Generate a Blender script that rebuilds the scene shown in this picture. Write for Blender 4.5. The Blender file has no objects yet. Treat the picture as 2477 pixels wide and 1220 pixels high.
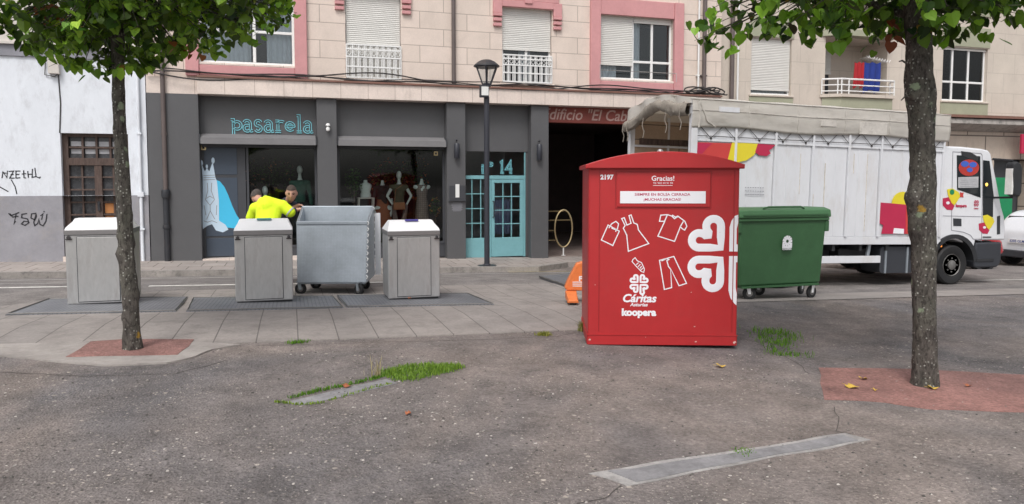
import bpy, bmesh, math, random
import numpy as np
from mathutils import Vector, Matrix, noise
R = math.radians
random.seed(7)
sc = bpy.context.scene
COL = sc.collection

# ------------------------------------------------------------------ camera, sky, sun, exposure
HC = 1.6; FPX = 1750.; PX = 1238.5; PY = 546.; TH = math.atan(.0625); YAW = R(17)
cd = bpy.data.cameras.new('camera'); cam = bpy.data.objects.new('camera', cd); COL.objects.link(cam)
cd.sensor_fit = 'HORIZONTAL'; cd.sensor_width = 36; cd.lens = 36*FPX/2477
cd.shift_y = -(610-PY)/2477; cd.clip_start = .05; cd.clip_end = 800
cam.location = (0, 0, HC); cam.rotation_euler = (R(90)-TH, 0, -YAW)
sc.camera = cam
w = bpy.data.worlds.new('World'); sc.world = w; w.use_nodes = True
nt = w.node_tree; nt.nodes.clear()
sky = nt.nodes.new('ShaderNodeTexSky'); sky.sky_type = 'NISHITA'; sky.sun_disc = False
SUN_EL = R(55); SUN_AZ = R(-150)          # the sun stands behind the camera's left shoulder, above cloud
sky.sun_elevation = SUN_EL; sky.sun_rotation = SUN_AZ; sky.air_density = 1; sky.dust_density = 4; sky.ozone_density = 1
hs = nt.nodes.new('ShaderNodeHueSaturation'); hs.inputs['Saturation'].default_value = .22
bg = nt.nodes.new('ShaderNodeBackground'); bg.inputs[1].default_value = .138
wo = nt.nodes.new('ShaderNodeOutputWorld')
nt.links.new(sky.outputs[0], hs.inputs['Color']); nt.links.new(hs.outputs[0], bg.inputs[0]); nt.links.new(bg.outputs[0], wo.inputs[0])
sl = bpy.data.lights.new('sun', 'SUN'); sl.energy = 1.25; sl.angle = R(20); sl.color = (1, .97, .93)
so = bpy.data.objects.new('sun', sl); COL.objects.link(so)
sd = Vector((math.sin(SUN_AZ)*math.cos(SUN_EL), math.cos(SUN_AZ)*math.cos(SUN_EL), math.sin(SUN_EL)))
so.rotation_euler = sd.to_track_quat('Z', 'Y').to_euler(); so.location = (0, 0, 20)
sc.view_settings.view_transform = 'Standard'; sc.view_settings.look = 'None'
sc.view_settings.gamma = 1; sc.view_settings.exposure = .35
sc.cycles.use_denoising = True
sc.cycles.max_bounces = 8; sc.cycles.transparent_max_bounces = 12
sc.cycles.sample_clamp_indirect = 6

# ------------------------------------------------------------------ measuring the place from the photograph
def ray(px, py):
    x = (px-PX)/FPX; y = -(py-PY)/FPX
    f = math.cos(TH)+y*math.sin(TH); z = -math.sin(TH)+y*math.cos(TH)
    return x*math.cos(YAW)+f*math.sin(YAW), -x*math.sin(YAW)+f*math.cos(YAW), z
def onv(px, py, v0):
    u, v, z = ray(px, py); t = v0/v; return u*t, HC+z*t
def onu(px, py, u0):
    u, v, z = ray(px, py); t = u0/u; return v*t, HC+z*t
def cp(px, py, D):
    u, v, z = ray(px, py); t = D/(u*math.sin(YAW)+v*math.cos(YAW)); return Vector((u*t, v*t, HC+z*t))
BP = [(-300, 0), (8.6, 0), (9.8, -.06), (10.6, -.12), (13, -.16), (15.4, -.34), (400, -.34)]
def gd(v):
    for (a, b), (c, e) in zip(BP, BP[1:]):
        if v <= c: return b+(e-b)*(v-a)/(c-a)
def G(u, v): return -.0246*max(-40, min(40, u))+gd(v)     # the street falls gently to the right and towards the road
def g(px, py, h=0):
    r = ray(px, py); lo, hi = .5, 80
    for i in range(50):
        m = (lo+hi)/2
        if HC+r[2]*m > G(r[0]*m, r[1]*m)+h: lo = m
        else: hi = m
    return Vector((r[0]*lo, r[1]*lo, G(r[0]*lo, r[1]*lo)+h))

# ------------------------------------------------------------------ mesh helpers
def frame(o, right=(1, 0, 0), up=(0, 0, 1)):
    r = Vector(right).normalized(); u = Vector(up); u = (u-r*u.dot(r)).normalized(); n = r.cross(u)
    return Matrix(((r.x, u.x, n.x, o[0]), (r.y, u.y, n.y, o[1]), (r.z, u.z, n.z, o[2]), (0, 0, 0, 1)))
def thing(name, label, cat, loc=(0, 0, 0), rotz=0, group=None):
    o = bpy.data.objects.new(name, None); o.empty_display_size = .2; COL.objects.link(o)
    o.location = loc; o.rotation_euler = (0, 0, rotz); o['label'] = label; o['category'] = cat
    if group: o['group'] = group
    return o
def tag(o, label, cat, group=None, kind=None):
    o['label'] = label; o['category'] = cat
    if group: o['group'] = group
    if kind: o['kind'] = kind
    return o
def rootloc(p):
    v = Vector((0, 0, 0))
    while p: v += p.location; p = p.parent
    return v
def link(name, me, parent=None, label=None):
    o = bpy.data.objects.new(name, me); COL.objects.link(o)
    if parent: o.parent = parent
    if label: o['label'] = label
    return o
class MB:
    def __init__(s): s.v = []; s.f = []; s.mi = []
    def add(s, vs, fs, M=None, mi=0):
        n = len(s.v)
        s.v += [tuple(M @ Vector(q)) for q in vs] if M else [tuple(q) for q in vs]
        s.f += [tuple(i+n for i in f) for f in fs]; s.mi += [mi]*len(fs); return s
    def box(s, a, b, M=None, mi=0):
        x0, y0, z0 = a; x1, y1, z1 = b
        return s.add([(x0,y0,z0),(x1,y0,z0),(x1,y1,z0),(x0,y1,z0),(x0,y0,z1),(x1,y0,z1),(x1,y1,z1),(x0,y1,z1)],
              [(3,2,1,0),(4,5,6,7),(0,1,5,4),(1,2,6,5),(2,3,7,6),(3,0,4,7)], M, mi)
    def cb(s, c, d, M=None, mi=0):
        return s.box([c[i]-d[i]/2 for i in range(3)], [c[i]+d[i]/2 for i in range(3)], M, mi)
    def hexa(s, v8, mi=0):
        return s.add(v8, [(3,2,1,0),(4,5,6,7),(0,1,5,4),(1,2,6,5),(2,3,7,6),(3,0,4,7)], None, mi)
    def prism(s, pts, h0, h1, M=None, mi=0):
        n = len(pts)
        return s.add([(x, y, h0) for x, y in pts]+[(x, y, h1) for x, y in pts],
              [tuple(range(n-1, -1, -1)), tuple(range(n, 2*n))]+[(i, (i+1) % n, n+(i+1) % n, n+i) for i in range(n)], M, mi)
    def tube(s, pts, r, n=8, M=None, mi=0, caps=True, closed=False):
        pts = [Vector(p) for p in pts]; k = len(pts)
        rs = r if isinstance(r, (list, tuple)) else [r]*k
        ref = None; base = len(s.v); vs = []
        for i, p in enumerate(pts):
            if closed: t = pts[(i+1) % k]-pts[i-1]
            else: t = pts[min(i+1, k-1)]-pts[max(i-1, 0)]
            t.normalize()
            if ref is None: ref = Vector((0, 0, 1)) if abs(t.z) < .9 else Vector((1, 0, 0))
            a = (ref-t*ref.dot(t)); a.normalize(); ref = a; b = t.cross(a)
            for j in range(n):
                q = 2*math.pi*j/n; vs.append(p+(a*math.cos(q)+b*math.sin(q))*rs[i])
        fs = []
        for i in range(k if closed else k-1):
            i2 = (i+1) % k
            for j in range(n): fs.append((i*n+j, i*n+(j+1) % n, i2*n+(j+1) % n, i2*n+j))
        if caps and not closed: fs += [tuple(range(n-1, -1, -1)), tuple((k-1)*n+j for j in range(n))]
        return s.add(vs, fs, M, mi)
    def lathe(s, prof, n=20, M=None, mi=0, cap=True):
        vs = [(r*math.cos(2*math.pi*j/n), r*math.sin(2*math.pi*j/n), z) for r, z in prof for j in range(n)]
        fs = [(i*n+j, i*n+(j+1) % n, (i+1)*n+(j+1) % n, (i+1)*n+j) for i in range(len(prof)-1) for j in range(n)]
        if cap: fs += [tuple(range(n-1, -1, -1)), tuple((len(prof)-1)*n+j for j in range(n))]
        return s.add(vs, fs, M, mi)
    def ell(s, c, r, n=14, m=9, M=None, mi=0, fn=None):
        vs = [];
        for i in range(m+1):
            th = math.pi*i/m
            for j in range(n):
                ph = 2*math.pi*j/n; d = Vector((math.sin(th)*math.cos(ph), math.sin(th)*math.sin(ph), math.cos(th)))
                k = fn(d) if fn else 1
                vs.append((c[0]+r[0]*d.x*k, c[1]+r[1]*d.y*k, c[2]+r[2]*d.z*k))
        fs = [(i*n+j, i*n+(j+1) % n, (i+1)*n+(j+1) % n, (i+1)*n+j) for i in range(m) for j in range(n)]
        return s.add(vs, fs, M, mi)
    def grid(s, fn, nu, nv, M=None, mi=0):
        vs = [fn(i/nu, j/nv) for j in range(nv+1) for i in range(nu+1)]
        return s.add(vs, [(j*(nu+1)+i, j*(nu+1)+i+1, (j+1)*(nu+1)+i+1, (j+1)*(nu+1)+i) for j in range(nv) for i in range(nu)], M, mi)
    def ribbon(s, pts, wd, M=None, t=.003, closed=False, mi=0, t0=0):
        L, Q = offs(pts, wd/2, closed), offs(pts, -wd/2, closed); n = len(pts)
        vs = [(x, y, t) for x, y in L]+[(x, y, t) for x, y in Q]+[(x, y, t0) for x, y in L]+[(x, y, t0) for x, y in Q]
        fs = []
        for i in range(n if closed else n-1):
            k = (i+1) % n
            fs += [(n+i, n+k, k, i), (i, k, 2*n+k, 2*n+i), (3*n+i, 3*n+k, n+k, n+i)]
        return s.add(vs, fs, M, mi)
    def build(s, name, m, parent=None, smooth=None, bevel=0, world=False, label=None, fix=True, seg=2):
        me = bpy.data.meshes.new(name); vs = s.v
        if world and parent:
            o = rootloc(parent); vs = [(a-o.x, b-o.y, c-o.z) for a, b, c in vs]
        me.from_pydata(vs, [], s.f)
        for q in (m if isinstance(m, (list, tuple)) else [m]): me.materials.append(q)
        me.polygons.foreach_set('material_index', s.mi)
        if fix:
            bm = bmesh.new(); bm.from_mesh(me); bmesh.ops.remove_doubles(bm, verts=bm.verts, dist=1e-6) if smooth else None
            bmesh.ops.recalc_face_normals(bm, faces=bm.faces); bm.to_mesh(me); bm.free()
        if smooth:
            me.polygons.foreach_set('use_smooth', [True]*len(me.polygons))
            me.set_sharp_from_angle(angle=R(smooth if smooth > 1 else 40))
        me.update()
        o = link(name, me, parent, label)
        if bevel:
            b = o.modifiers.new('bevel', 'BEVEL'); b.width = bevel; b.segments = seg; b.limit_method = 'ANGLE'; b.angle_limit = R(35)
        return o
def offs(pts, d, closed=False):
    n = len(pts); out = []
    for i in range(n):
        p = Vector(pts[i]).to_2d() if len(pts[i]) > 2 else Vector(pts[i])
        a = Vector(pts[i-1]) if (i > 0 or closed) else None; b = Vector(pts[(i+1) % n]) if (i < n-1 or closed) else None
        d1 = (p-a).normalized() if a is not None and (p-a).length > 1e-9 else None
        d2 = (b-p).normalized() if b is not None and (b-p).length > 1e-9 else None
        if d1 is None: d1 = d2
        if d2 is None: d2 = d1
        t = (d1+d2); t = t.normalized() if t.length > 1e-6 else d1
        nrm = Vector((-t.y, t.x)); k = max(.45, nrm.dot(Vector((-d1.y, d1.x))))
        q = p+nrm*d/k; out.append((q.x, q.y))
    return out
def arc(cx, cy, r, a0, a1, n=10, ry=None):
    ry = r if ry is None else ry
    return [(cx+r*math.cos(R(a0+(a1-a0)*i/n)), cy+ry*math.sin(R(a0+(a1-a0)*i/n))) for i in range(n+1)]
def text(s, size, M, m, parent, name='lettering', t=.003, bold=0, shear=0, align='CENTER', sx=1, world=False, space=1, label=None):
    c = bpy.data.curves.new(name, 'FONT'); c.body = s; c.size = size; c.extrude = t/2; c.offset = bold; c.shear = shear
    c.align_x = align; c.align_y = 'CENTER'; c.space_character = space; c.resolution_u = 3
    o = bpy.data.objects.new(name, c); COL.objects.link(o)
    bpy.context.view_layer.update()
    me = bpy.data.meshes.new_from_object(o.evaluated_get(bpy.context.evaluated_depsgraph_get()))
    bpy.data.objects.remove(o); bpy.data.curves.remove(c)
    A = M @ Matrix.Diagonal((sx, 1, 1, 1)) @ Matrix.Translation((0, 0, t/2))
    if world and parent: A = Matrix.Translation(-rootloc(parent)) @ A
    me.transform(A); me.materials.clear(); me.materials.append(m); me.name = name
    return link(name, me, parent, label)
def copy_tree(o, parent=None):
    c = o.copy(); COL.objects.link(c)
    if parent: c.parent = parent
    for ch in [k for k in COL.objects if k.parent == o]: copy_tree(ch, c)
    return c

# ------------------------------------------------------------------ materials
def nodes(name):
    m = bpy.data.materials.new(name); m.use_nodes = True; t = m.node_tree; return m, t, t.nodes['Principled BSDF']
def N(t, ty, **k):
    n = t.nodes.new(ty)
    for a, b in k.items():
        if a.startswith('i_'): n.inputs[a[2:].replace('_', ' ')].default_value = b
        else: setattr(n, a, b)
    return n
def ramp(t, src, stops):
    r = t.nodes.new('ShaderNodeValToRGB'); e = r.color_ramp.elements
    while len(e) < len(stops): e.new(.5)
    for q, (p, c) in zip(e, stops): q.position = p; q.color = (c, c, c, 1) if not hasattr(c, '__len__') else (*c, 1)
    t.links.new(src, r.inputs[0]); return r.outputs[0]
def mix(t, fac, a, b, mode='MIX'):
    n = t.nodes.new('ShaderNodeMix'); n.data_type = 'RGBA'; n.blend_type = mode
    for i, x in ((0, fac), (6, a), (7, b)):
        if isinstance(x, (int, float)): n.inputs[i].default_value = x
        elif hasattr(x, '__len__'): n.inputs[i].default_value = (*x, 1)
        else: t.links.new(x, n.inputs[i])
    return n.outputs[2]
def nz(t, co, scale, detail=4, rough=.6, dist=0):
    n = N(t, 'ShaderNodeTexNoise'); n.inputs['Scale'].default_value = scale; n.inputs['Detail'].default_value = detail
    n.inputs['Roughness'].default_value = rough; n.inputs['Distortion'].default_value = dist
    t.links.new(co, n.inputs['Vector']); return n.outputs[0]
def vor(t, co, scale, feature='F1', rnd=1):
    n = N(t, 'ShaderNodeTexVoronoi', feature=feature); n.inputs['Scale'].default_value = scale; n.inputs['Randomness'].default_value = rnd
    t.links.new(co, n.inputs['Vector']); return n
def objco(t, scale=(1, 1, 1), rot=(0, 0, 0), loc=(0, 0, 0)):
    c = N(t, 'ShaderNodeTexCoord'); mp = N(t, 'ShaderNodeMapping'); mp.inputs['Scale'].default_value = scale
    mp.inputs['Rotation'].default_value = rot; mp.inputs['Location'].default_value = loc
    t.links.new(c.outputs['Object'], mp.inputs[0]); return mp.outputs[0]
def bump(t, b, src, strength, dist=.01):
    n = N(t, 'ShaderNodeBump'); n.inputs['Strength'].default_value = strength; n.inputs['Distance'].default_value = dist
    t.links.new(src, n.inputs['Height']); t.links.new(n.outputs[0], b.inputs['Normal'])
def mat(name, col, rough=.6, metal=0, var=.12, scale=2.5, bmp=0, bs=80, dirt=None, damt=.4, coat=0, stretch=(1, 1, 1), spec=.5, rv=.1):
    m, t, b = nodes(name); co = objco(t, stretch)
    n1 = nz(t, co, scale, 5, .65); n2 = nz(t, co, scale*9, 4, .7)
    f = ramp(t, n1, [(.3, 1-var), (.7, 1+var)]); f2 = ramp(t, n2, [(.3, 1-var*.5), (.7, 1+var*.5)])
    c = mix(t, 1, col, f, 'MULTIPLY'); c = mix(t, 1, c, f2, 'MULTIPLY')
    if dirt:
        d = ramp(t, nz(t, co, scale*1.7, 7, .75), [(.5, 0), (.72, damt)]); c = mix(t, d, c, dirt)
    t.links.new(c, b.inputs['Base Color'])
    rr = N(t, 'ShaderNodeMapRange'); rr.inputs[3].default_value = max(.02, rough-rv); rr.inputs[4].default_value = min(1, rough+rv)
    t.links.new(n2, rr.inputs[0]); t.links.new(rr.outputs[0], b.inputs['Roughness'])
    b.inputs['Metallic'].default_value = metal; b.inputs['Coat Weight'].default_value = coat; b.inputs['Specular IOR Level'].default_value = spec
    if bmp: bump(t, b, nz(t, co, bs, 3, .6), bmp, .01)
    return m
def glass_mat(name, tint=(.85, .92, .9), refl=1.0):
    m, t, b = nodes(name); t.nodes.remove(b)
    tr = N(t, 'ShaderNodeBsdfTransparent'); tr.inputs[0].default_value = (*tint, 1)
    gl = N(t, 'ShaderNodeBsdfGlossy'); gl.inputs['Roughness'].default_value = .03
    fr = N(t, 'ShaderNodeFresnel'); fr.inputs[0].default_value = 1.45
    mx = N(t, 'ShaderNodeMixShader'); mm = N(t, 'ShaderNodeMath', operation='MULTIPLY'); mm.inputs[1].default_value = refl
    t.links.new(fr.outputs[0], mm.inputs[0]); t.links.new(mm.outputs[0], mx.inputs[0])
    t.links.new(tr.outputs[0], mx.inputs[1]); t.links.new(gl.outputs[0], mx.inputs[2]); t.links.new(mx.outputs[0], t.nodes['Material Output'].inputs[0])
    return m
def emit_mat(name, col, s):
    m, t, b = nodes(name); b.inputs['Base Color'].default_value = (*col, 1); b.inputs['Emission Color'].default_value = (*col, 1)
    b.inputs['Emission Strength'].default_value = s; return m

def asphalt(name, c1, c2, speck, specks=1., bmpk=.5, seed=0):
    m, t, b = nodes(name); co = objco(t, loc=(seed, seed, 0))
    big = nz(t, co, .33, 4, .6, .6); mid = nz(t, co, 2.2, 6, .7); fine = nz(t, co, 38, 3, .7)
    c = mix(t, ramp(t, big, [(.40, 0), (.60, 1)]), c1, c2)
    c = mix(t, 1, c, ramp(t, mid, [(.28, .58), (.72, 1.3)]), 'MULTIPLY')
    c = mix(t, 1, c, ramp(t, fine, [(.25, .6), (.75, 1.38)]), 'MULTIPLY')
    hgt = fine
    for sc_, th, amt in ((95, .955, .75), (48, .978, .9), (24, .992, 1)):
        v = vor(t, co, sc_); sep = N(t, 'ShaderNodeSeparateColor'); t.links.new(v.outputs['Color'], sep.inputs[0])
        th2 = 1-(1-th)*specks
        a = ramp(t, sep.outputs[0], [(th2-.003, 0), (th2, 1)]); d = ramp(t, v.outputs['Distance'], [(.28, 1), (.42, 0)])
        mm = N(t, 'ShaderNodeMath', operation='MULTIPLY'); t.links.new(a, mm.inputs[0]); t.links.new(d, mm.inputs[1])
        m2 = N(t, 'ShaderNodeMath', operation='MULTIPLY'); m2.inputs[1].default_value = amt
        # stones crowd where the surface has worn
        wn = ramp(t, nz(t, co, .9, 4, .7, 1), [(.38, .15), (.62, 1)])
        m3 = N(t, 'ShaderNodeMath', operation='MULTIPLY'); t.links.new(wn, m3.inputs[0]); t.links.new(mm.outputs[0], m3.inputs[1])
        t.links.new(m3.outputs[0], m2.inputs[0])
        sm = mix(t, sep.outputs[1], speck, tuple(x*.55 for x in speck))
        c = mix(t, m2.outputs[0], c, sm)
    # hairline cracks
    wv = vor(t, objco(t, loc=(seed+3, seed, 0)), .45, 'DISTANCE_TO_EDGE')
    ns = N(t, 'ShaderNodeTexNoise'); ns.inputs['Scale'].default_value = 1.6; ns.inputs['Detail'].default_value = 6
    cr = ramp(t, wv.outputs[0], [(.0, .45), (.006, 0)])
    gate = ramp(t, nz(t, co, .6, 3), [(.5, 0), (.6, 1)])
    mg = N(t, 'ShaderNodeMath', operation='MULTIPLY'); t.links.new(cr, mg.inputs[0]); t.links.new(gate, mg.inputs[1])
    va = N(t, 'ShaderNodeVectorMath', operation='ADD'); t.links.new(co, ns.inputs['Vector']); t.links.new(ns.outputs['Color'], va.inputs[1]); t.links.new(co, va.inputs[0])
    t.links.new(va.outputs[0], wv.inputs['Vector'])
    c = mix(t, mg.outputs[0], c, (.03, .028, .025))
    t.links.new(c, b.inputs['Base Color']); b.inputs['Roughness'].default_value = .88; b.inputs['Specular IOR Level'].default_value = .35
    ad = N(t, 'ShaderNodeMath', operation='ADD'); v2 = vor(t, co, 60); t.links.new(v2.outputs['Distance'], ad.inputs[0]); t.links.new(hgt, ad.inputs[1])
    bump(t, b, ad.outputs[0], bmpk, .008)
    return m
def slabs(name, c1, c2, mortar, bw, rh, ms=.01, off=.5, rot=(0, 0, 0), loc=(0, 0, 0), var=.12, bmpk=.3, rough=.8, stain=(.5, .85)):
    m, t, b = nodes(name); co = objco(t, rot=rot, loc=loc); raw = objco(t)
    br = N(t, 'ShaderNodeTexBrick'); br.offset = off; br.inputs['Scale'].default_value = 1; br.inputs['Brick Width'].default_value = bw
    br.inputs['Row Height'].default_value = rh; br.inputs['Mortar Size'].default_value = ms; br.inputs['Mortar Smooth'].default_value = .3; br.inputs['Bias'].default_value = 0
    br.inputs['Color1'].default_value = (*c1, 1); br.inputs['Color2'].default_value = (*c2, 1); br.inputs['Mortar'].default_value = (*mortar, 1)
    t.links.new(co, br.inputs['Vector'])
    c = mix(t, 1, br.outputs['Color'], ramp(t, nz(t, raw, 1.2, 6, .7, .4), [(.3, 1-var), (.7, 1+var)]), 'MULTIPLY')
    c = mix(t, 1, c, ramp(t, nz(t, raw, 30, 4, .7), [(.3, 1-var*.6), (.7, 1+var*.6)]), 'MULTIPLY')
    st = ramp(t, nz(t, objco(t, (1.5, 1.5, .35)), 2.2, 7, .75), [(stain[0], 0), (stain[1], .8)])
    c = mix(t, st, c, tuple(x*.45 for x in c1))
    t.links.new(c, b.inputs['Base Color']); b.inputs['Roughness'].default_value = rough
    ad = N(t, 'ShaderNodeMath', operation='SUBTRACT'); t.links.new(nz(t, raw, 60, 3), ad.inputs[0]); t.links.new(br.outputs['Fac'], ad.inputs[1])
    bump(t, b, ad.outputs[0], bmpk, .006)
    return m
WALLROT = (R(-90), 0, 0)      # brick pattern laid out in x and z
Mt = {}
Mt['plaza'] = asphalt('worn_asphalt', (.225, .190, .173), (.145, .134, .136), (.56, .49, .43), 3.2, 1.0)
Mt['road'] = asphalt('road_asphalt', (.22, .20, .19), (.19, .175, .17), (.4, .37, .34), .5, .3, 11)
Mt['concrete'] = mat('concrete', (.33, .30, .28), .85, var=.2, scale=2, bmp=.4, bs=90, dirt=(.16, .14, .13), damt=.6)
Mt['gutter'] = mat('gutter_concrete', (.27, .245, .23), .85, var=.15, scale=1.2, bmp=.3, bs=70, dirt=(.14, .13, .12), damt=.5)
Mt['redpatch'] = asphalt('red_tree_surround', (.30, .155, .135), (.23, .125, .112), (.42, .3, .27), .9, .6, 5)
Mt['paving'] = slabs('granite_paving', (.29, .26, .242), (.265, .24, .226), (.13, .115, .108), .395, 2.25, .007, 0, loc=(.35, -.36, 0), var=.2, stain=(.5, .8))
Mt['sidewalk'] = slabs('sidewalk_slabs', (.36, .315, .29), (.31, .275, .255), (.14, .12, .11), .45, .7, .012, .5, var=.15)
Mt['kerb'] = mat('kerb_stone', (.30, .275, .255), .8, var=.2, scale=3, bmp=.4, dirt=(.05, .05, .05), damt=.7)
Mt['paint'] = mat('road_paint', (.62, .60, .57), .7, var=.25, scale=5, dirt=(.22, .2, .19), damt=1)
Mt['yellow_paint'] = mat('yellow_paint', (.5, .42, .2), .7, var=.3, scale=6, dirt=(.22, .2, .19), damt=1)
Mt['marble'] = slabs('cream_stone_cladding', (.71, .60, .53), (.655, .555, .485), (.36, .295, .255), 1.15, .40, .009, .5, WALLROT, var=.09, bmpk=.25, rough=.55, stain=(.62, 1))
Mt['fascia'] = slabs('cream_marble_fascia', (.74, .635, .57), (.69, .59, .53), (.40, .32, .28), .62, 3, .006, 0, WALLROT, var=.12, bmpk=.1, rough=.4, stain=(.55, .9))
Mt['pink'] = mat('pink_render', (.58, .285, .29), .75, var=.07, scale=1.5, bmp=.2, dirt=(.4, .18, .18), damt=.25)
Mt['beige'] = slabs('beige_stone_cladding', (.585, .52, .45), (.56, .495, .43), (.44, .39, .335), .9, .62, .008, .5, WALLROT, var=.07, bmpk=.15, rough=.7, stain=(.55, 1))
Mt['beige_big'] = slabs('beige_stone_base', (.52, .435, .36), (.46, .39, .325), (.16, .13, .11), 1.5, .75, .025, .5, WALLROT, var=.1, bmpk=.3, rough=.7)
Mt['olive'] = mat('olive_panel', (.34, .345, .25), .7, var=.08, scale=2)
Mt['white_wall'] = mat('white_render', (.72, .75, .80), .85, var=.05, scale=1.1, bmp=.25, bs=25, dirt=(.40, .40, .42), damt=.5, stretch=(1.6, 1, .7))
Mt['grey_wall'] = mat('grey_render', (.29, .285, .31), .85, var=.12, scale=1.2, bmp=.3, bs=25, dirt=(.36, .33, .31), damt=.6)
Mt['cream_wall'] = mat('cream_render', (.60, .56, .52), .85, var=.08, scale=1)
Mt['band'] = mat('grey_band', (.25, .25, .28), .8, var=.15, scale=3)
Mt['dark_clad'] = mat('dark_grey_cladding', (.095, .095, .10), .5, var=.06, scale=1.2, bmp=.05)
Mt['dark_trim'] = mat('dark_trim', (.055, .057, .065), .45, var=.08)
Mt['navy'] = mat('blue_grey_door_panel', (.055, .072, .10), .4, var=.06)
Mt['turq'] = mat('turquoise_paint', (.20, .43, .47), .45, var=.05, scale=2, dirt=(.12, .3, .33), damt=.3)
Mt['cyan'] = mat('cyan_letter_paint', (.22, .60, .68), .5, var=.03)
Mt['sky_decal'] = mat('sky_blue_film', (.06, .50, .78), .4, var=.03)
Mt['pale_decal'] = mat('pale_blue_film', (.55, .68, .80), .4, var=.03)
Mt['white'] = mat('white_lacquer', (.78, .78, .77), .35, var=.03)
Mt['white_dirty'] = mat('dirty_white_paint', (.66, .67, .70), .42, var=.04, scale=1.0, dirt=(.45, .40, .35), damt=.4, stretch=(1.3, 1.3, .5))
Mt['shutter'] = mat('roller_shutter', (.62, .61, .58), .55, var=.05, stretch=(1, 1, 3))
Mt['curtain'] = mat('net_curtain', (.70, .74, .78), .9, var=.1)
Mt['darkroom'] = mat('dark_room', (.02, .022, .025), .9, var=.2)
Mt['glass'] = glass_mat('window_glass', (.90, .93, .94), 1.3)
Mt['shopglass'] = glass_mat('shop_glass', (.90, .93, .92), .9)
Mt['copper'] = mat('copper_strip', (.20, .10, .075), .6, var=.2, scale=5)
Mt['cable'] = mat('black_cable', (.035, .03, .03), .6, var=.1)
Mt['pipe_brown'] = mat('brown_pipe', (.12, .095, .09), .5, var=.1)
Mt['iron'] = mat('black_cast_iron', (.028, .03, .036), .45, var=.15, dirt=(.15, .09, .06), damt=.35)
Mt['redsign'] = mat('red_brown_lintel', (.27, .065, .05), .6, var=.15)
Mt['signcream'] = mat('sign_letter_cream', (.55, .36, .32), .6, var=.1)
Mt['brass'] = mat('brass_tube', (.55, .44, .25), .3, .9, var=.05)
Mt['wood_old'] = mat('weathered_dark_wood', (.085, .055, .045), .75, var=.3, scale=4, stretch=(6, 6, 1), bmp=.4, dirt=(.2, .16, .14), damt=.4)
Mt['orange_board'] = mat('orange_board', (.62, .26, .09), .7, var=.08)
Mt['dusty_pane'] = mat('dusty_pane', (.05, .052, .058), .25, var=.4, scale=2, dirt=(.2, .2, .21), damt=.5)
Mt['pane_light'] = mat('pale_board', (.45, .45, .47), .6, var=.15)
Mt['steel'] = mat('brushed_steel', (.46, .455, .45), .45, .65, var=.10, scale=1.6, stretch=(3, 3, .8), dirt=(.33, .30, .29), damt=.6)
Mt['steel_pale_sky'] = mat('pale_steel_sky_white', (.80, .80, .81), .5, .15, var=.03, scale=2)  # bin hoods: white sky reflection put into the pale steel colour; castor forks borrow it
Mt['plate'] = None
Mt['red'] = mat('red_painted_steel', (.42, .017, .020), .48, var=.07, scale=1.1, dirt=(.33, .035, .035), damt=.45, coat=.08)
Mt['red_dark'] = mat('red_painted_groove', (.30, .012, .014), .5, var=.05)
Mt['white_film'] = mat('white_film', (.80, .80, .84), .45, var=.02)
Mt['redprint'] = mat('red_print', (.45, .03, .10), .6)
Mt['green'] = mat('green_plastic', (.040, .115, .046), .5, var=.1, scale=2, dirt=(.06, .16, .07), damt=.35, bmp=.05)
Mt['green_lid'] = mat('green_plastic_lid', (.055, .15, .062), .45, var=.1, scale=2)
Mt['rubber'] = mat('black_rubber', (.012, .012, .013), .7, var=.15)
Mt['rim'] = mat('dirty_wheel_rim', (.16, .155, .15), .6, .4, var=.25, scale=8)
Mt['galv'] = mat('galvanised_steel', (.36, .40, .44), .5, .6, var=.12, scale=6)
Mt['orange'] = mat('orange_paint', (.75, .20, .055), .45, var=.08, dirt=(.35, .12, .05), damt=.4)
Mt['tarp'] = mat('grey_tarpaulin', (.68, .655, .615), .7, var=.06, scale=1.6, bmp=.25, bs=5, dirt=(.36, .33, .29), damt=.6, stretch=(.7, 1, 2.2))
Mt['tarp_roll'] = mat('rolled_tarpaulin', (.27, .24, .205), .8, var=.2, scale=5, bmp=.5, bs=14, dirt=(.10, .09, .075), damt=.6)
Mt['plank'] = slabs('truck_bed_planks', (.42, .31, .22), (.34, .25, .18), (.12, .09, .07), 2.2, .30, .012, .5, WALLROT, var=.15)
Mt['magenta'] = mat('magenta_film', (.47, .02, .07), .45, var=.04)
Mt['yellow'] = mat('yellow_film', (.72, .60, .03), .45, var=.04)
Mt['redfilm'] = mat('scarlet_film', (.55, .05, .045), .45, var=.05)
Mt['chassis'] = mat('black_chassis', (.022, .023, .026), .6, var=.2)
Mt['darkgrey'] = mat('dark_grey_plastic', (.032, .035, .043), .55, var=.1)
Mt['truck_white'] = mat('truck_cab_white', (.72, .73, .76), .3, var=.03, coat=.3, dirt=(.5, .48, .46), damt=.2)
Mt['carwhite'] = mat('car_white', (.74, .77, .82), .25, var=.02, coat=.5)
Mt['carred'] = mat('car_red', (.40, .012, .02), .25, var=.03, coat=.5)
Mt['carglass'] = mat('car_glass', (.02, .024, .028), .08, var=.05)
Mt['hivis'] = mat('hi_vis_yellow_cloth', (.72, .93, .02), .8, var=.06, scale=8, bmp=.4, bs=18)
Mt['navycloth'] = mat('navy_cloth', (.022, .026, .042), .85, var=.15, scale=8, bmp=.4, bs=25)
Mt['reflect'] = mat('reflective_tape', (.42, .44, .47), .4, var=.05)
Mt['skin'] = mat('skin', (.52, .29, .215), .55, var=.08, scale=12)
Mt['hair_dark'] = mat('dark_hair', (.055, .038, .03), .8, var=.3, scale=30, bmp=.5, bs=120)
Mt['hair_grey'] = mat('greying_hair', (.07, .057, .052), .8, var=.35, scale=30, bmp=.5, bs=120)
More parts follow.
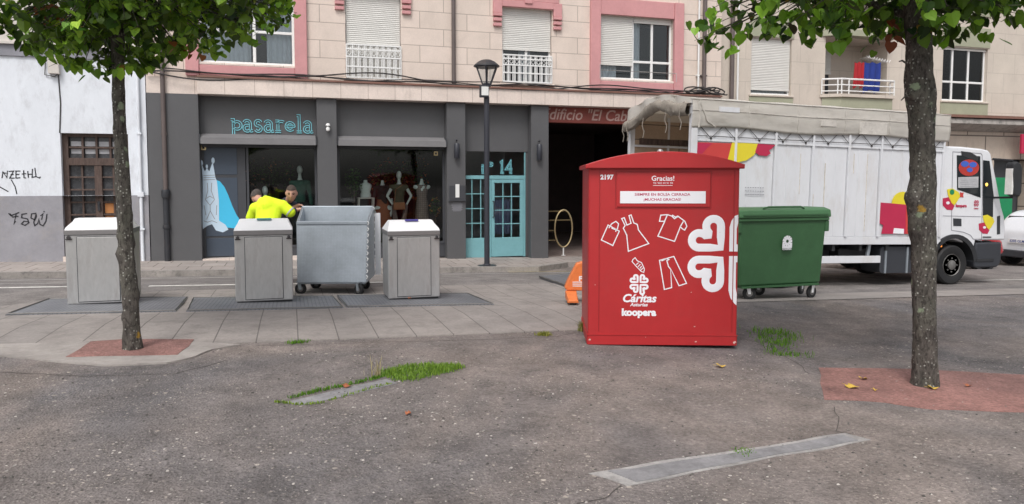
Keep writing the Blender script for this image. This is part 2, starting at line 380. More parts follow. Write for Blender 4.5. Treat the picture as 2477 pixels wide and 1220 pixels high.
Mt['mann'] = mat('mannequin_white', (.66, .72, .70), .4, var=.03)
Mt['coatgreen'] = mat('dark_green_cloth', (.035, .11, .08), .9, var=.15)
Mt['olivecloth'] = mat('olive_brown_cloth', (.085, .095, .06), .9, var=.2)
Mt['greycloth'] = mat('taupe_cloth', (.17, .14, .13), .9, var=.15)
Mt['rustcloth'] = mat('rust_cloth', (.30, .11, .06), .9, var=.15)
Mt['coatblue'] = mat('blue_grey_cloth', (.22, .24, .40), .9, var=.1)
Mt['tan'] = mat('tan_leather', (.30, .12, .05), .5, var=.1)
Mt['blackcloth'] = mat('black_cloth', (.02, .025, .025), .9, var=.1)
Mt['pattern'] = slabs('checked_dress', (.27, .20, .17), (.22, .16, .14), (.12, .09, .08), .05, .05, .006, 0, WALLROT)
Mt['lamp_metal'] = mat('lamp_post_paint', (.035, .037, .048), .4, var=.1)
Mt['blue_sticker'] = mat('blue_sticker', (.05, .12, .5), .5); Mt['red_sticker'] = mat('red_sticker', (.45, .04, .03), .5)
Mt['green_paint'] = mat('green_paint', (.01, .23, .09), .5); Mt['leaf_y'] = mat('yellow_dead_leaf', (.55, .36, .06), .8, var=.25, scale=20)
Mt['leaf_o'] = mat('brown_dead_leaf', (.33, .11, .05), .8, var=.25, scale=20)
Mt['teal'] = mat('teal_plastic', (.08, .26, .28), .5); Mt['indigo'] = mat('indigo_sticker', (.07, .06, .28), .5)
Mt['amber'] = emit_mat('amber_lamp', (1, .28, .03), .9); Mt['amber2'] = emit_mat('warm_dash_lamp', (1, .6, .12), .9)
Mt['tail'] = mat('red_lamp_lens', (.35, .01, .01), .2, coat=.5); Mt['lens'] = mat('clear_lamp_lens', (.75, .75, .72), .15, coat=.5)
Mt['plate_w'] = mat('number_plate_white', (.75, .75, .75), .4); Mt['black'] = mat('black_ink', (.02, .02, .025), .7)
Mt['blueink'] = mat('blue_plate_ink', (.06, .09, .30), .6)

def mesh_mat(name, col, bw, rh, ms, rot, rough=.5, metal=.5, bmpk=.6, mortar=None):
    m, t, b = nodes(name); co = objco(t, rot=rot); raw = objco(t)
    br = N(t, 'ShaderNodeTexBrick'); br.offset = 0; br.inputs['Scale'].default_value = 1; br.inputs['Brick Width'].default_value = bw
    br.inputs['Row Height'].default_value = rh; br.inputs['Mortar Size'].default_value = ms; br.inputs['Mortar Smooth'].default_value = .4
    br.inputs['Color1'].default_value = (*col, 1); br.inputs['Color2'].default_value = (*[x*.93 for x in col], 1)
    br.inputs['Mortar'].default_value = (*(mortar or [x*.55 for x in col]), 1); t.links.new(co, br.inputs['Vector'])
    c = mix(t, 1, br.outputs['Color'], ramp(t, nz(t, raw, 2.5, 6, .7), [(.3, .84), (.7, 1.14)]), 'MULTIPLY')
    t.links.new(c, b.inputs['Base Color']); b.inputs['Metallic'].default_value = metal; b.inputs['Roughness'].default_value = rough
    bump(t, b, br.outputs['Fac'], bmpk, .004); return m
Mt['galvmesh'] = mesh_mat('galvanised_mesh_panel', (.47, .52, .57), .022, .022, .0035, WALLROT, .5, .45, .3, [.385, .43, .475])
Mt['plate'] = mesh_mat('ribbed_steel_plate', (.27, .275, .30), .05, .05, .008, (0, 0, 0), .5, .5, .8, [.17, .175, .19])

def translucent(m, fac, col):
    t = m.node_tree; o = t.nodes['Material Output']; b = t.nodes['Principled BSDF']
    ts = N(t, 'ShaderNodeBsdfTranslucent'); ts.inputs[0].default_value = (*col, 1); mx = N(t, 'ShaderNodeMixShader'); mx.inputs[0].default_value = fac
    t.links.new(b.outputs[0], mx.inputs[1]); t.links.new(ts.outputs[0], mx.inputs[2]); t.links.new(mx.outputs[0], o.inputs[0])
translucent(Mt['tarp'], .38, (.85, .80, .72))
def bark(name, lich=1.):
    m, t, b = nodes(name); co = objco(t, (1, 1, .45)); raw = objco(t)
    n = nz(t, co, 14, 7, .7, .6); big = nz(t, raw, 3.2, 5, .65, .5)
    c = mix(t, ramp(t, n, [(.3, 0), (.7, 1)]), (.024, .020, .018), (.15, .132, .115))
    c = mix(t, ramp(t, big, [(.42, 0), (.65, .45)]), c, (.13, .135, .10)); c = mix(t, ramp(t, nz(t, co, 38, 3, .7), [(.5, 0), (.62, .75)]), c, (.02, .015, .013))
    v = vor(t, raw, 44); sp = N(t, 'ShaderNodeSeparateColor'); t.links.new(v.outputs['Color'], sp.inputs[0])
    a = ramp(t, sp.outputs[0], [(.80-.06*lich, 0), (.82-.06*lich, 1)]); d = ramp(t, v.outputs['Distance'], [(.2, 1), (.42, 0)])
    gt = ramp(t, nz(t, raw, 2.4, 3), [(.30, 0), (.5, lich)])
    m1 = N(t, 'ShaderNodeMath', operation='MULTIPLY'); t.links.new(a, m1.inputs[0]); t.links.new(d, m1.inputs[1])
    m2 = N(t, 'ShaderNodeMath', operation='MULTIPLY'); t.links.new(m1.outputs[0], m2.inputs[0]); t.links.new(gt, m2.inputs[1])
    c = mix(t, m2.outputs[0], c, (.34, .335, .30))
    v = vor(t, raw, 7.5); sp = N(t, 'ShaderNodeSeparateColor'); t.links.new(v.outputs['Color'], sp.inputs[0])
    a = ramp(t, sp.outputs[1], [(.66, 0), (.68, 1)])
    ns = nz(t, raw, 22, 4); ad = N(t, 'ShaderNodeMath', operation='MULTIPLY_ADD'); t.links.new(ns, ad.inputs[0]); ad.inputs[1].default_value = .55; t.links.new(v.outputs['Distance'], ad.inputs[2])
    d = ramp(t, ad.outputs[0], [(.46, 1), (.56, 0)])
    m1 = N(t, 'ShaderNodeMath', operation='MULTIPLY'); t.links.new(a, m1.inputs[0]); t.links.new(d, m1.inputs[1])
    c2 = mix(t, ramp(t, sp.outputs[2], [(.45, 0), (.5, 1)]), (.38, .23, .035), (.25, .30, .20))
    c = mix(t, m1.outputs[0], c, c2)
    t.links.new(c, b.inputs['Base Color']); b.inputs['Roughness'].default_value = .9
    bump(t, b, n, 1, .035); return m
Mt['bark'] = bark('lichened_bark', 1); Mt['bark2'] = bark('darker_bark', .55)
def leafmat(name, a_, b_, tr=.25):
    m, t, b = nodes(name); at = N(t, 'ShaderNodeAttribute', attribute_name='tint')
    t.links.new(at.outputs['Color'], b.inputs['Base Color']); b.inputs['Roughness'].default_value = .45
    b.inputs['Specular IOR Level'].default_value = .35
    ts = N(t, 'ShaderNodeBsdfTranslucent'); c = mix(t, 1, at.outputs['Color'], (1.5, 1.5, .7), 'MULTIPLY'); t.links.new(c, ts.inputs[0])
    mx = N(t, 'ShaderNodeMixShader'); mx.inputs[0].default_value = tr
    t.links.new(b.outputs[0], mx.inputs[1]); t.links.new(ts.outputs[0], mx.inputs[2]); t.links.new(mx.outputs[0], t.nodes['Material Output'].inputs[0])
    return m
Mt['awning'] = mat('grey_awning_cloth', (.17, .165, .17), .8, var=.08)
Mt['leaf'] = leafmat('lime_leaf', 0, 0, .32)
M = Mt

# ------------------------------------------------------------------ ground: one continuous lie of the land, sheets 4 mm apart
def sheet(name, poly, h, m, label=None, kind='structure', cat=None, thick=0):
    bm = bmesh.new()
    f = bm.faces.new([bm.verts.new((x, y, 0)) for x, y in poly]); f.normal_update()
    if f.normal.z < 0: f.normal_flip()
    for c in [b[0] for b in BP[1:-1]]:
        bmesh.ops.bisect_plane(bm, geom=bm.verts[:]+bm.edges[:]+bm.faces[:], plane_co=(0, c, 0), plane_no=(0, 1, 0))
    for c in (-40, 40):
        bmesh.ops.bisect_plane(bm, geom=bm.verts[:]+bm.edges[:]+bm.faces[:], plane_co=(c, 0, 0), plane_no=(1, 0, 0))
    if thick:
        r = bmesh.ops.extrude_face_region(bm, geom=bm.faces[:])
        ex = {v for v in r['geom'] if isinstance(v, bmesh.types.BMVert)}
        for v in bm.verts: v.co.z = G(v.co.x, v.co.y)+(h if v in ex else h-thick)
        bmesh.ops.recalc_face_normals(bm, faces=bm.faces)
    else:
        for v in bm.verts: v.co.z = G(v.co.x, v.co.y)+h
    me = bpy.data.meshes.new(name); bm.to_mesh(me); bm.free(); me.materials.append(m)
    o = link(name, me)
    if kind: o['kind'] = kind
    if label: tag(o, label, cat)
    return o
def rect(a, b, c, d_): return [(a, c), (b, c), (b, d_), (a, d_)]
sheet('ground', rect(-250, 250, -250, 300), 0, M['plaza'])
sheet('road', rect(-80, 80, 9.55, 15.4), .004, M['road'])
def wob(pts, a=.05, n=6, seed=0):
    out = []
    for i, p in enumerate(pts):
        q = pts[(i+1) % len(pts)]
        for k in range(n):
            t = k/n; x = p[0]+(q[0]-p[0])*t; y = p[1]+(q[1]-p[1])*t
            out.append((x+a*noise.noise((x*2.3+seed, y*2.3, 1)), y+a*noise.noise((x*2.3, y*2.3+seed, 9))))
    return out
def pxy(*pts): return [tuple(g(*p)[:2]) for p in pts]
sheet('gutter', [(5.9, 9.0), (40, 8.95), (40, 9.75), (5.9, 9.8)], .008, M['gutter'])
sheet('paving', [(-14, 7.43), (4.95, 7.43), (5.35, 9.2), (5.2, 12.1), (-1.6, 12.1), (-2.6, 11.75), (-3.3, 11.1), (-4.1, 10.3), (-5.2, 9.75), (-14, 9.6)], .012, M['paving'], thick=.04)
sheet('concrete_surround', wob(pxy((-400, 862), (0, 862), (110, 874), (250, 886), (400, 882), (470, 866), (520, 848), (585, 836), (300, 826), (0, 836), (-400, 840)), .05, 4), .015, M['concrete'], thick=.04)
sheet('red_tree_surround', wob(pxy((160, 868), (222, 830), (300, 826), (468, 825), (458, 842), (430, 862), (300, 866)), .03, 4), .019, M['redpatch'], thick=.04)
sheet('red_tree_surround', wob(pxy((1983, 892), (2200, 893), (2477, 907), (2700, 925), (2700, 1015), (2477, 998), (2250, 990), (2140, 975), (1992, 968)), .035, 4, 4), .005, M['redpatch'], thick=.04)
M['concrete_pale'] = mat('worn_pale_concrete', (.235, .228, .235), .85, var=.28, scale=4, bmp=.4, bs=60, dirt=(.15, .145, .15), damt=.8)
M['concrete_edge'] = mat('pale_mortar', (.34, .322, .312), .85, var=.28, scale=6, bmp=.4, bs=60, dirt=(.2, .19, .18), damt=.9)
sheet('concrete_strip', wob(pxy((1424, 1147), (1520, 1178), (1560, 1168), (1800, 1122), (2110, 1066), (2045, 1049), (1900, 1072), (1700, 1103), (1540, 1129)), .035, 14), .004, M['concrete_edge'], thick=.04)
sheet('concrete_slab', wob(pxy((1470, 1142), (1540, 1168), (1800, 1117), (2078, 1068), (2040, 1055), (1900, 1079), (1700, 1110), (1540, 1136)), .02, 14), .008, M['concrete_pale'], thick=.04)
sheet('concrete_slab', wob(pxy((682, 975), (733, 981), (840, 958), (960, 928), (935, 918), (840, 939), (760, 958)), .01, 3), .004, M['concrete_pale'], thick=.04)
M['crack'] = mat('dark_crack', (.075, .065, .06), .9)
def crack(px, wd, sd):
    P = [g(*p) for p in px]; Q = []
    for a_, b_ in zip(P, P[1:]):
        for k_ in range(14): q_ = a_.lerp(b_, k_/14); Q.append((q_.x+.035*noise.noise((q_.x*5, q_.y*5, sd)), q_.y+.035*noise.noise((q_.x*5, q_.y*5, sd+9))))
    L_ = offs(Q, wd/2); R_ = offs(Q, -wd/2); L_ = [(x+wd*.5*noise.noise((x*30, y*30, 1)), y) for x, y in L_]
    mb_ = MB(); n_ = len(Q); mb_.add([(x, y, G(x, y)+.003) for x, y in L_+R_], [(i, i+1, n_+i+1, n_+i) for i in range(n_-1)]); o_ = mb_.build('pavement_crack', M['crack'], None, fix=False); o_['kind'] = 'structure'
crack([(2018, 985), (2030, 1010), (2022, 1045), (2060, 1052)], .006, 1); crack([(1500, 1178), (1470, 1200), (1390, 1225)], .007, 2); crack([(1400, 806), (1340, 815), (1180, 822), (900, 829), (600, 838)], .009, 3)
crack([(1790, 776), (1900, 770), (2050, 772), (2200, 768)], .007, 4); crack([(1960, 905), (1900, 862), (1842, 812), (1830, 792)], .008, 5); crack([(2260, 770), (2350, 772), (2477, 766)], .007, 6); crack([(0, 900), (200, 912), (420, 905), (560, 870)], .009, 7)
# pavement across the road, with its kerb
KV = 15.4
sheet('sidewalk', [(-80, KV+.14), (5.3, KV+.14), (6.3, KV+.9), (80, KV+.9), (80, 17.6), (-80, 17.6)], .12, M['sidewalk'], thick=.2)
sheet('kerb', [(-80, KV), (5.35, KV), (6.35, KV+.76), (6.3, KV+.898), (5.29, KV+.137), (-80, KV+.137)], .125, M['kerb'], thick=.2)
for nm, a, b, v, wd, mm in (('road_line', -4.9, -3.0, 12.75, .13, 'paint'), ('road_line', -2.2, 1.6, 12.65, .13, 'paint'), ('road_line', -9, 8, 14.75, .06, 'paint'),
                        ('road_line', -9, -2.5, 13.6, .05, 'paint'), ('road_line', 12.6, 19, 11.3, .08, 'paint'), ('kerb_line', 4.6, 6.6, 15.3, .09, 'yellow_paint')):
    sheet(nm, rect(a, b, v, v+wd), .010, M[mm])
sheet('road_line', [(6.1, 15.25), (8.3, 15.9), (8.3, 15.98), (6.1, 15.33)], .010, M['paint'])

# ------------------------------------------------------------------ buildings
V0 = 17.3
def fr(xl, yt, xr, yb, v=V0):
    ym = (yt+yb)/2
    return onv(xl, ym, v)[0], onv(xr, ym, v)[0], onv(xl, yb, v)[1], onv(xl, yt, v)[1]
def wall(mb, u0, u1, z0, z1, v, holes, depth=.22, back=None):
    xs = sorted({u0, u1, *[h[0] for h in holes], *[h[1] for h in holes]}); zs = sorted({z0, z1, *[h[2] for h in holes], *[h[3] for h in holes]})
    xs = [x for x in xs if u0 <= x <= u1]; zs = [z for z in zs if z0 <= z <= z1]
    for a, b in zip(xs, xs[1:]):
        for c, e in zip(zs, zs[1:]):
            x, z = (a+b)/2, (c+e)/2
            if any(h[0] < x < h[1] and h[2] < z < h[3] for h in holes): continue
            mb.add([(a, v, c), (b, v, c), (b, v, e), (a, v, e)], [(0, 1, 2, 3)])
    for a, b, c, e in holes:
        mb.add([(a, v, c), (b, v, c), (b, v, e), (a, v, e), (a, v+depth, c), (b, v+depth, c), (b, v+depth, e), (a, v+depth, e)],
               [(0, 3, 7, 4), (2, 1, 5, 6), (1, 0, 4, 5), (3, 2, 6, 7)])
def curtain(parent, u0, u1, z0, z1, v, m='curtain', name='curtain', folds=.11, amp=.018):
    mb = MB(); n = max(10, int((u1-u0)/folds*8))
    mb.grid(lambda s, t: (u0+(u1-u0)*s, v+amp*math.sin((u1-u0)*s/folds*6.283+.8*math.sin(s*9))*(1-.3*t), z0+(z1-z0)*t), n, 1)
    return mb.build(name, M[m], parent, smooth=60, world=True, fix=False)
def window(root, r, v, cols=(.5,), row=None, fw=.055, shut=None, sill=True, curt=True, dark=False, shcol=None, railing=None):
    """r = u0,u1,z0,z1 ; cols = fractions of the mullions ; row = height fraction of the transom ; shut = list of (from, to, bottom fraction)"""
    u0, u1, z0, z1 = r; W = u1-u0; H = z1-z0; mb = MB(); d0, d1 = v+.10, v+.16
    mb.box((u0, d0, z0), (u0+fw, d1, z1)); mb.box((u1-fw, d0, z0), (u1, d1, z1))
    mb.box((u0+fw, d0, z0), (u1-fw, d1, z0+fw)); mb.box((u0+fw, d0, z1-fw), (u1-fw, d1, z1))
    for c in cols: mb.box((u0+W*c-fw*.6, d0-.004, z0+fw), (u0+W*c+fw*.6, d1-.004, z1-fw))
    if row:
        xs = [u0+fw]+[q for c in cols for q in (u0+W*c-fw*.6, u0+W*c+fw*.6)]+[u1-fw]
        for a, b in zip(xs[::2], xs[1::2]): mb.box((a, d0, z0+H*row-fw*.55), (b, d1, z0+H*row+fw*.55))
    wf = mb.build('window', M['white'], root, world=True, bevel=.006, seg=1)
    MB().box((u0+fw*.5, d0+.02, z0+fw*.5), (u1-fw*.5, d0+.028, z1-fw*.5)).build('pane', M['glass'], wf, world=True)
    bk = MB(); bk.box((u0-.02, v+1.2, z0-.02), (u1+.02, v+1.25, z1+.02)); bk.box((u0-.05, v+.2, z0-.08), (u1+.05, v+1.2, z0-.03)); bk.box((u0-.05, v+.2, z1+.03), (u1+.05, v+1.2, z1+.08))
    bk.box((u0-.08, v+.2, z0-.08), (u0-.03, v+1.25, z1+.08)); bk.box((u1+.03, v+.2, z0-.08), (u1+.08, v+1.25, z1+.08))
    bk.build('room', M['darkroom'], wf, world=True)
    if curt:
        if curt is True: curt = [(0, 1)]
        for a, b in curt: curtain(wf, u0+.04+W*a, u0-.04+W*b, z0+.03, z1-.03, v+.26)
    for a, b, f in (shut or []):
        s = MB(); zb = z0+H*f; x0, x1 = u0+W*a+.02, u0+W*b-.02; n = int((z1-zb)/.045)
        prof = []
        for i in range(n+1):
            z = z1-(z1-zb)*i/n; prof += [(v+.075, z), (v+.066, z-(z1-zb)/n*.5)]
        prof = prof[:-1]
        vs = [(x, y, z) for x in (x0, x1) for y, z in prof]; k = len(prof)
        s.add(vs, [(i, i+1, k+i+1, k+i) for i in range(k-1)])
        s.box((x0, v+.06, zb-.03), (x1, v+.085, zb+.012))
        s.build('roller_shutter', M[shcol or 'shutter'], wf, world=True, fix=False)
    if sill: MB().box((u0-.06, v-.06, z0-.06), (u1+.06, v+.14, z0-.004)).build('sill', M['fascia' if not dark else 'beige'], wf, world=True, bevel=.01, seg=1)
    return wf

# --- white rendered house on the left
bl = thing('old_white_house', 'white rendered old house with grey dado, dark wooden door and graffiti, at the left edge', 'house', (-8, V0, 0))
UL = onv(360, 400, V0)[0]
dL = fr(152, 322, 292, 640); dL = (dL[0], fr(152, 322, 300, 640)[1]+.12, -.4, dL[3])
zd = onv(150, 474, V0)[1]; zb1 = onv(0, 135, V0)[1]; zb0 = onv(0, 107, V0)[1]
mb = MB(); wall(mb, -24, UL-.02, zd, zb1, V0-.02, [(dL[0], dL[1], zd, dL[3])]); mb.add([(UL-.02, V0-.02, zd), (UL-.02, V0+6, zd), (UL-.02, V0+6, zb1), (UL-.02, V0-.02, zb1)], [(0, 1, 2, 3)])
mb.build('wall', M['white_wall'], bl, world=True)
mb = MB(); wall(mb, -24, UL-.02, -.6, zd-.003, V0-.035, [(dL[0], dL[1], -.6, zd-.003)], .24); mb.box((-24, V0-.035, zd-.003), (dL[0], V0-.02, zd), None)
mb.build('dado', M['grey_wall'], bl, world=True)
mb = MB(); mb.box((-24, V0-.06, zb1+.002), (UL-.02, V0+.4, zb0)); mb.build('string_course', M['band'], bl, world=True)
mb = MB(); mb.box((-24, V0-.12, zb0+.002), (UL-.02, V0+.4, zb0+.05)); mb.box((-24, V0-.03, zb0+.052), (UL-.02, V0+.4, 8.8)); mb.build('upper_wall', M['cream_wall'], bl, world=True)
MB().box((-24, V0-.4, 8.81), (UL, V0+8, 9.0)).box((-24, V0+.45, -.5), (dL[0]-.3, V0+8, 8.8)).box((dL[1]+.3, V0+.45, -.5), (UL-.05, V0+8, 8.8)).box((dL[0]-.29, V0+1.4, -.5), (dL[1]+.29, V0+8, 8.8)).build('roof', M['band'], bl, world=True)
# the old door: lattice of small panes, upper fanlight, two leaves
vd = V0+.14; H0 = dL[2]; zt = onv(160, 382, V0)[1]; zt2 = onv(160, 400, V0)[1]
mb = MB(); f = .07
mb.box((dL[0], vd-.05, H0), (dL[0]+f*1.6, vd+.05, dL[3])); mb.box((dL[1]-f*1.6, vd-.05, H0), (dL[1], vd+.05, dL[3]))
mb.box((dL[0]+f*1.6, vd-.05, dL[3]-f), (dL[1]-f*1.6, vd+.05, dL[3])); mb.box((dL[0]+f*1.6, vd-.07, zt2), (dL[1]-f*1.6, vd+.05, zt))
xm = (dL[0]+dL[1])/2+.02; mb.box((xm-.07, vd-.06, H0), (xm+.07, vd+.045, zt2-.002))
x0, x1 = dL[0]+f*1.6, dL[1]-f*1.6; zl = zt2-.002; rows = 7; hh = (zl-(H0+.45))/rows
mb.box((x0, vd-.03, H0+.002), (xm-.07, vd+.03, H0+.45)); mb.box((xm+.07, vd-.03, H0+.002), (x1, vd+.03, H0+.45))
for a, b in ((x0, xm-.07), (xm+.07, x1)):
    mb.box(((a+b)/2-.018, vd-.03, H0+.45), ((a+b)/2+.018, vd+.02, zl))
    for i in range(rows): mb.box((a, vd-.034, H0+.45+hh*i), (b, vd+.015, H0+.45+hh*i+.035))
for i in range(1, 4): q = x0+(x1-x0)*i/4; mb.box((q-.02, vd-.03, zt), (q+.02, vd+.02, dL[3]-f))
mb.box((x0, vd-.034, (zt+dL[3]-f)/2-.02), (x1, vd+.015, (zt+dL[3]-f)/2+.02))
dd = mb.build('door', M['wood_old'], bl, world=True, bevel=.004, seg=1)
MB().box((x0, vd+.04, H0), (x1, vd+.055, dL[3]-f)).build('pane', M['dusty_pane'], dd, world=True)
mb = MB()
for i in range(4):
    for j in range(2):
        a = x0+(x1-x0)*i/4+.035; b = x0+(x1-x0)*(i+1)/4-.035; zc = (zt+dL[3]-f)/2+(-.13 if j else .03)
        mb.box((a, vd+.030, zc), (b, vd+.037, zc+.10))
mb.build('pale_board', M['pane_light'], dd, world=True)
mb = MB(); cw = (x1-xm-.07)/2
for i, j in ((1, rows-3), (0, rows-4), (0, rows-5)):
    mb.box((xm+.09+cw*i, vd+.028, H0+.45+hh*j+.045), (xm+.05+cw*(i+1), vd+.036, H0+.45+hh*(j+1)-.01))
mb.build('orange_board', M['orange_board'], dd, world=True)
MB().cb((xm, vd-.075, 1.05), (.05, .02, .2)).tube([(xm, vd-.08, 1.1), (xm+.02, vd-.13, 1.1), (xm+.02, vd-.13, 1.0)], .01).build('handle', M['iron'], dd, world=True)
MB().box((dL[0]-.02, V0-.07, -.25), (dL[0]+.12, V0-.036, .0)).build('threshold_block', M['fascia'], bl, world=True)
# downpipe boxed into the wall, meter box and its cable
a = onv(337, 300, V0)[0]
MB().tube([(a, V0-.06, -.3), (a, V0-.06, zb1)], .035, 10).cb((a, V0-.06, 1.3), (.12, .1, .1)).cb((a, V0-.06, .55), (.11, .09, .04)).cb((a, V0-.06, 2.6), (.1, .09, .04)).build('downpipe', M['white_wall'], bl, world=True, smooth=1)
r_ = fr(120, 140, 147, 180); MB().box((r_[0], V0-.14, r_[2]), (r_[1], V0-.021, r_[3])).build('meter_box', M['cream_wall'], bl, world=True, bevel=.01)
c0 = onv(141, 180, V0-.03); c1 = onv(147, 322, V0-.03)
MB().tube([(c0[0], V0-.03, c0[1]), (c0[0]+.02, V0-.03, (c0[1]+c1[1])/2), (c1[0]-.02, V0-.03, c1[1])], .012, 6).tube([(*onv(122, 142, V0-.04), 0)][:0] or [(r_[0]+.02, V0-.05, r_[3]), (r_[0]-.06, V0-.05, r_[3]-.1), (r_[0]-.08, V0-.05, r_[2]-.02), (r_[0]+.1, V0-.05, r_[2]-.05), (r_[0]+.15, V0-.05, r_[2])], .01, 6).build('cable', M['cable'], bl, world=True)
# graffiti
def scr(strokes, org, sx, sz, M_, wd, m, parent, name='graffiti', v=V0-.022, t=.003):
    mb = MB(); F = frame((org[0], v, org[1]))
    for st in strokes:
        if len(st) > 1: mb.ribbon([(x*sx, y*sz) for x, y in st], wd, F, t)
    return mb.build(name, m, parent, world=True, fix=False)
o1 = onv(5, 432, V0-.02); o2 = onv(98, 432, V0-.02); s1 = (o2[0]-o1[0])/9.5
scr([[(0, .1), (.3, 1.8), (1.2, .2), (1.4, 2.1)], [(.1, 1.6), (1.1, 1.4)], [(1.7, 1.9), (2.9, 2.0), (1.9, .1), (3.1, .1)], [(2.1, 1.0), (2.9, 1.1)], [(3.3, 2), (4.6, 2.0)], [(3.5, 2.0), (3.4, .1), (4.5, .2)], [(3.5, 1.1), (4.3, 1.1)],
     [(4.9, 1.2), (6.0, 1.3)], [(5.4, 2.2), (5.4, .2), (5.9, .1)], [(6.4, 2), (6.5, .2)], [(6.4, 1.1), (7.5, 1.2)], [(7.6, 2.6), (7.4, .3), (8.4, .5), (8.2, 2.9)], [(8.2, .6), (9.3, .1), (9.5, .5)]], o1, s1, s1*1.05, None, .020, M['black'], bl)
o1 = onv(22, 548, V0-.036); o2 = onv(118, 548, V0-.036); s1 = (o2[0]-o1[0])/9
scr([[(0, 3.4), (.5, 2.8), (1.5, 3.2), (2.4, 3.6)], [(.3, 3.3), (.9, 2.4), (2.2, 2.6)], [(1.7, 3.1), (1.1, .6), (1.5, 1.4)], [(4.2, 3.3), (3.0, 3.1), (2.9, 2.2), (4.2, 1.9), (4.5, .9), (3.6, .2), (2.8, .6), (3.4, 1.3), (4.4, 1.1)],
     [(6.2, 3.3), (5.2, 3.2), (5.0, 2.1), (5.9, 1.6), (6.3, 2.6), (6.2, 3.3), (5.6, .9), (5.8, .1), (6.5, .6), (6.8, 1.8), (7.0, .4), (7.7, 0), (8.4, 1.2), (8.7, 3.1)], [(8.0, 3.6), (8.1, 3.9)], [(7.2, 2.6), (7.8, 3.2), (7.4, 1.6)]],
    o1, s1, s1*1.0, None, .022, M['black'], bl, v=V0-.037)
o1 = onv(0, 470, V0-.02); scr([[(0, .3), (.15, .2), (.3, .1)], [(.42, .6), (.55, .3), (.6, 0)]], o1, .5, .5, None, .02, M['black'], bl)

# --- building with the shop, cream stone and pink frames
ba = thing('apartment_building', 'cream stone and pink apartment building with a dark grey shopfront on its ground floor', 'building', (3, V0, 0))
UA0, UA1 = UL, onv(1745, 120, V0)[0]; ZF = 3.475; ZFT = 3.83
W1 = fr(480, 20, 712, 150); W1 = (W1[0], W1[1], W1[2], W1[2]+1.75)
W2 = fr(836, 0, 970, 190); W2 = (W2[0], W2[1], W2[2], 5.98)
W3 = fr(1215, 17, 1335, 200); W4 = fr(1450, 35, 1628, 190)
UP = [(W1[0], W1[1], W1[2], W1[3]), (W2[0], W2[1], W2[2], W2[3]), W3, W4]
def up(h, dz): return (h[0], h[1], h[2]+dz, h[3]+dz)
UP2 = [up(h, 3.0) for h in UP]
mb = MB(); wall(mb, UA0, UA1, ZFT, 9.6, V0, UP+UP2, .3)
mb.add([(UA0, V0, ZFT), (UA0, V0+9, ZFT), (UA0, V0+9, 9.6), (UA0, V0, 9.6)], [(0, 1, 2, 3)]); mb.add([(UA1, V0, ZFT), (UA1, V0+.9, ZFT), (UA1, V0+.9, 9.6), (UA1, V0, 9.6)], [(0, 3, 2, 1)])
mb.build('wall', M['marble'], ba, world=True)
MB().box((UA0+.02, V0+1.6, ZFT), (UA1-.02, V0+9, 9.58)).box((UA0, V0-.3, 9.605), (UA1, V0+9, 9.8)).build('roof', M['band'], ba, world=True)
MB().box((onv(478, 200, V0)[0], V0-.16, ZF), (onv(1560, 250, V0)[0]+2.2, V0+.3, ZFT)).build('fascia', M['fascia'], ba, world=True, bevel=.008, seg=1)
MB().box((UA0, V0-.04, ZF+.003), (onv(478, 200, V0)[0]-.003, V0+.3, ZFT-.003)).build('fascia', M['fascia'], ba, world=True)
MB().box((onv(478, 200, V0)[0], V0-.20, ZFT+.002), (onv(1560, 250, V0)[0]+2.2, V0+.1, ZFT+.045)).build('copper_flashing', M['copper'], ba, world=True)
# pink frames round the two oriel windows
for W_, pw, k in ((W1, .27, 0), (W4, .27, 0), (W1, .27, 3.0), (W4, .27, 3.0)):
    mb = MB(); a, b, c, e = W_; o = .10
    if 1:
        mb.box((a-pw, V0-o, ZFT+.046 if k == 0 else c-.36+k), (a, V0+.02, e+.42+k)); mb.box((b, V0-o, ZFT+.046 if k == 0 else c-.36+k), (b+pw, V0+.02, e+.42+k))
        mb.box((a, V0-o+.035, ZFT+.046 if k == 0 else c-.36+k), (b, V0+.02, c-.062+k)); mb.box((a, V0-o+.035, e+k), (b, V0+.02, e+.42+k))
    mb.build('pink_window_frame', M['pink'], ba, world=True, bevel=.01, seg=1)
for (a, b, c, e), k in ((W2, 0), (W3, 0), (W2, 3.0), (W3, 3.0)):
    mb = MB(); ew = .24
    if 1:
        z = e+k
        mb.box((a-.02, V0-.09, z+.002), (b+.02, V0+.02, z+.16)); mb.box((a-.16, V0-.085, z+.16), (b+.16, V0+.02, z+.42))
        mb.box(((a+b)/2-.1, V0-.12, z+.10), ((a+b)/2+.1, V0-.091, z+.42))
        for s, q in ((-1, a), (1, b)):
            x = sorted((q+s*.022, q+s*ew)); mb.box((x[0], V0-.085, z-.16), (x[1], V0+.02, z+.158))
            for i in range(3): mb.box((x[0]+(.006 if i else 0), V0-.075-.012*(2-i), z-.24-.12*i), (x[1]-(.006 if i else 0), V0+.02, z-.163-.12*i))
    mb.build('pink_lintel', M['pink'], ba, world=True, bevel=.008, seg=1)
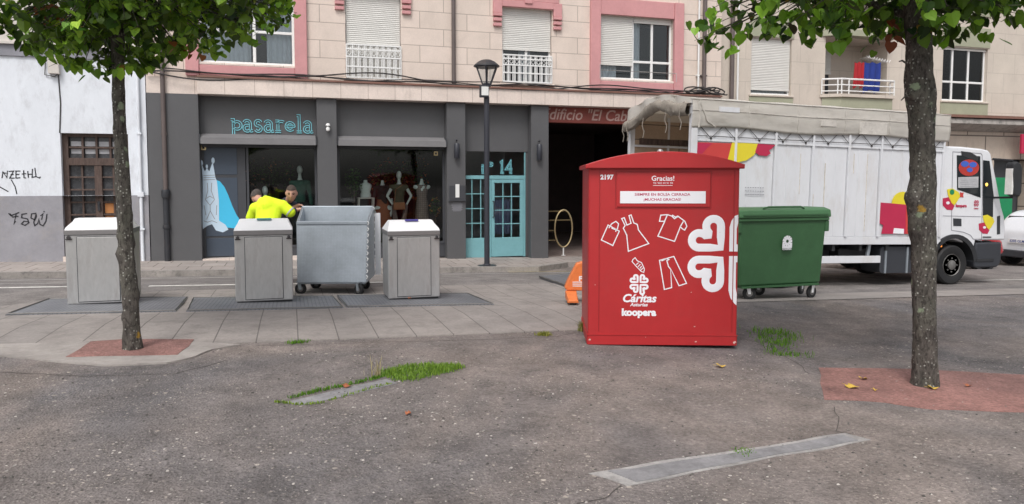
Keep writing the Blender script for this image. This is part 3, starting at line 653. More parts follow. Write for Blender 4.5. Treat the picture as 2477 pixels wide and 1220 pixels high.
def railing(wf, u0, u1, z0, z1, v):
    mb = MB(); H = z1-z0; r = .016
    for t in (0, .33, .63, .86, 1): mb.box((u0, v-.015, z0+H*t-r), (u1, v+.015, z0+H*t+r))
    n = 9
    for i in range(n+1): x = u0+(u1-u0)*i/n; mb.box((x-.012, v-.010, z0), (x+.012, v+.010, z1))
    n = 18
    for i in range(n):
        x = u0+(u1-u0)*(i+.5)/n; mb.box((x-.007, v-.007, z0), (x+.007, v+.007, z0+H*.62))
    for i in range(9):                               # little scrolls in the top rows
        for row in (.75, .93):
            x = u0+(u1-u0)*(i+.5)/9; z = z0+H*row; w_ = (u1-u0)/9*.28
            mb.tube([(x+w_*math.cos(q*.785), v, z+H*.07*math.sin(q*.785)) for q in range(8)], .008, 4, closed=True)
    mb.build('railing', M['white'], wf, world=True)
for dz in (0, 3.0):
    window(ba, up(W1, dz), V0, (.33, .66) if dz else (.57,), .42, shut=[(0, 1, .85)], curt=[(0, .55), (.68, 1)])
    k = window(ba, up(W2, dz), V0, (), None, shut=[(0, 1, .40 if not dz else .6)], curt=[(0, 1)]); a, b, c, e = up(W2, dz); railing(k, a+.01, b-.01, c+.03, c+.78, V0-.03)
    if not dz: MB().box((a+.03, V0+.09, c+.03), (b-.03, V0+.12, c+.8)).build('shutter', M['shutter'], k, world=True)
    k = window(ba, up(W3, dz), V0, (.5,), None, shut=[(0, 1, .46)], curt=[(.35, .65)]); a, b, c, e = up(W3, dz); railing(k, a+.01, b-.01, c+.03, c+.68, V0-.03)
    window(ba, up(W4, dz), V0, (.465, .73), .30, shut=[(0, .465, .24), (.465, 1, .93)], curt=[(.47, .62), (0, .3)])
    a, b, c, e = up(W4, dz)
    MB().tube([(a-.02, V0-.10, c+.20), (b+.06, V0-.10, c+.20)], .009, 5).tube([(a-.02, V0-.10, c+.35), (a-.02, V0-.10, c-.02)], .009, 5).tube([(b+.06, V0-.10, c+.2), (b+.06, V0-.10, c-.02)], .009, 5).build('rail', M['steel'], ba, world=True)
# rainwater pipes
x = onv(1097, 100, V0-.06)[0]; MB().tube([(x, V0-.07, ZFT+.045), (x, V0-.07, 9.5)], .05, 12).build('downpipe', M['pipe_brown'], ba, world=True, smooth=1)
x = onv(399, 400, V0-.1)[0]; MB().tube([(x, V0-.1, 1.35), (x, V0-.1, 9.5)], .048, 12).cb((x, V0-.06, 2.6), (.12, .1, .04)).build('downpipe', M['pipe_brown'], ba, world=True, smooth=1)
MB().tube([(x, V0-.1, -.2), (x, V0-.1, 1.37)], .062, 12).lathe([(.085, 1.22), (.09, 1.26), (.09, 1.36), (.08, 1.40)], 12, Matrix.Translation((x, V0-.1, 0))).lathe([(.078, .55), (.085, .58), (.078, .63)], 12, Matrix.Translation((x, V0-.1, 0))).build('downpipe', M['iron'], ba, world=True, smooth=1)
for px_, m_, r_ in ((1690, 'white', .026), (1704, 'pipe_brown', .055)):
    x = onv(px_, 100, V0-.06)[0]; MB().tube([(x, V0-.07, 3.6), (x, V0-.07, 9.5)], r_, 10).cb((x, V0-.04, 5.8), (r_*3.4, .07, .04)).cb((x, V0-.04, 4.4), (r_*3.4, .07, .04)).build('downpipe', M[m_], ba, world=True, smooth=1)
# bundles of cable along the top of the fascia
for k in range(4):
    pts = []; u = UA0
    while u < UA1: pts.append((u, V0-.10-.02*k, ZFT+.10+.03*k*math.sin(u*.9+k*2)+.025*math.sin(u*2.3+k)+(.05 if k == 3 else 0)*math.sin(u*1.1))); u += .25
    MB().tube(pts, .012+.004*(k % 2), 6).build('cable', M['cable'], ba, world=True, smooth=1)
mb = MB()
for k in range(7):
    c_ = UA1-.9+.12*k; mb.tube([(c_+.3*math.cos(q*.55+k), V0-.14-.03*(k % 3), ZFT+.16+.09*math.sin(q*.55+k*1.7)) for q in range(9)], .02, 5)
mb.build('cable_coil', M['cable'], ba, world=True, smooth=1)

# --- ground floor: dark cladding, pillars proud of recessed bays
def U(px): return onv(px, 430, V0)[0]
bays = [(U(485), U(768)), (U(816), U(1080)), (U(1125), U(1283))]
pil = [(UA0, bays[0][0]), (bays[0][1], bays[1][0]), (bays[1][1], bays[2][0]), (bays[2][1], U(1325))]
for a, b in pil: MB().box((a+.001, V0-.06, -.6), (b, V0+.45, ZF-.003)).build('pillar', M['dark_clad'], ba, world=True, bevel=.006, seg=1)
VR = V0+.20
zA = onv(485, 322, V0)[1]; zB = onv(485, 345, V0)[1]
def shopfloor(u): return G(u, KV+1)+.12
for i, (a, b) in enumerate(bays):
    zlow = zA-.05 if i < 2 else onv(1125, 366, VR)[1]
    MB().box((a+.002, VR, zlow), (b-.002, VR+.1, ZF-.003)).build('sign_panel', M['dark_clad'], ba, world=True)
# awnings, rolled most of the way in
for i in (0, 1):
    a, b = bays[i]; a += .03; b -= .03; aw = MB()
    aw.prism([(VR-.02, zA), (VR-.30, zA-.10), (VR-.32, zA-.24), (VR-.30, zA-.24), (VR-.28, zA-.12), (VR-.02, zA-.03)], a, b, Matrix(((0, 0, 1, 0), (1, 0, 0, 0), (0, 1, 0, 0), (0, 0, 0, 1))))
    o = aw.build('awning', M['awning'] if 'awning' in M else M['dark_clad'], ba, world=True)
    for x in (a-.012, b+.012): MB().cb((x, VR-.16, zA-.13), (.02, .30, .20)).build('bracket', M['dark_trim'], o, world=True)
    MB().box((a, VR-.1, zA-.30), (b, VR-.02, zA-.17)).build('awning_case', M['dark_trim'], o, world=True)
for x, z in ((U(492), onv(492, 358, VR)[1]), (U(1058), onv(1058, 372, VR)[1])):
    o = MB().cb((x, VR-.02, z), (.10, .03, .10)).build('alarm_plate', M['tan'] if 0 else M['brass'], ba, world=True); MB().cb((x, VR-.038, z), (.045, .006, .05)).build('sticker', M['black'], o, world=True)
# little white alarm lamp on the pillar
x, z = onv(793, 305, V0-.07); mb = MB(); Fm = Matrix.Translation((x, V0-.13, z))
mb.lathe([(.0, .06), (.03, .05), (.05, .02), (.05, .0)], 12, Fm).lathe([(.03, -.03), (.045, -.06), (.04, -.11), (.0, -.13)], 12, Fm).cb((x, V0-.09, z-.015), (.03, .06, .03))
mb.build('alarm_lamp', M['white'], ba, world=True, smooth=1)
# shop windows: plinth, frame, glass; the shop behind
vg = V0+.24
zs = .10
fl = MB()
for i in (0, 1):
    a, b = bays[i]; zf = shopfloor((a+b)/2)
    if i == 0: wa = onv(597, 450, vg)[0]
    else: wa = a+.02
    mb = MB(); t = .05
    mb.box((wa, vg-.03, zf), (b-.003, vg+.03, zs-.05)); mb.box((wa, vg-.05, zs-.05), (b-.003, vg+.05, zs))
    mb.box((wa, vg-.03, zs), (wa+t, vg+.03, zA-.2)); mb.box((b-t-.003, vg-.03, zs), (b-.003, vg+.03, zA-.2))
    wf = mb.build('shop_window', M['dark_trim'], ba, world=True)
    MB().box((wa+t, vg-.005, zs), (b-t, vg+.005, zA-.12)).build('pane', M['shopglass'], wf, world=True)
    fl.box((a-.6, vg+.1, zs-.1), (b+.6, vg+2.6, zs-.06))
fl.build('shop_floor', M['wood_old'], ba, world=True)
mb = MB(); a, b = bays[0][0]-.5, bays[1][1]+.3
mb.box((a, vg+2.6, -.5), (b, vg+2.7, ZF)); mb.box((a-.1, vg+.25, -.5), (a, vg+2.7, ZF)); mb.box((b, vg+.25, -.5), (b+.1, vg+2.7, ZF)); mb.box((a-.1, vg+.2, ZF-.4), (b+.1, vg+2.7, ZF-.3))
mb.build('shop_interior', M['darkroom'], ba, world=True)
# blind panelled shop door with the crowned king film
a0, a1 = bays[0][0]+.003, onv(595, 450, vg)[0]; zf = shopfloor(a0)
mb = MB(); mb.box((a0, vg-.02, zf), (a1, vg+.04, zA-.12)); dr = mb.build('shop_door', M['dark_trim'], ba, world=True)
mb = MB(); zz = onv(500, 428, vg)[1]; zk = onv(500, 575, vg)[1]
for c, e in ((zf+.06, zk-.02), (zk+.03, zz-.02), (zz+.05, zA-.3)): mb.box((a0+.06, vg-.030, c), (a1-.18, vg-.021, e))
mb.build('door_panel', M['navy'], dr, world=True, bevel=.004, seg=1)
kx, kz = onv(490, 555, vg-.03); kx1, kz1 = onv(575, 385, vg-.03); F = frame((kx, vg-.030, kz)); w_ = kx1-kx; h_ = kz1-kz
def kp(pts): return [(x*w_, y*h_) for x, y in pts]
MB().prism(kp([(.40, .70), (.50, .68), (.62, .60), (.72, .48), (.82, .33), (.93, .20), (1.03, .12), (1.02, .04), (.98, .0), (.62, .02), (.42, .08)]), .001, .003, F).build('cape_film', M['sky_decal'], dr, world=True)
MB().prism(kp([(.0, .0), (.04, .72), (.02, .93), (.10, .82), (.16, .87), (.22, .82), (.32, .96), (.38, .74), (.42, .68), (.46, .4), (.45, .12), (.62, .06), (.7, -.01), (.55, -.05), (.36, -.02), (.26, .07), (.14, .05)]), .002, .006, F).prism(kp(arc(.02, .94, .04, 0, 330, 8)), .002, .006, F).prism(kp(arc(.33, .975, .045, 0, 330, 8)), .002, .006, F).prism(kp(arc(.16, .89, .03, 0, 330, 8)), .002, .006, F).build('robe_film', M['pale_decal'], dr, world=True)
mb = MB()
for st in ([(.06, .76), (.38, .77)], [(.06, .70), (.38, .71)], [(.06, .73), (.38, .74)], [(.16, .66), (.17, .55), (.10, .42), (.22, .34), (.34, .42), (.26, .55), (.28, .66)], [(.13, .44), (.22, .47), (.31, .44)], [(.22, .34), (.22, .26), (.12, .14)], [(.22, .26), (.34, .14)], [(.04, .12), (.14, .1), (.26, .12), (.40, .09)], [(.06, .34), (.10, .2)], [(.40, .34), (.38, .2)]):
    mb.ribbon(kp(st), .012, F, .008, t0=.006)
mb.build('drawing', M['band'], dr, world=True)
MB().box((a0, V0-.05, zf-.1), (bays[0][1], V0+.2, zf+.03)).build('threshold', M['fascia'], ba, world=True)

# --- the shop name, slab letters in double outline; and the house number
def glyph_strokes(ch):
    a = lambda *q: arc(*q)
    G_ = {
     'p': ([[(.1, 1), (.32, 1), (.32, -.42)], [(.08, -.42), (.58, -.42)], a(.62, .5, .34, 160, -160, 14)], 1.05),
     'a': ([a(.42, .68, .28, 160, 0, 8)+[(.70, .15), (.78, .02), (.92, .06)], a(.42, .27, .27, 60, 350, 10)], .95),
     's': ([a(.42, .73, .25, 20, 270, 9)+a(.42, .25, .25, 90, -160, 9)], .85),
     'r': ([[(.1, .97), (.32, .97), (.32, .02)], [(.08, .02), (.58, .02)], a(.62, .62, .33, 170, 50, 7)], .92),
     'e': ([[(.1, .52), (.80, .52)]+a(.46, .5, .35, 5, 320, 13)], .95),
     'l': ([[(.1, 1.5), (.32, 1.5), (.32, .02)], [(.08, .02), (.56, .02)]], .62),
     'n': ([[(.1, .97), (.28, .97), (.28, .02)], [(.1, .02), (.46, .02)], a(.55, .62, .28, 170, 0, 7)+[(.83, .02)], [(.68, .02), (1, .02)]], 1.1),
     'o': ([a(.3, 1.15, .2, 0, 350, 10)], .75),
     '1': ([[(.1, 1.3), (.38, 1.55), (.38, .02)], [(.1, .02), (.66, .02)]], .85),
     '4': ([[(.72, .02), (.72, 1.55), (.08, .52), (.98, .52)], [(.5, .02), (.94, .02)]], 1.1)}
    return G_[ch]
def outline_word(word, F, H, m, parent, wd, gap, track=1):
    x = 0
    for ch in word:
        if ch == ' ': x += .7; continue
        st, adv = glyph_strokes(ch); mb = MB()
        for s in st:
            for d_ in (gap/2, -gap/2):
                mb.ribbon([(q[0], q[1]) for q in offs([((p[0]+x)*H, p[1]*H) for p in s], d_)], wd, F, .02, t0=.0)
        mb.build('letter', m, parent, world=True); x += adv*track
x0_, z0_ = onv(556, 317, VR); x1_, _ = onv(757, 317, VR)
outline_word('pasarela', frame((x0_, VR-.002, z0_+.0)), (x1_-x0_)/7.2, M['cyan'], ba, .016, .046)

# --- door number fourteen
a, b = bays[2]; vt = V0+.24; b2 = onv(1270, 500, vt)[0]; zf = shopfloor((a+b)/2); ztr0 = onv(1200, 425, vt)[1]; ztr1 = onv(1200, 368, vt)[1]
mb = MB(); t = .055; xs_ = onv(1187, 500, vt)[0]
mb.box((a+.004, vt-.04, ztr0-.09), (b2, vt+.04, ztr0)); mb.box((b2-t, vt-.04, zf), (b2, vt+.04, ztr0-.09)); mb.box((b2-.028, vt-.03, ztr0), (b2, vt+.03, ztr1))
mb.box((a+.004, vt-.03, zf), (xs_, vt+.03, zf+.50)); mb.box((xs_-.035, vt-.03, zf+.5), (xs_, vt+.03, ztr0-.09))
xx = (xs_-.035-a)/3
for i in (1, 2): mb.box((a+xx*i-.012, vt-.02, zf+.5), (a+xx*i+.012, vt+.02, ztr0-.09))
hh = (ztr0-.09-zf-.5)/4
for i in (1, 2, 3): mb.box((a+.004, vt-.021, zf+.5+hh*i-.012), (xs_-.035, vt+.019, zf+.5+hh*i+.012))
po = mb.build('entrance_frame', M['turq'], ba, world=True, bevel=.004, seg=1)
MB().box((a+.004, vt-.004, zf+.5), (xs_, vt+.004, ztr0-.09)).box((a+.004, vt-.004, ztr0), (b2-.03, vt+.004, ztr1)).build('pane', M['shopglass'], po, world=True)
mb = MB(); q0, q1 = xs_+.006, b2-t-.006; f = .085
mb.box((q0, vt-.045, zf+.02), (q1, vt+.03, zf+.50)); mb.box((q0, vt-.045, zf+.5), (q0+f, vt+.03, ztr0-.1)); mb.box((q1-f, vt-.045, zf+.5), (q1, vt+.03, ztr0-.1)); mb.box((q0+f, vt-.045, ztr0-.1-f), (q1-f, vt+.03, ztr0-.1))
xx = (q1-q0-2*f)/3
for i in (1, 2): mb.box((q0+f+xx*i-.012, vt-.03, zf+.5), (q0+f+xx*i+.012, vt+.015, ztr0-.1-f))
hh = (ztr0-.1-f-zf-.5)/4
for i in (1, 2, 3): mb.box((q0+f, vt-.031, zf+.5+hh*i-.012), (q1-f, vt+.014, zf+.5+hh*i+.012))
dl = mb.build('door', M['turq'], ba, world=True, bevel=.004, seg=1)
MB().box((q0+f, vt-.004, zf+.5), (q1-f, vt+.004, ztr0-.1-f)).build('pane', M['shopglass'], dl, world=True)
MB().tube([(q0+.04, vt-.05, zf+1.02), (q0+.05, vt-.11, zf+1.02), (q0+.05, vt-.11, zf+1.42), (q0+.04, vt-.05, zf+1.42)], .014, 8).build('handle', M['iron'], dl, world=True)
x0_, z0_ = onv(1162, 419, vt); outline_word('no 14', frame((x0_, vt-.006, z0_)), .19, M['cyan'], po, .015, .036)
MB().box((b2+.001, vt-.02, zf), (b-.001, vt+.05, ztr1+.3)).box((a, vt-.01, ztr1), (b2+.001, vt+.05, ztr1+.12)).build('side_panel', M['dark_clad'], ba, world=True)
mb = MB(); mb.box((a-.1, vt+2.2, -.6), (b+.1, vt+2.3, ZF)); mb.box((a-.1, vt+.1, -.6), (a-.05, vt+2.2, ZF)); mb.box((b+.05, vt+.1, -.6), (b+.1, vt+2.2, ZF)); mb.box((a-.05, vt+.1, 2.6), (b+.05, vt+2.2, 2.7)); mb.box((a-.05, vt+.06, -.6), (b+.05, vt+2.2, zf+.01))
mb.build('hallway', M['grey_wall'], ba, world=True)
curtain(ba, q0+.12, q1-.12, zf+.55, zf+1.45, vt+.5, 'coatblue', 'door_curtain')
# wall lamps
for px_, p1, p2 in ((1105, 345, 384), (1305, 347, 388)):
    x, z1_ = onv(px_, p1, V0-.15); z0_ = onv(px_, p2, V0-.15)[1]; c_ = Matrix.Translation((x, V0-.15, 0))
    o = MB().lathe([(.05, z0_), (.066, z0_+.02), (.066, z1_-.04), (.05, z1_-.02)], 16, c_).cb((x, V0-.09, (z0_+z1_)/2), (.05, .06, .12)).build('wall_lamp', M['lamp_metal'], ba, world=True, smooth=1)
    MB().tube([(x, V0-.15, z1_-.03), (x, V0-.15, z1_+.05), (x, V0-.06, z1_+.05)], .007, 6).lathe([(.015, z1_+.04), (.035, z1_+.055), (.01, z1_+.08)], 10, c_).build('bracket', M['iron'], o, world=True)
# intercom board and opening-hours lettering on the pillar
a_, b_, c_, e_ = fr(1087, 449, 1124, 484, V0-.06)
o = MB().box((a_, V0-.085, c_), (b_, V0-.061, e_)).build('intercom_board', M['dark_trim'], ba, world=True, bevel=.004)
x = (a_+b_)/2; MB().box((x-.045, V0-.10, c_+.06), (x+.05, V0-.086, e_+.03)).build('intercom', M['white'], o, world=True)
MB().box((a_-.02, V0-.115, c_-.03), (b_+.02, V0-.0605, c_-.003)).build('shelf', M['dark_trim'], o, world=True)
mb = MB(); z = c_-.07
for i, ww in enumerate((.20, .27, .29, .24, .27, .22, .26, .20)):
    mb.box((x-ww/2, V0-.063, z-.008-.028*i), (x+ww/2, V0-.060, z-.028*i+.004))
mb.build('small_lettering', M['band'], ba, world=True)

# --- the passage beside the door, with the red-brown lintel sign and the curved handrail
pa, pb = U(1325), UA1+.2
zl0 = onv(1400, 296, V0)[1]
MB().box((pa+.002, V0+.18, zl0), (pb, V0+.45, ZF-.004)).build('lintel_sign', M['redsign'], ba, world=True)
lt = [k for k in COL.objects if k.name == 'lintel_sign'][0]
xt, zt_ = onv(1320, 277, V0+.18)
text('Edificio "El Cab', .40, frame((xt-.12, V0+.179, zt_+.0)), M['signcream'], lt, bold=.004, shear=.25, align='LEFT', sx=.96, world=True, t=.01)
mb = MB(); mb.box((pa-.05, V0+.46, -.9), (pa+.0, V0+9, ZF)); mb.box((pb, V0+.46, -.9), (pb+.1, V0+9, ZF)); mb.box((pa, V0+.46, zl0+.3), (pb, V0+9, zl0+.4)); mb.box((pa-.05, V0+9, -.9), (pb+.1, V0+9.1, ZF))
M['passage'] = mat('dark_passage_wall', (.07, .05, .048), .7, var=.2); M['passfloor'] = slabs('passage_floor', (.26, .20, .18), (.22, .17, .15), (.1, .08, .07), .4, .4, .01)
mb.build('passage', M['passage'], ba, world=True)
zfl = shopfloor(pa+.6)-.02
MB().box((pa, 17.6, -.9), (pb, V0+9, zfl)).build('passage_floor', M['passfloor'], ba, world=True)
rv = V0+.75; cx, cz = onv(1363, 553, rv); rx = onv(1384, 553, rv)[0]-cx; rz = onv(1363, 508, rv)[1]-cz
hr = thing('handrail', 'brass tubular handrail with an oval end loop in the dark passage', 'handrail', (cx, rv, zfl))
MB().tube([(cx+rx*math.cos(q*math.pi/12), rv, cz+rz*math.sin(q*math.pi/12)) for q in range(24)], .024, 8, closed=True).build('loop', M['brass'], hr, world=True, smooth=1)
mb = MB()
for k in (.93, .45, -.1, -.62): mb.tube([(cx-.52, rv+.02, cz+rz*k), (cx+rx*(1-k*k)**.5*(.95 if k == .45 else -1 if k < .9 else 0), rv+.02, cz+rz*k)], .017, 6)
mb.build('rail', M['brass'], hr, world=True, smooth=1)
MB().tube([(cx, rv, cz-rz), (cx, rv, zfl)], .02, 8).lathe([(.06, zfl), (.06, zfl+.01)], 12, Matrix.Translation((cx, rv, 0))).build('post', M['white'], hr, world=True, smooth=1)

# --- beige building on the right
VB = V0+.25
bb = thing('beige_apartment_building', 'beige stone building with olive panels and a balcony of washing, behind the lorry cab', 'building', (18, VB, 0))
UB0 = UA1+.004
X1 = fr(1817, 90, 1915, 228, VB); X3 = fr(2280, 112, 2388, 243, VB)
bal = fr(1996, 90, 2146, 228, VB); bz0, bz1 = bal[2], bal[3]
holes = [X1, X3, (bal[0], bal[1], bz0, bz1)]; H2 = [up(h, 3.1) for h in holes]
ZB = 3.45
sh = [(onv(2412, 470, VB)[0]-.15, onv(2412, 470, VB)[0]+1.3, -1.2, onv(2420, 385, VB)[1])]
mb = MB(); wall(mb, UB0, 45, ZB, 10.6, VB, holes+H2, .3); mb.build('wall', M['beige'], bb, world=True)
mb = MB(); wall(mb, UB0, 45, -1.6, ZB-.002, VB+.03, sh, .3); mb.build('ground_floor_wall', M['beige_big'], bb, world=True)
MB().box((UB0+.3, VB+2.6, -1.5), (45, VB+9, 10.6)).box((UB0, VB-.4, 10.61), (45, VB+9, 10.8)).build('roof', M['band'], bb, world=True)
MB().box((sh[0][0], VB+.35, -1.5), (sh[0][1], VB+.4, sh[0][3])).build('dark_shutter', M['dark_trim'], bb, world=True)
x0_ = onv(2285, 300, VB)[0]-1.5
o = MB().prism([(VB, 3.55), (VB-.45, 3.47), (VB-.5, 3.32), (VB-.42, 3.28), (VB, 3.12)], x0_, 44, Matrix(((0, 0, 1, 0), (1, 0, 0, 0), (0, 1, 0, 0), (0, 0, 0, 1)))).build('eaves', M['kerb'], bb, world=True)
MB().box((x0_, VB-.52, 3.5), (44, VB, 3.58)).build('copper_flashing', M['copper'], bb, world=True)
for dz in (0, 3.1):
    window(bb, up(X1, dz), VB, (), None, shut=[(0, 1, .10)], dark=True)
    window(bb, up(X3, dz), VB, (.27, .63), .36, shut=[(0, 1, .97)], dark=True, curt=[(.62, 1)] if dz == 0 else True)
    for (a, b, c, e) in (up(X1, dz), up(X3, dz)):
        MB().box((a-.05, VB-.03, e+.03), (b+.05, VB+.02, e+.62)).build('olive_panel', M['olive'], bb, world=True); MB().box((a-.05, VB-.03, c-.48), (b+.05, VB+.02, c-.065)).build('olive_panel', M['olive'], bb, world=True)
    a, b, c, e = up(holes[2], dz)
    mb = MB(); mb.box((a, VB+1.0, c), (b, VB+1.05, e)); mb.box((a-.05, VB+.3, c), (a, VB+1.05, e)); mb.box((b, VB+.3, c), (b+.05, VB+1.05, e)); mb.box((a-.05, VB+.3, e), (b+.05, VB+1.05, e+.05)); mb.build('balcony_niche', M['beige'], bb, world=True)
    m2 = MB(); m2.box((a+.02, VB+.85, c), (a+.85, VB+.90, c+.75)); dk = m2.build('balcony_door', M['dusty_pane'], bb, world=True)
    s = MB(); n = 26
    for i in range(n): s.box((a+.02, VB+.80+.01*(i % 2), c+.76+(e-c-.8)*i/n), (a+.88, VB+.84, c+.755+(e-c-.8)*(i+1)/n))
    s.box((a+.02, VB+.78, c+.70), (a+.88, VB+.85, c+.76)); s.build('roller_shutter', M['shutter'], dk, world=True)
    bs_ = MB().prism([(a-.18, VB-.02), (a+.30, VB-.36), (b-.02, VB-.36), (b+.12, VB-.02)], c-.10, c-.01).build('balcony', M['beige'], bb, world=True)
    MB().prism([(a-.1, VB-.02), (a+.32, VB-.30), (b-.06, VB-.30), (b+.06, VB-.02)], c-.42, c-.102).build('soffit', M['olive'], bs_, world=True)
    MB().prism([(a-.15, VB-.02), (a+.32, VB-.33), (b-.05, VB-.33), (b+.1, VB-.02)], e+.02, e+.2).build('soffit', M['olive'], bs_, world=True)
    rb = MB(); P = [(a-.14, VB-.05), (a+.31, VB-.33), (b-.04, VB-.33), (b+.08, VB-.05)]
    for h in (.05+.0, .22, .39): rb.tube([(x, y, c+.02+h) for x, y in P], .018 if h < .3 else .026, 6)
    for x, y in P+[(P[1][0]*.8+P[0][0]*.2, P[1][1]*.8+P[0][1]*.2), ((P[1][0]+.25), P[1][1])]: rb.tube([(x, y, c-.01), (x, y, c+.41)], .02, 6)
    rb.build('railing', M['white'], bs_, world=True, smooth=1)
x = onv(1772, 100, VB-.08)[0]; MB().tube([(x, VB-.08, 3.5), (x, VB-.08, 10)], .06, 12).build('downpipe', M['pipe_brown'], bb, world=True, smooth=1)
x = onv(1787, 100, VB-.08)[0]; MB().tube([(x, VB-.06, 3.5), (x, VB-.06, 10)], .028, 8).build('downpipe', M['white'], bb, world=True, smooth=1)
pg = fr(2468, 325, 2530, 372, VB-.4); MB().box((pg[0], VB-.45, pg[2]), (pg[1], VB-.38, pg[3])).build('pink_sign', M['magenta'], bb, world=True, bevel=.01)
text('C', .3, frame(((pg[0]+pg[1])/2, VB-.452, (pg[2]+pg[3])/2)), M['pink'], [k for k in COL.objects if k.name == 'pink_sign'][0], world=True)
gx = fr(2412, 430, 2436, 560, VB); o = MB().box((gx[0]-.3, VB-.06, -1.2), (gx[1]+.15, VB+.0, gx[3])).build('green_door', M['green_paint'], bb, world=True, bevel=.01)
# washing on the balcony
a, b, c, e = holes[2]
M['carred_cloth'] = mat('red_cloth', (.34, .015, .022), .9, var=.1)
def cloth(name, label, u0, u1, z1, z0, m, v=VB-.12):
    mb = MB(); mb.grid(lambda s, t: (u0+(u1-u0)*s, v+.035*math.sin(s*17+t*2)*(.4+t), z1+(z0-z1)*t*(1-.12*abs(math.sin(s*4.5)))-.05*abs(math.sin(s*6.3))*(1-t)), 24, 6)
    o = mb.build(name, m, None, smooth=60, fix=False); tag(o, label, 'laundry', 'washing hung on the balcony'); return o
ru = fr(2059, 150, 2081, 220, VB); bu = fr(2083, 150, 2121, 228, VB)
cloth('hanging_cloth', 'bright red garment hanging on the balcony, left of the blue one', ru[0], ru[1], ru[3], ru[2]+.04, M['carred_cloth'])
M['blue_cloth'] = mat('blue_cloth', (.015, .035, .21), .9, var=.1)
cloth('hanging_cloth', 'wide royal blue garment hanging on the balcony', bu[0], bu[1], bu[3], bu[2], M['blue_cloth'])
dr_ = MB(); q = fr(2092, 140, 2143, 160, VB)
for i in range(9):
    x = q[0]+(q[1]-q[0])*i/8; z = q[3]-.03*i*.4; dr_.tube([(x-.05, VB-.12, z+.04), (x, VB-.12, z-.04), (x+.05, VB-.12, z+.04)], .009, 4)
    dr_.tube([(x, VB-.12, z), (x, VB+.2, z)], .007, 4)
tag(dr_.build('drying_rack', M['white'], None), 'small white folding drying rack on the balcony above the blue garment', 'drying rack')

# ------------------------------------------------------------------ street lamp
lp = Vector((onv(1178, 648, 15.72)[0], 15.72, 0)); lp.z = G(lp.x, lp.y)+.12
def lz(py): return onv(1178, py, 15.72)[1]-lp.z
sl_ = thing('street_lamp', 'dark grey street lamp with glass lantern, standing in front of the turquoise door', 'street lamp', lp)
hw = 14/2477*0+onv(1194, 400, 15.72)[0]-onv(1178, 400, 15.72)[0]; r = 7.5/14*0+.062
MB().lathe([(.085, 0), (.085, .03), (r, .05), (r, lz(236)), (r*.7, lz(234))], 20).build('post', M['lamp_metal'], sl_, smooth=1)
MB().lathe([(.22, -.01), (.22, .006), (.09, .012)], 20).build('base_plate', M['iron'], sl_, smooth=1)
zb, zt_, zc = lz(208), lz(162), lz(147); rb_, rt_ = .09, .255
cage = MB()
for k in range(6):
    a = math.pi/3*k+.2; cage.tube([(rb_*math.cos(a), rb_*math.sin(a), zb), (rt_*math.cos(a), rt_*math.sin(a), zt_)], .016, 5)
cage.lathe([(rb_+.015, zb-.02), (rb_+.02, zb+.02)], 6, Matrix.Rotation(.2, 4, 'Z')).lathe([(rt_+.02, zt_-.02), (rt_+.025, zt_+.02)], 6, Matrix.Rotation(.2, 4, 'Z'))
cage.lathe([(.06, zb-.10), (.05, zb-.02)], 12)
cage.build('lantern_frame', M['lamp_metal'], sl_)
MB().lathe([(rb_-.01, zb), (rt_-.02, zt_-.01)], 6, Matrix.Rotation(.2, 4, 'Z'), cap=False).build('lantern_glass', M['glass'], sl_)
MB().lathe([(rt_+.035, zt_), (rt_+.03, zt_+.03), (rt_*.75, zc-.03), (.11, zc+.01), (.0, zc+.02)], 20).build('lantern_hood', M['iron'], sl_, smooth=1)
ll = MB().lathe([(.075, zb+.0), (.085, zb+.02), (.085, zb+.05), (.03, zb+.07)], 12).build('lamp_holder', M['darkgrey'], sl_, smooth=1)
o = MB().box((-.17, -.14, lz(237)), (.02, .0, lz(209))).build('floodlight', M['darkgrey'], sl_, bevel=.01); MB().box((-.155, -.147, lz(233)), (.005, -.141, lz(212))).build('lens', M['lens'], o)

# ------------------------------------------------------------------ steel plates and the three bin posts of the underground containers
M['steel_dark'] = mat('darker_brushed_steel', (.25, .24, .24), .45, .6, var=.05)
def plate(poly, lab, h=.022):
    pts = pxy(*poly); c = Vector((sum(p[0] for p in pts)/4, sum(p[1] for p in pts)/4)); zc_ = G(*c)
    o = thing('access_plate', lab, 'metal plate', (c.x, c.y, zc_), 0, 'ribbed steel plates in the pavement')
    top = [(x-c.x, y-c.y, G(x, y)+h-zc_) for x, y in pts]; bot = [(x*.99, y*.985, z-h-.03) for x, y, z in top]
    MB().hexa(bot+top).build('plate_lid', M['plate'], o, bevel=.004)
    inn = [(x*.985, y*.97, z+.004) for x, y, z in top]; e = MB()
    e.tube(inn, .010, 4, closed=True); e.build('edge_trim', M['rim'], o)
    return o
plate([(12, 766), (426, 757), (455, 722), (118, 727)], 'ribbed steel plate under the bin post behind the left tree')
plate([(450, 757), (832, 748), (806, 719), (466, 724)], 'ribbed steel plate between the two other plates, under the middle bin post')
plate([(838, 747), (1196, 740), (1132, 713), (814, 718)], 'ribbed steel plate under the right-hand bin post, nearest the red clothes bank')
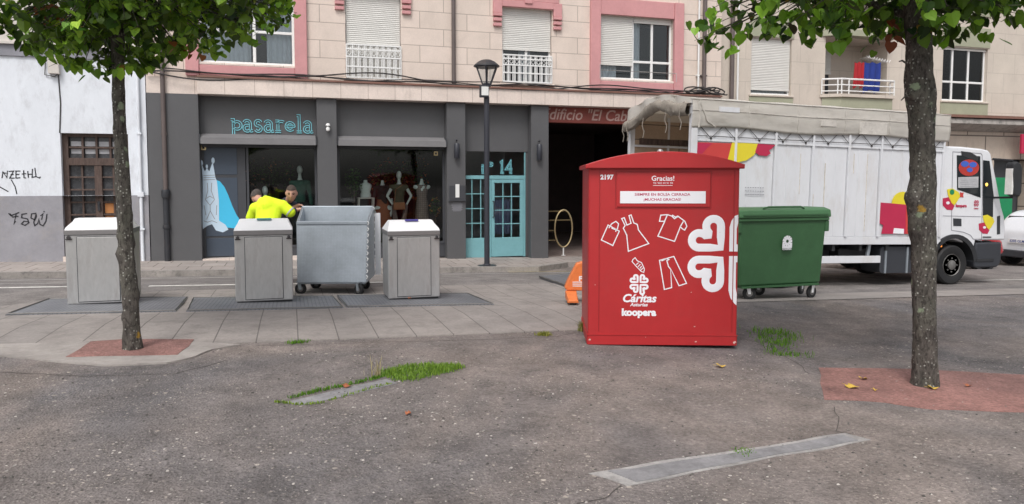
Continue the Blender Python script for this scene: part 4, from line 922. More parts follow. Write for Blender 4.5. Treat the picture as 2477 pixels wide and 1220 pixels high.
def bin_post(px0, px1, pyb, lab, handle, tint):
    A_ = g(px0, pyb, .022); B_ = g(px1, pyb-1, .022); W = B_.x-A_.x; c = Vector(((A_.x+B_.x)/2, A_.y, A_.z)); dp = .66
    o = thing('bin_post', lab, 'waste bin', c, 0, 'stainless bin posts on steel plates')
    h1, h2, h3 = .92, .985, 1.125; w = W/2; g1 = w*.64
    mb = MB(); mb.box((-w, 0, .02), (w, dp, h1)); b = mb.build('body', M[tint], o, bevel=.012)
    MB().box((-w+.02, .02, 0), (w-.02, dp-.02, .02)).build('base', M['chassis'], o)
    d = MB(); d.box((-g1, -.008, .05), (g1, -.001, h1-.03)); dr = d.build('door_panel', M[tint], o, bevel=.004); gp = MB(); gp.ribbon([(-g1-.004, .045), (g1+.004, .045), (g1+.004, h1-.025), (-g1-.004, h1-.025)], .007, frame((0, -.0005, 0)), .002, closed=True); gp.build('door_gap', M['darkgrey'], o)
    for s in (-1, 1):
        MB().lathe([(.0, -.03), (.022, -.028), (.022, 0)], 12, Matrix.Translation((s*w*.88, 0, h1-.03)) @ Matrix.Rotation(R(90), 4, 'X') @ Matrix.Scale(-1, 4, (0, 0, 1))).box((s*w*.88-.035, -.02, h1-.06), (s*w*.88+.035, -.001, h1-.045)).build('lock', M['iron'], o, smooth=1)
    # hood: vertical lip, sloping front, flat top tapering at the sides
    k = w+.005; t = w*.86
    vs = [(-k, -.014, h1), (k, -.014, h1), (k, dp+.01, h1), (-k, dp+.01, h1), (-k, -.014, h2), (k, -.014, h2), (k, dp+.01, h2), (-k, dp+.01, h2)]
    MB().hexa(vs).build('hood_lip', M['steel_dark'], o, bevel=.006)
    prof = [(-.012, h2+.001, k), (.03, h2+.035, k*.985), (.20, h3-.035, t*1.03), (.27, h3, t), (.42, h3, t), (dp, h2+.02, k*.97), (dp, h2+.001, k)]
    vs = []; fs = []; n = len(prof)
    for y, z, ww in prof: vs += [(-ww, y, z), (ww, y, z)]
    for i in range(n-1): fs.append((2*i, 2*i+1, 2*i+3, 2*i+2))
    fs += [tuple(2*i for i in range(n-1, -1, -1)), tuple(2*i+1 for i in range(n))]
    MB().add(vs, fs).build('hood', M['steel_pale_sky'], o, bevel=.01, smooth=30)
    if handle: MB().box((-.09, .21, h3-.012), (.10, .27, h3+.012)).build('handle', M[handle], o, bevel=.006)
    return o
b1 = bin_post(163, 313, 741, 'steel bin post partly hidden behind the left tree trunk', None, 'steel')
b2 = bin_post(570, 710, 735, 'steel bin post directly left of the wheeled metal cart, hiding the man in yellow', 'teal', 'steel')
b3 = bin_post(940, 1069, 727, 'warm-toned steel bin post right of the wheeled metal cart', 'indigo', 'steel')

# ------------------------------------------------------------------ wheeled mesh cart
FL, FR_, BR = g(722, 680, .21), g(885, 682, .21), g(922, 669, .21)
base = (FL+BR)/2; ct = thing('wheeled_cart', 'empty galvanised mesh cart on four black castors between two steel bin posts', 'cart', (base.x, base.y, G(base.x, base.y)))
lo = ct.location
ex = (FR_-FL).normalized(); ey = (BR-FR_); ey = (ey-ex*ey.dot(ex)).normalized()*max(.55, ey.length); ex.z = 0; ey.z = 0
W = (FR_-FL).length; Z0 = .21
P0 = Vector((FL.x-lo.x, FL.y-lo.y, Z0)); P1 = P0+ex*W; P2 = P1+ey*1.1; P3 = P0+ey*1.1-ex*.04
hf = cp(722, 539, 1); f_d = FL.x*math.sin(YAW)+FL.y*math.cos(YAW); hf = cp(722, 538, f_d).z-lo.z
b_d = (P2.x+lo.x)*math.sin(YAW)+(P2.y+lo.y)*math.cos(YAW); hb = cp(924, 501, b_d).z-lo.z
T0, T1, T2, T3 = P0+Vector((0, 0, hf-Z0)), P1+Vector((0, 0, hf-Z0))+ex*.03, P2+Vector((0, 0, hb-Z0))+ex*.0, P3+Vector((0, 0, hb-Z0))-ex*.08
def panel(a, b, c, d, nm, m='galvmesh', th=.022):
    n = (b-a).cross(d-a).normalized()*th
    o = MB().hexa([a, b, b+n, a+n, d, c, c+n, d+n]).build(nm, M[m], ct); return o
for a, b, c, d, nm in ((P0, P1, T1, T0, 'side_panel'), (P1, P2, T2, T1, 'side_panel'), (P3, P2, T2, T3, 'side_panel'), (P0, P3, T3, T0, 'side_panel')): panel(a, b, c, d, nm)
MB().hexa([P0-Vector((0, 0, .03)), P1-Vector((0, 0, .03)), P2-Vector((0, 0, .03)), P3-Vector((0, 0, .03)), P0, P1, P2, P3]).build('floor_frame', M['galv'], ct, bevel=.006)
r = .016
rm = MB(); rm.tube([T0, T1, T2, T3], .018, 6, closed=True)
for a, b in ((P0, T0), (P1, T1), (P2, T2), (P3, T3)): rm.tube([a, b], r, 6)
off_ = -ey.normalized()*.01
rm.tube([T0+off_*1.2+Vector((0, 0, -.012)), T1+off_*1.2+Vector((0, 0, -.012))], .03, 6)
rm.build('rim', M['galv'], ct, smooth=1)
cl = MB()
for (a, b) in ((P1, T1), (P2, T2)):
    for k in range(10):
        q = a.lerp(b, (k+.5)/10)+ex*.012-ey.normalized()*.02; cl.tube([q, q+Vector((0, 0, .03))+ex*.02, q+Vector((0, 0, .055))-ex*.005], .008, 4)
cl.build('corner_tie', M['white'], ct)
q = P0+ex*.16-ey.normalized()*.012+Vector((0, 0, .13)); Fq = frame(q, ex, (0, 0, 1))
lb = MB().prism([(-.10, -.05), (-.06, -.09), (.05, -.10), (.10, -.03), (.08, .06), (-.03, .09), (-.09, .05)], 0, .006, Fq).build('dark_label', M['darkgrey'], ct)
MB().box((.12, .0, 0), (.21, .10, .005), Fq).build('white_label', M['white'], ct)
MB().box((-.035, -.02, 0), (.03, .13, .012), frame(P3+Vector((0, 0, .02))-ex*.02, ex, (0, 0, 1))).build('bracket', M['galv'], ct)
MB().hexa([P2+ex*.03, P2+ex*.12, P2+ex*.12+ey*.03, P2+ex*.03+ey*.03]+[k+Vector((0, 0, hb-.10-Z0)) for k in (P2+ex*.03, P2+ex*.12, P2+ex*.12+ey*.03, P2+ex*.03+ey*.03)]).build('push_bar', M['white_dirty'], ct)
def castor(par, pos, rad, ang, m='rubber', br='galv', tk=.04):
    C = Matrix.Translation(pos) @ Matrix.Rotation(ang, 4, 'Z'); RX = C @ Matrix.Rotation(R(90), 4, 'X')
    w_ = MB().lathe([(rad*.35, -tk*.5), (rad*.93, -tk*.5), (rad, -tk*.3), (rad, tk*.3), (rad*.93, tk*.5), (rad*.35, tk*.5)], 22, RX).build('castor', M[m], par, smooth=1)
    MB().lathe([(rad*.5, -tk*.56), (rad*.5, tk*.56)], 16, RX).build('rim', M['rim'], w_, smooth=1)
    k = MB(); 
    for s in (-1, 1): k.prism([(-.02, -.01), (.02, -.01), (rad*.55, rad*1.25), (-rad*.15, rad*1.25)], s*tk*.62-.003, s*tk*.62+.003, RX @ Matrix.Rotation(0, 4, 'Z'))
    k.cb((rad*.2, 0, rad*1.28), (rad*.9, tk*1.7, .012), C); k.build('fork', M[br], w_); return w_
for p, a in ((P0+ex*.02+ey*.06, 2.9), (P1-ex*.10-ey*.02, 2.2), (P2-ex*.12-ey*.18, 2.5), (P3+ex*.15-ey*.2, .3)):
    u_, v_ = p.x+lo.x, p.y+lo.y; castor(ct, (p.x, p.y, G(u_, v_)-lo.z+.088), .086, a, tk=.05)
# a bent broom/lever leaning in front: nothing more

# ------------------------------------------------------------------ red clothes bank
cL, cR = g(1420, 839), g(1779, 841); Lc = (cL+cR)/2
yaw = -YAW-.035
D_ = Lc.x*math.sin(YAW)+Lc.y*math.cos(YAW); Wc = 361/FPX*D_/math.cos(.09); s_ = D_/FPX
rc = thing('clothes_bank', 'red painted steel clothing collection container with white drawings, number 2197', 'clothing container', Lc, yaw)
hB = (839-405)*s_*1.01; w = Wc/2; dp = 1.0
def rrect(w, d, r, n=4): return arc(w-r, d-r, r, 0, 90, n)+arc(-w+r, d-r, r, 90, 180, n)+arc(-w+r, r, r, 180, 270, n)+arc(w-r, r, r, 270, 360, n)
zf0 = .022
MB().prism(rrect(w, dp, .022), zf0+.10, hB-.01).build('body', M['red'], rc, smooth=30)
MB().prism(rrect(w+.008, dp, .026), zf0, zf0+.098).box((-w-.008, -.006, zf0+.098), (w+.008, 0, zf0+.105)).build('plinth', M['red'], rc, smooth=30)
for x in (-w+.1, w-.1):
    for y in (.12, dp-.12): MB().cb((x, y, zf0/2), (.22 if y < .5 else .1, .10, zf0)).build('foot', M['darkgrey'], rc)
hC = (839-367)*s_*1.01; ov = .035
pr = [(-w-ov, hB-.012), (w+ov, hB-.012), (w+ov, hB+.03)]
n = 24
for i in range(n+1):
    x = w+ov-(2*(w+ov))*i/n; t = x/(w+ov); pr.append((x, hB+.03+(hC-hB-.03)*(1-abs(t)**2.1)))
lid = MB().prism(pr, -.045, dp+.03, Matrix(((1, 0, 0, 0), (0, 0, 1, 0), (0, 1, 0, 0), (0, 0, 0, 1)))).build('roof', M['red'], rc, bevel=.006, seg=2)
MB().prism([(x*.985, z-.014 if z > hB+.02 else z+.01) for x, z in pr], -.062, -.0452, Matrix(((1, 0, 0, 0), (0, 0, 1, 0), (0, 1, 0, 0), (0, 0, 0, 1)))).build('gable_panel', M['red'], lid)
MB().lathe([(.03, 0), (.034, .015), (.02, .035), (0, .04)], 12, Matrix.Translation((.0, .25, hC-.002))).build('lifting_eye', M['steel'], lid, smooth=1)
M['chip'] = mat('chipped_paint', (.62, .40, .36), .7, var=.2)
for px_, py_, r__ in ((1669, 705, .007), (1437, 688, .006), (1678, 788, .008), (1682, 825, .012), (1775, 826, .02), (1735, 560, .004), (1425, 822, .014), (1560, 815, .005)):
    qx, qz = (px_-1600)*s_*1.005, (839-py_)*s_*1.012; cc = MB().prism([(qx+r__*(1+.5*math.sin(k*2.3+px_))*math.cos(k*.9), qz+r__*(.6+.3*math.cos(k*3.1+py_))*math.sin(k*.9)) for k in range(7)], .0005, .002, frame((0, 0, 0))); cc.build('chip', M['chip'], rc)
# front face measured in the photograph: pixels to (x, z) on the front
def fxz(px, py): return ((px-1600)*s_*1.005, (839-py)*s_*1.012+.0)
Ff = frame((0, 0, 0))      # local front plane y = 0
def FP(pts): return [fxz(*p) for p in pts]
a = fxz(1487, 418); b = fxz(1710, 500)
hp = MB().box((a[0], -.012, b[1]), (b[0], -.0005, a[1])).build('chute_flap', M['red'], rc, bevel=.006)
mb = MB(); a2 = (a[0]-.012, a[1]+.012); b2_ = (b[0]+.012, b[1]-.012)
mb.ribbon([(a2[0], a2[1]), (b2_[0], a2[1]), (b2_[0], b2_[1]), (a2[0], b2_[1])], .008, Ff, .004, closed=True); mb.build('flap_gap', M['red_dark'], rc)
for x in (1446, 1768):
    q = fxz(x, 420)[0]; MB().box((q-.004, -.004, .16), (q+.004, -.0005, hB-.03)).build('seam', M['red_dark'], rc)
a = fxz(1495, 462); b = fxz(1699, 491); Fh = frame((0, -.012, 0))
MB().box((a[0], -.0155, b[1]), (b[0], -.0125, a[1])).build('white_label', M['white_film'], hp)
q = fxz(1597, 470); text('SIEMPRE EN BOLSA CERRADA', .036, frame((q[0]-.005, -.0157, q[1])), M['redprint'], hp, bold=.0006, t=.001, sx=1.16)
q = fxz(1597, 482); text('¡MUCHAS GRACIAS!', .036, frame((q[0]-.005, -.0157, q[1])), M['redprint'], hp, bold=.0006, t=.001, sx=1.16)
q = fxz(1597, 432); text('Gracias!', .070, frame((q[0], -.012, q[1])), M['white_film'], hp, t=.002, bold=.001)
q = fxz(1597, 443); text('Tlf. 902 54 91 94', .026, frame((q[0], -.012, q[1])), M['white_film'], hp, t=.002, sx=1.1)
a = fxz(1573, 448); b = fxz(1620, 449); MB().box((a[0], -.0135, b[1]), (b[0], -.0121, a[1])).build('underline', M['white_film'], hp)
q = fxz(1463, 429); text('2197', .064, frame((q[0], 0, q[1])), M['white_film'], rc, 'number', bold=.003, t=.002)
def draw(lines, wd, name='drawing', closed=None):
    mb = MB()
    for i, l in enumerate(lines): mb.ribbon(FP(l), wd, Ff, .002, closed=bool(closed and i in closed), t0=.0003)
    return mb.build(name, M['white_film'], rc, fix=False)
Z = lambda pts: [(1400+x/2.391, 350+y/2.391) for x, y in pts]
lw = .0105
draw([Z([(160, 462), (225, 497), (188, 580), (122, 548)]), Z([(165, 480), (180, 455), (205, 441), (220, 455), (215, 480), (203, 500)]), Z([(180, 480), (212, 492)])], lw, closed=(0,))
draw([Z([(238, 425), (253, 420), (268, 462), (292, 452), (280, 408), (292, 404), (308, 450), (328, 458), (335, 490), (395, 568), (278, 613), (268, 520), (248, 480), (258, 465)])], lw, closed=(0,))
draw([Z([(462, 405), (500, 402), (525, 410), (540, 425), (562, 412), (600, 440), (612, 468), (600, 490), (585, 482), (575, 470), (543, 555), (447, 525), (485, 440), (455, 440)]), Z([(527, 404), (545, 416), (560, 410)]), Z([(483, 442), (500, 402)]), Z([(575, 470), (592, 440)])], lw, closed=(0,))
draw([Z([(458, 665), (540, 642), (615, 797), (572, 811), (522, 712), (530, 822), (488, 833)]), Z([(470, 668), (498, 655), (512, 660), (497, 668)]), Z([(500, 665), (510, 700), (522, 715)])], lw, closed=(0,))
draw([Z([(305, 660), (318, 650), (330, 668), (355, 678), (372, 715), (368, 735), (352, 728), (325, 700), (300, 672)]), Z([(325, 690), (338, 678)]), Z([(335, 702), (348, 688)]), Z([(345, 712), (357, 698)]), Z([(350, 722), (366, 708)])], lw*.8, closed=(0,))
def hearts(cx, cy, k, wd, name, quads=((-1, 1), (-1, -1), (1, 1), (1, -1)), tail=None):
    """four hearts laid as a cross, points to the centre; k scales the drawing (1 = the large emblem)"""
    for sx, sy in quads:
        P = [(14.4, 14.4), (14.4, 40)]+arc(32, 66, 17.6, 180, -8, 12)+[(48.5, 58), (46, 51), (45, 45)]
        pts = P+[(y, x) for x, y in P[::-1]][1:-1]
        if tail == (sx, sy): pts = [(x, y+(22 if y > 50 and x < 50 else 0)) for x, y in pts]
        q = FP([(cx+sx*x*k, cy-sy*y*k) for x, y in pts])
        rr = [wd/2*(1.28 if 42 < x < 52 and 42 < z < 52 else 1) for x, z in pts]; MB().tube([(x, z, 0) for x, z in q], rr, 12, Ff @ Matrix.Diagonal((1, 1, .05, 1)), closed=True).build(name, M['white_film'], rc, fix=False)
hearts(1752, 611.5, 1, .079, 'emblem', quads=((-1, 1), (-1, -1)))
# right half of the emblem runs out over the rounded corner
for lst in ([(1768, 606), (1768, 560), (1769, 540), (1775, 526), (1783, 520)], [(1760, 600), (1783, 600)]):
    pass
MB().prism(FP([(1758, 606), (1758, 548), (1762, 533), (1770, 521), (1778, 518), (1778, 538), (1775, 552), (1775, 589), (1778, 589), (1778, 606)]), 0.0003, .002, Ff).build('emblem', M['white_film'], rc)
MB().prism(FP([(1758, 617), (1778, 617), (1778, 632), (1775, 632), (1775, 693), (1778, 709), (1778, 736), (1772, 731), (1763, 718), (1758, 700)]), 0.0003, .002, Ff).build('emblem', M['white_film'], rc)
hearts(1543, 684.5, .245, .021, 'emblem', tail=(1, -1))
q = fxz(1543, 721); text('Cáritas', .112, frame((q[0], 0, q[1])), M['white_film'], rc, bold=.0036, shear=.22, t=.002, sx=1.05)
q = fxz(1543, 736); text('Asturias', .048, frame((q[0], 0, q[1])), M['white_film'], rc, bold=.0012, shear=.2, t=.002, sx=1.1)
q = fxz(1543, 755); text('koopera', .098, frame((q[0], 0, q[1])), M['white_film'], rc, bold=.005, t=.002, sx=1.04)

# ------------------------------------------------------------------ green four-wheeled bin
gv = 9.2; gx0 = onv(1783, 600, gv)[0]; gx1 = onv(2006, 510, gv)[0]; gc = (gx0+gx1)/2; gz = G(gc, gv+.4)
gb = thing('wheeled_bin', 'dark green plastic wheeled bin with flat lid between the red clothes bank and the lorry', 'wheeled bin', (gc, gv, gz))
def gh(py): return onv(1900, py, gv)[1]-gz
W = gx1-gx0; w = W/2; zt_ = gh(530); zb = gh(690); dp = .78
tw, bw = w*.955, w*.89
mb = MB(); mb.add([(-bw, .05, zb), (bw, .05, zb), (bw, dp-.06, zb), (-bw, dp-.06, zb), (-tw, 0, zt_), (tw, 0, zt_), (tw, dp, zt_), (-tw, dp, zt_)], [(3,2,1,0),(4,5,6,7),(0,1,5,4),(1,2,6,5),(2,3,7,6),(3,0,4,7)])
mb.build('body', M['green'], gb, bevel=.03, seg=3, smooth=30)
MB().box((-w*.985, -.03, zt_-.03), (w*.985, dp+.03, zt_+.02)).build('rim', M['green_lid'], gb, bevel=.012)
for s in (-1, 1): MB().box((s*tw-.035, -.012, zt_-.20), (s*tw+.035, .04, zt_-.032)).build('rim_rib', M['green'], gb, bevel=.012)
zl = gh(503)
mb = MB(); mb.prism([(-.05, zt_+.022), (dp+.05, zt_+.022), (dp+.03, zl-.02), (dp*.6, zl), (.1, zl), (-.035, zl-.035), (-.05, zt_+.05)], -w, w, Matrix(((0, 0, 1, 0), (1, 0, 0, 0), (0, 1, 0, 0), (0, 0, 0, 1))))
ld = mb.build('lid', M['green_lid'], gb, bevel=.012, seg=2)
MB().tube([(-w*.45, .02, zl-.01), (-w*.35, .0, zl+.014), (w*.35, .0, zl+.014), (w*.45, .02, zl-.01)], .014, 6).build('lid_handle', M['green'], ld, smooth=1)
MB().box((-w*.92, -.062, zt_+.055), (w*.92, -.051, zt_+.075)).build('lid_groove', M['green'], ld)
MB().box((-bw*.95, .03, zb-.03), (bw*.95, dp-.1, zb+.0)).build('underframe', M['green'], gb)
for px_, y, an in ((1812, .10, 2.8), (1962, .10, .2), (1937, dp-.12, .5), (1835, dp-.12, 2.6)):
    x = onv(px_, 710, gv+y)[0]-gc; castor(gb, (x, y, .098+G(gc+x, gv+y)-gz), .098, an, br='steel_pale_sky')
q = ((onv(1902, 590, gv)[0]-gc), gh(588)); Fg = frame((q[0], .05*(1-(q[1]-zb)/(zt_-zb))-.021, q[1]), (1, 0, 0), (0, -.05/(zt_-zb), 1))
mb = MB()
for k in range(11):
    a = math.pi*2*k/11; c, s = math.cos(a), math.sin(a); mb.add([(.022*c-.010*s, .028+.022*s+.010*c, .02), (.085*c-.020*s, .028+.085*s+.020*c, .02), (.085*c+.020*s, .028+.085*s-.020*c, .02), (.022*c+.010*s, .028+.022*s-.010*c, .02)], [(0, 1, 2, 3)], Fg)
mb.build('emblem', M['white_film'], gb, fix=False)
mb = MB().prism([(-.085, -.075), (.085, -.075), (.085, .0), (.06, -.012), (.04, -.045), (0, -.052), (-.04, -.045), (-.06, -.012), (-.085, .0)], .018, .022, Fg).build('emblem', M['white_film'], gb)
text('COGERSA', .034, frame((q[0], .012, q[1]-.105)), M['white_film'], gb, bold=.001, t=.003) if 0 else text('COGERSA', .036, Fg @ Matrix.Translation((0, -.092, .019)), M['white_film'], gb, bold=.001, t=.003)

# ------------------------------------------------------------------ orange pallet truck
jA = g(1393, 741); pj = thing('pallet_truck', 'orange hand pallet truck half hidden behind the left edge of the red clothes bank', 'pallet truck', jA)
pj.rotation_euler = (0, 0, -YAW)
k = (jA.x*math.sin(YAW)+jA.y*math.cos(YAW))/FPX
def J(px, py): return ((px-1393)*k, (741-py)*k)
body = [J(*p) for p in ((1370, 706), (1376, 690), (1400, 644), (1414, 640), (1470, 640), (1490, 690), (1490, 716), (1376, 712))]
pj_b = MB().prism(body, -.50, -.36, frame((0, 0, 0))).build('body', M['orange'], pj, bevel=.015)
text('FPJ', .095, frame((J(1416, 683)[0], .36, J(1416, 683)[1])), M['white_film'], pj_b, bold=.004)
mb = MB()
for i in range(3): mb.box((J(1390, 0)[0], .358-.002, J(0, 692+5*i)[1]), (J(1440, 0)[0], .3605, J(0, 690+5*i)[1]))
mb.build('small_lettering', M['white_film'], pj_b)
for x0 in (1372, 1440):
    a, b = J(x0, 0)[0], J(x0, 0)[0]+.16
    MB().hexa([(a, -.02, .045), (b, -.02, .045), (b, .40, .05), (a, .40, .05), (a+.02, -.02, .085), (b-.02, -.02, .085), (b, .40, .16), (a, .40, .16)]).build('fork', M['orange'], pj, bevel=.01)
    MB().lathe([(.038, -.04), (.04, 0), (.038, .04)], 14, Matrix.Translation(((a+b)/2, .03, .04)) @ Matrix.Rotation(R(90), 4, 'Y')).build('roller', M['rubber'], pj, smooth=1)
x = J(1440, 0)[0]
MB().tube([(x, .52, .3), (x+.05, .62, .75), (x+.08, .70, 1.12)], .02, 8).tube([(x-.10, .70, 1.12), (x-.10, .72, 1.24), (x+.26, .72, 1.24), (x+.26, .70, 1.12), (x-.10, .70, 1.12)], .014, 8).build('handle', M['orange'], pj, smooth=1)
MB().lathe([(.09, -.03), (.095, 0), (.09, .03)], 18, Matrix.Translation((x, .5, .095)) @ Matrix.Rotation(R(90), 4, 'Y')).build('steering_wheel', M['rubber'], pj, smooth=1)

M['tarp_patch'] = mat('stained_tarpaulin', (.52, .49, .45), .75, var=.15, scale=5, dirt=(.22, .2, .17), damt=.6); M['rust_streak'] = mat('rust_streak', (.60, .55, .49), .7, var=.3, scale=12)
# ------------------------------------------------------------------ lorry with a tarpaulin body
VT = 10.8; U0 = onv(1665, 300, VT)[0]; tr = thing('lorry', 'white tarpaulin-sided lorry with colourful shapes, its rear open, parked along the road', 'lorry', (U0, VT, G(U0, VT)))
tr.rotation_euler = (0, math.atan(.0246), 0)
def T(px, py, v=VT):
    u, z = onv(px, py, v); return (u-U0, z-G(u, VT) if 1 else z)
Lb = T(2280, 400)[0]; WT = 2.35; zr0 = T(1900, 590)[1]; zr1 = T(1900, 572)[1]; zm = T(1680, 336)[1]; zv = T(1700, 310)[1]; ztop = T(1700, 240)[1]
zr0, zr1 = .88, 1.0
zr0 = T(2100, 592)[1]; zr1 = T(2100, 573)[1]
# floor and chassis
MB().box((0, .0, zr0), (Lb, WT, zr1)).build('side_rail', M['white_dirty'], tr, bevel=.006)
MB().box((.3, .55, zr0-.30), (Lb+1.6, .75, zr0-.04)).box((.3, 1.6, zr0-.30), (Lb+1.6, 1.8, zr0-.04)).box((.3, .75, zr0-.25), (.5, 1.6, zr0-.06)).build('chassis', M['chassis'], tr)
for x in [Lb*i/9 for i in range(1, 9)]: MB().box((x-.03, .05, zr0-.12), (x+.03, WT-.05, zr0-.003)).build('cross_member', M['chassis'], tr)
# side panels (drop sides) with stiffening ribs
posts = [T(p, 450)[0] for p in (1769, 1866, 1957, 2044, 2122, 2203)]; edges = [.05]+posts+[Lb-.04]
for s, yy in ((0, .0), (1, WT-.05)):
    for a, b in zip(edges, edges[1:]):
        o = MB().box((a+.030, yy+.008, zr1+.003), (b-.030, yy+.042, zm-.01)).build('side_board', M['white_dirty'] if not s else M['plank'], tr, bevel=.004)
        if not s:
            n = 2
            for i in range(1, n+1): x = a+(b-a)*i/(n+1); MB().box((x-.012, .002, zr1+.02), (x+.012, .008, zm-.03)).build('rib', M['white_dirty'], o)
    for x in [.0]+posts+[Lb-.06]:
        MB().box((x-.022, yy-(.032 if not s else .006), zr1+.001), (x+.022 if x > 0 else x+.10, yy+.054, ztop-.1)).build('post', M['white_dirty'], tr, bevel=.004)
    MB().box((.10, yy-.016, zm-.03), (Lb, yy+.03, zm+.008)).build('top_rail', M['white_dirty'], tr)
    MB().box((.06, yy+.005, zm+.01), (Lb-.02, yy+.040, zv+.3)).build('upper_board', M['white_dirty' if not s else 'plank'], tr)
    hz = MB()
    for i in range(int((Lb-.2)/.26)): x = .18+i*.26; hz.cb((x, yy+.02, zm-.2), (.01, .01, .01)) if 0 else None
    if not s:
        rp = MB(); n = 22; zz = [(.12+(Lb-.2)*i/n, -.022, zm+.02+(.0 if i % 2 else (zv-zm+.03))) for i in range(n+1)]
        rp.tube(zz, .008, 4); rp.tube([(.08, -.018, zm+.055), (Lb-.05, -.018, zm+.05)], .006, 4)
        for x, y, z in zz: rp.cb((x, y, z), (.03, .018, .035))
        rp.build('lacing_rope', M['cable'], tr)
# headboard, floor planks inside
MB().box((Lb-.06, .06, zr1), (Lb-.02, WT-.06, ztop-.12)).build('headboard', M['plank'], tr)
MB().box((0.02, .06, zr1+.001), (Lb-.07, WT-.06, zr1+.03)).build('bed_floor', M['plank'], tr)
mb = MB()
for i in range(24): mb.box((.25+i*.12, WT-.075, zm+.03), (.31+i*.12, WT-.055, zm+.13))
mb.box((.2, WT-.058, zm+.02), (3.2, WT-.050, zm+.14)); mb.build('slatted_row', M['wood_old'], tr)
# tarpaulin roof: arched cover and its valances, wrinkled
def arch(t): return .16*math.sin(math.pi*t)
def tarp(s, t):                  # s along, t round the section
    x = -.03+(Lb+.06)*s; w_ = .006*noise.noise((x*1.2, t*14, 3))+.003*noise.noise((x*9, t*6, 5))
    zlow = zv+.0+.025*math.sin(x*2.1)
    if t < .22: k = t/.22; return (x, -.035-.02*math.sin(k*3.1)+w_*2+.012*noise.noise((x*1.5, k*2, 8))-.010*abs(math.sin(x*math.pi/(Lb/5)))**.3, zlow+(ztop-zlow)*k)
    if t > .78: k = (1-t)/.22; return (x, WT+.035+w_*2, zlow+(ztop-zlow)*k)
    k = (t-.22)/.56; return (x, -.02+(WT+.04)*k, ztop+arch(k)-.03*abs(math.sin(x*math.pi/(Lb/5)))*math.sin(math.pi*k)+w_)
mb = MB(); mb.grid(tarp, 110, 60); cov = mb.build('tarpaulin_cover', M['tarp'], tr, smooth=50, fix=False)
sm = cov.modifiers.new('solid', 'SOLIDIFY'); sm.thickness = .004
for px_, py_, a_, b_ in ((1748, 266, .42, .085),):
    x, z = T(px_, py_); MB().box((x-a_/2+.02, -.075, z-b_/2), (x+a_/2, -.06, z+b_/2)).build('pale_patch', M['white_dirty'], cov)
for px_, py_, a_, b_ in ((2098, 312, .62, .22), (1990, 300, .34, .10)):
    x, z = T(px_, py_); MB().box((x-a_/2, -.074, z-b_/2), (x+a_/2, -.058, z+b_/2)).build('tarpaulin_patch', M['tarp_patch'], cov, bevel=.004)
mb = MB(); mb.tube([tuple(Vector(tarp(q/40, .13))+Vector((0, -.006, 0))) for q in range(41)], .006, 4); mb.build('seam', M['tarp_patch'], cov)
mb = MB(); mb.tube([tuple(Vector(tarp(q/40, .215))+Vector((0, -.004, .004))) for q in range(41)], .009, 4); mb.build('seam', M['tarp_patch'], cov)
for f_ in (.2, .38, .56, .74, .9):
    mb = MB(); mb.tube([tuple(Vector(tarp(f_+.001*math.sin(q*2), .01+q/10*.19))+Vector((0, -.005, 0))) for q in range(11)], .005, 4); mb.build('seam', M['tarp_patch'], cov)
mb = MB(); Wd = [(.10, -.045, ztop-.02), (.25, -.06, zv+.12), (.42, -.05, zv+.02)]; mb.tube(Wd, [.03, .022, .012], 6); mb.tube([(.08, -.045, ztop-.05), (.12, -.06, zv+.2), (.10, -.05, zv+.0)], [.035, .025, .015], 6); mb.build('crease', M['tarp'], cov, smooth=1)
for px_, p0, p1, w__ in ((1990, 395, 500, .012), (1930, 372, 470, .010), (2060, 372, 420, .008), (2093, 372, 560, .006), (1905, 500, 560, .01), (1962, 470, 562, .012)):
    x, z1__ = T(px_, p0); z0__ = T(px_, p1)[1]; MB().box((x, -.0025, z0__), (x+w__, .0075, z1__)).build('rust_streak', M['rust_streak'], tr)

# rolled rear flap hanging in folds from the rear bow
def roll(s, t):
    yy = WT*1.02*(1-s)-.02; a = t*2*math.pi; sag = .13*math.sin(s*math.pi*2.2+.6)+.10*(1-s)
    r = .085+.03*noise.noise((s*6, math.cos(a), math.sin(a)))+.02*noise.noise((s*22, math.cos(a)*3, math.sin(a)*3))
    zc_ = ztop+arch(1-s)-.16-.05*math.sin(s*9)-(.14*(1-s))
    return (-.06+r*math.cos(a), yy, zc_+r*1.25*math.sin(a))
mb = MB(); mb.grid(roll, 60, 14); mb.build('rolled_flap', M['tarp_roll'], tr, smooth=60, fix=False)
def drape(s, t):
    yy = WT*(1-s); return (-.04-.03*math.sin(s*23)-.02*t, yy, ztop+arch(1-s)+.01-t*(.12+.04*math.sin(s*9)+.10*(1-s)))
mb = MB(); mb.grid(drape, 40, 4); mb.build('rear_flap', M['tarp'], tr, smooth=60, fix=False)
for s_i in (.02, .10, .38, .74, .95):
    y = WT*(1-s_i); z = ztop-.3-.1*(1-s_i); MB().tube([(-.16, y, z+.15), (-.17, y+.02, z), (-.15, y-.03, z-.10), (-.16, y-.01, z-.22)], .008, 5).build('strap', M['tarp_roll'], tr, smooth=1)
MB().box((-.02, .01, zr0-.02), (-.001, WT-.01, zr1+.0)).box((-.02, -.005, zr1+.001), (0.0, .06, ztop)).box((-.02, WT-.09, zr1+.001), (.0, WT+.01, ztop-.04)).build('rear_frame', M['white_dirty'], tr, bevel=.003)
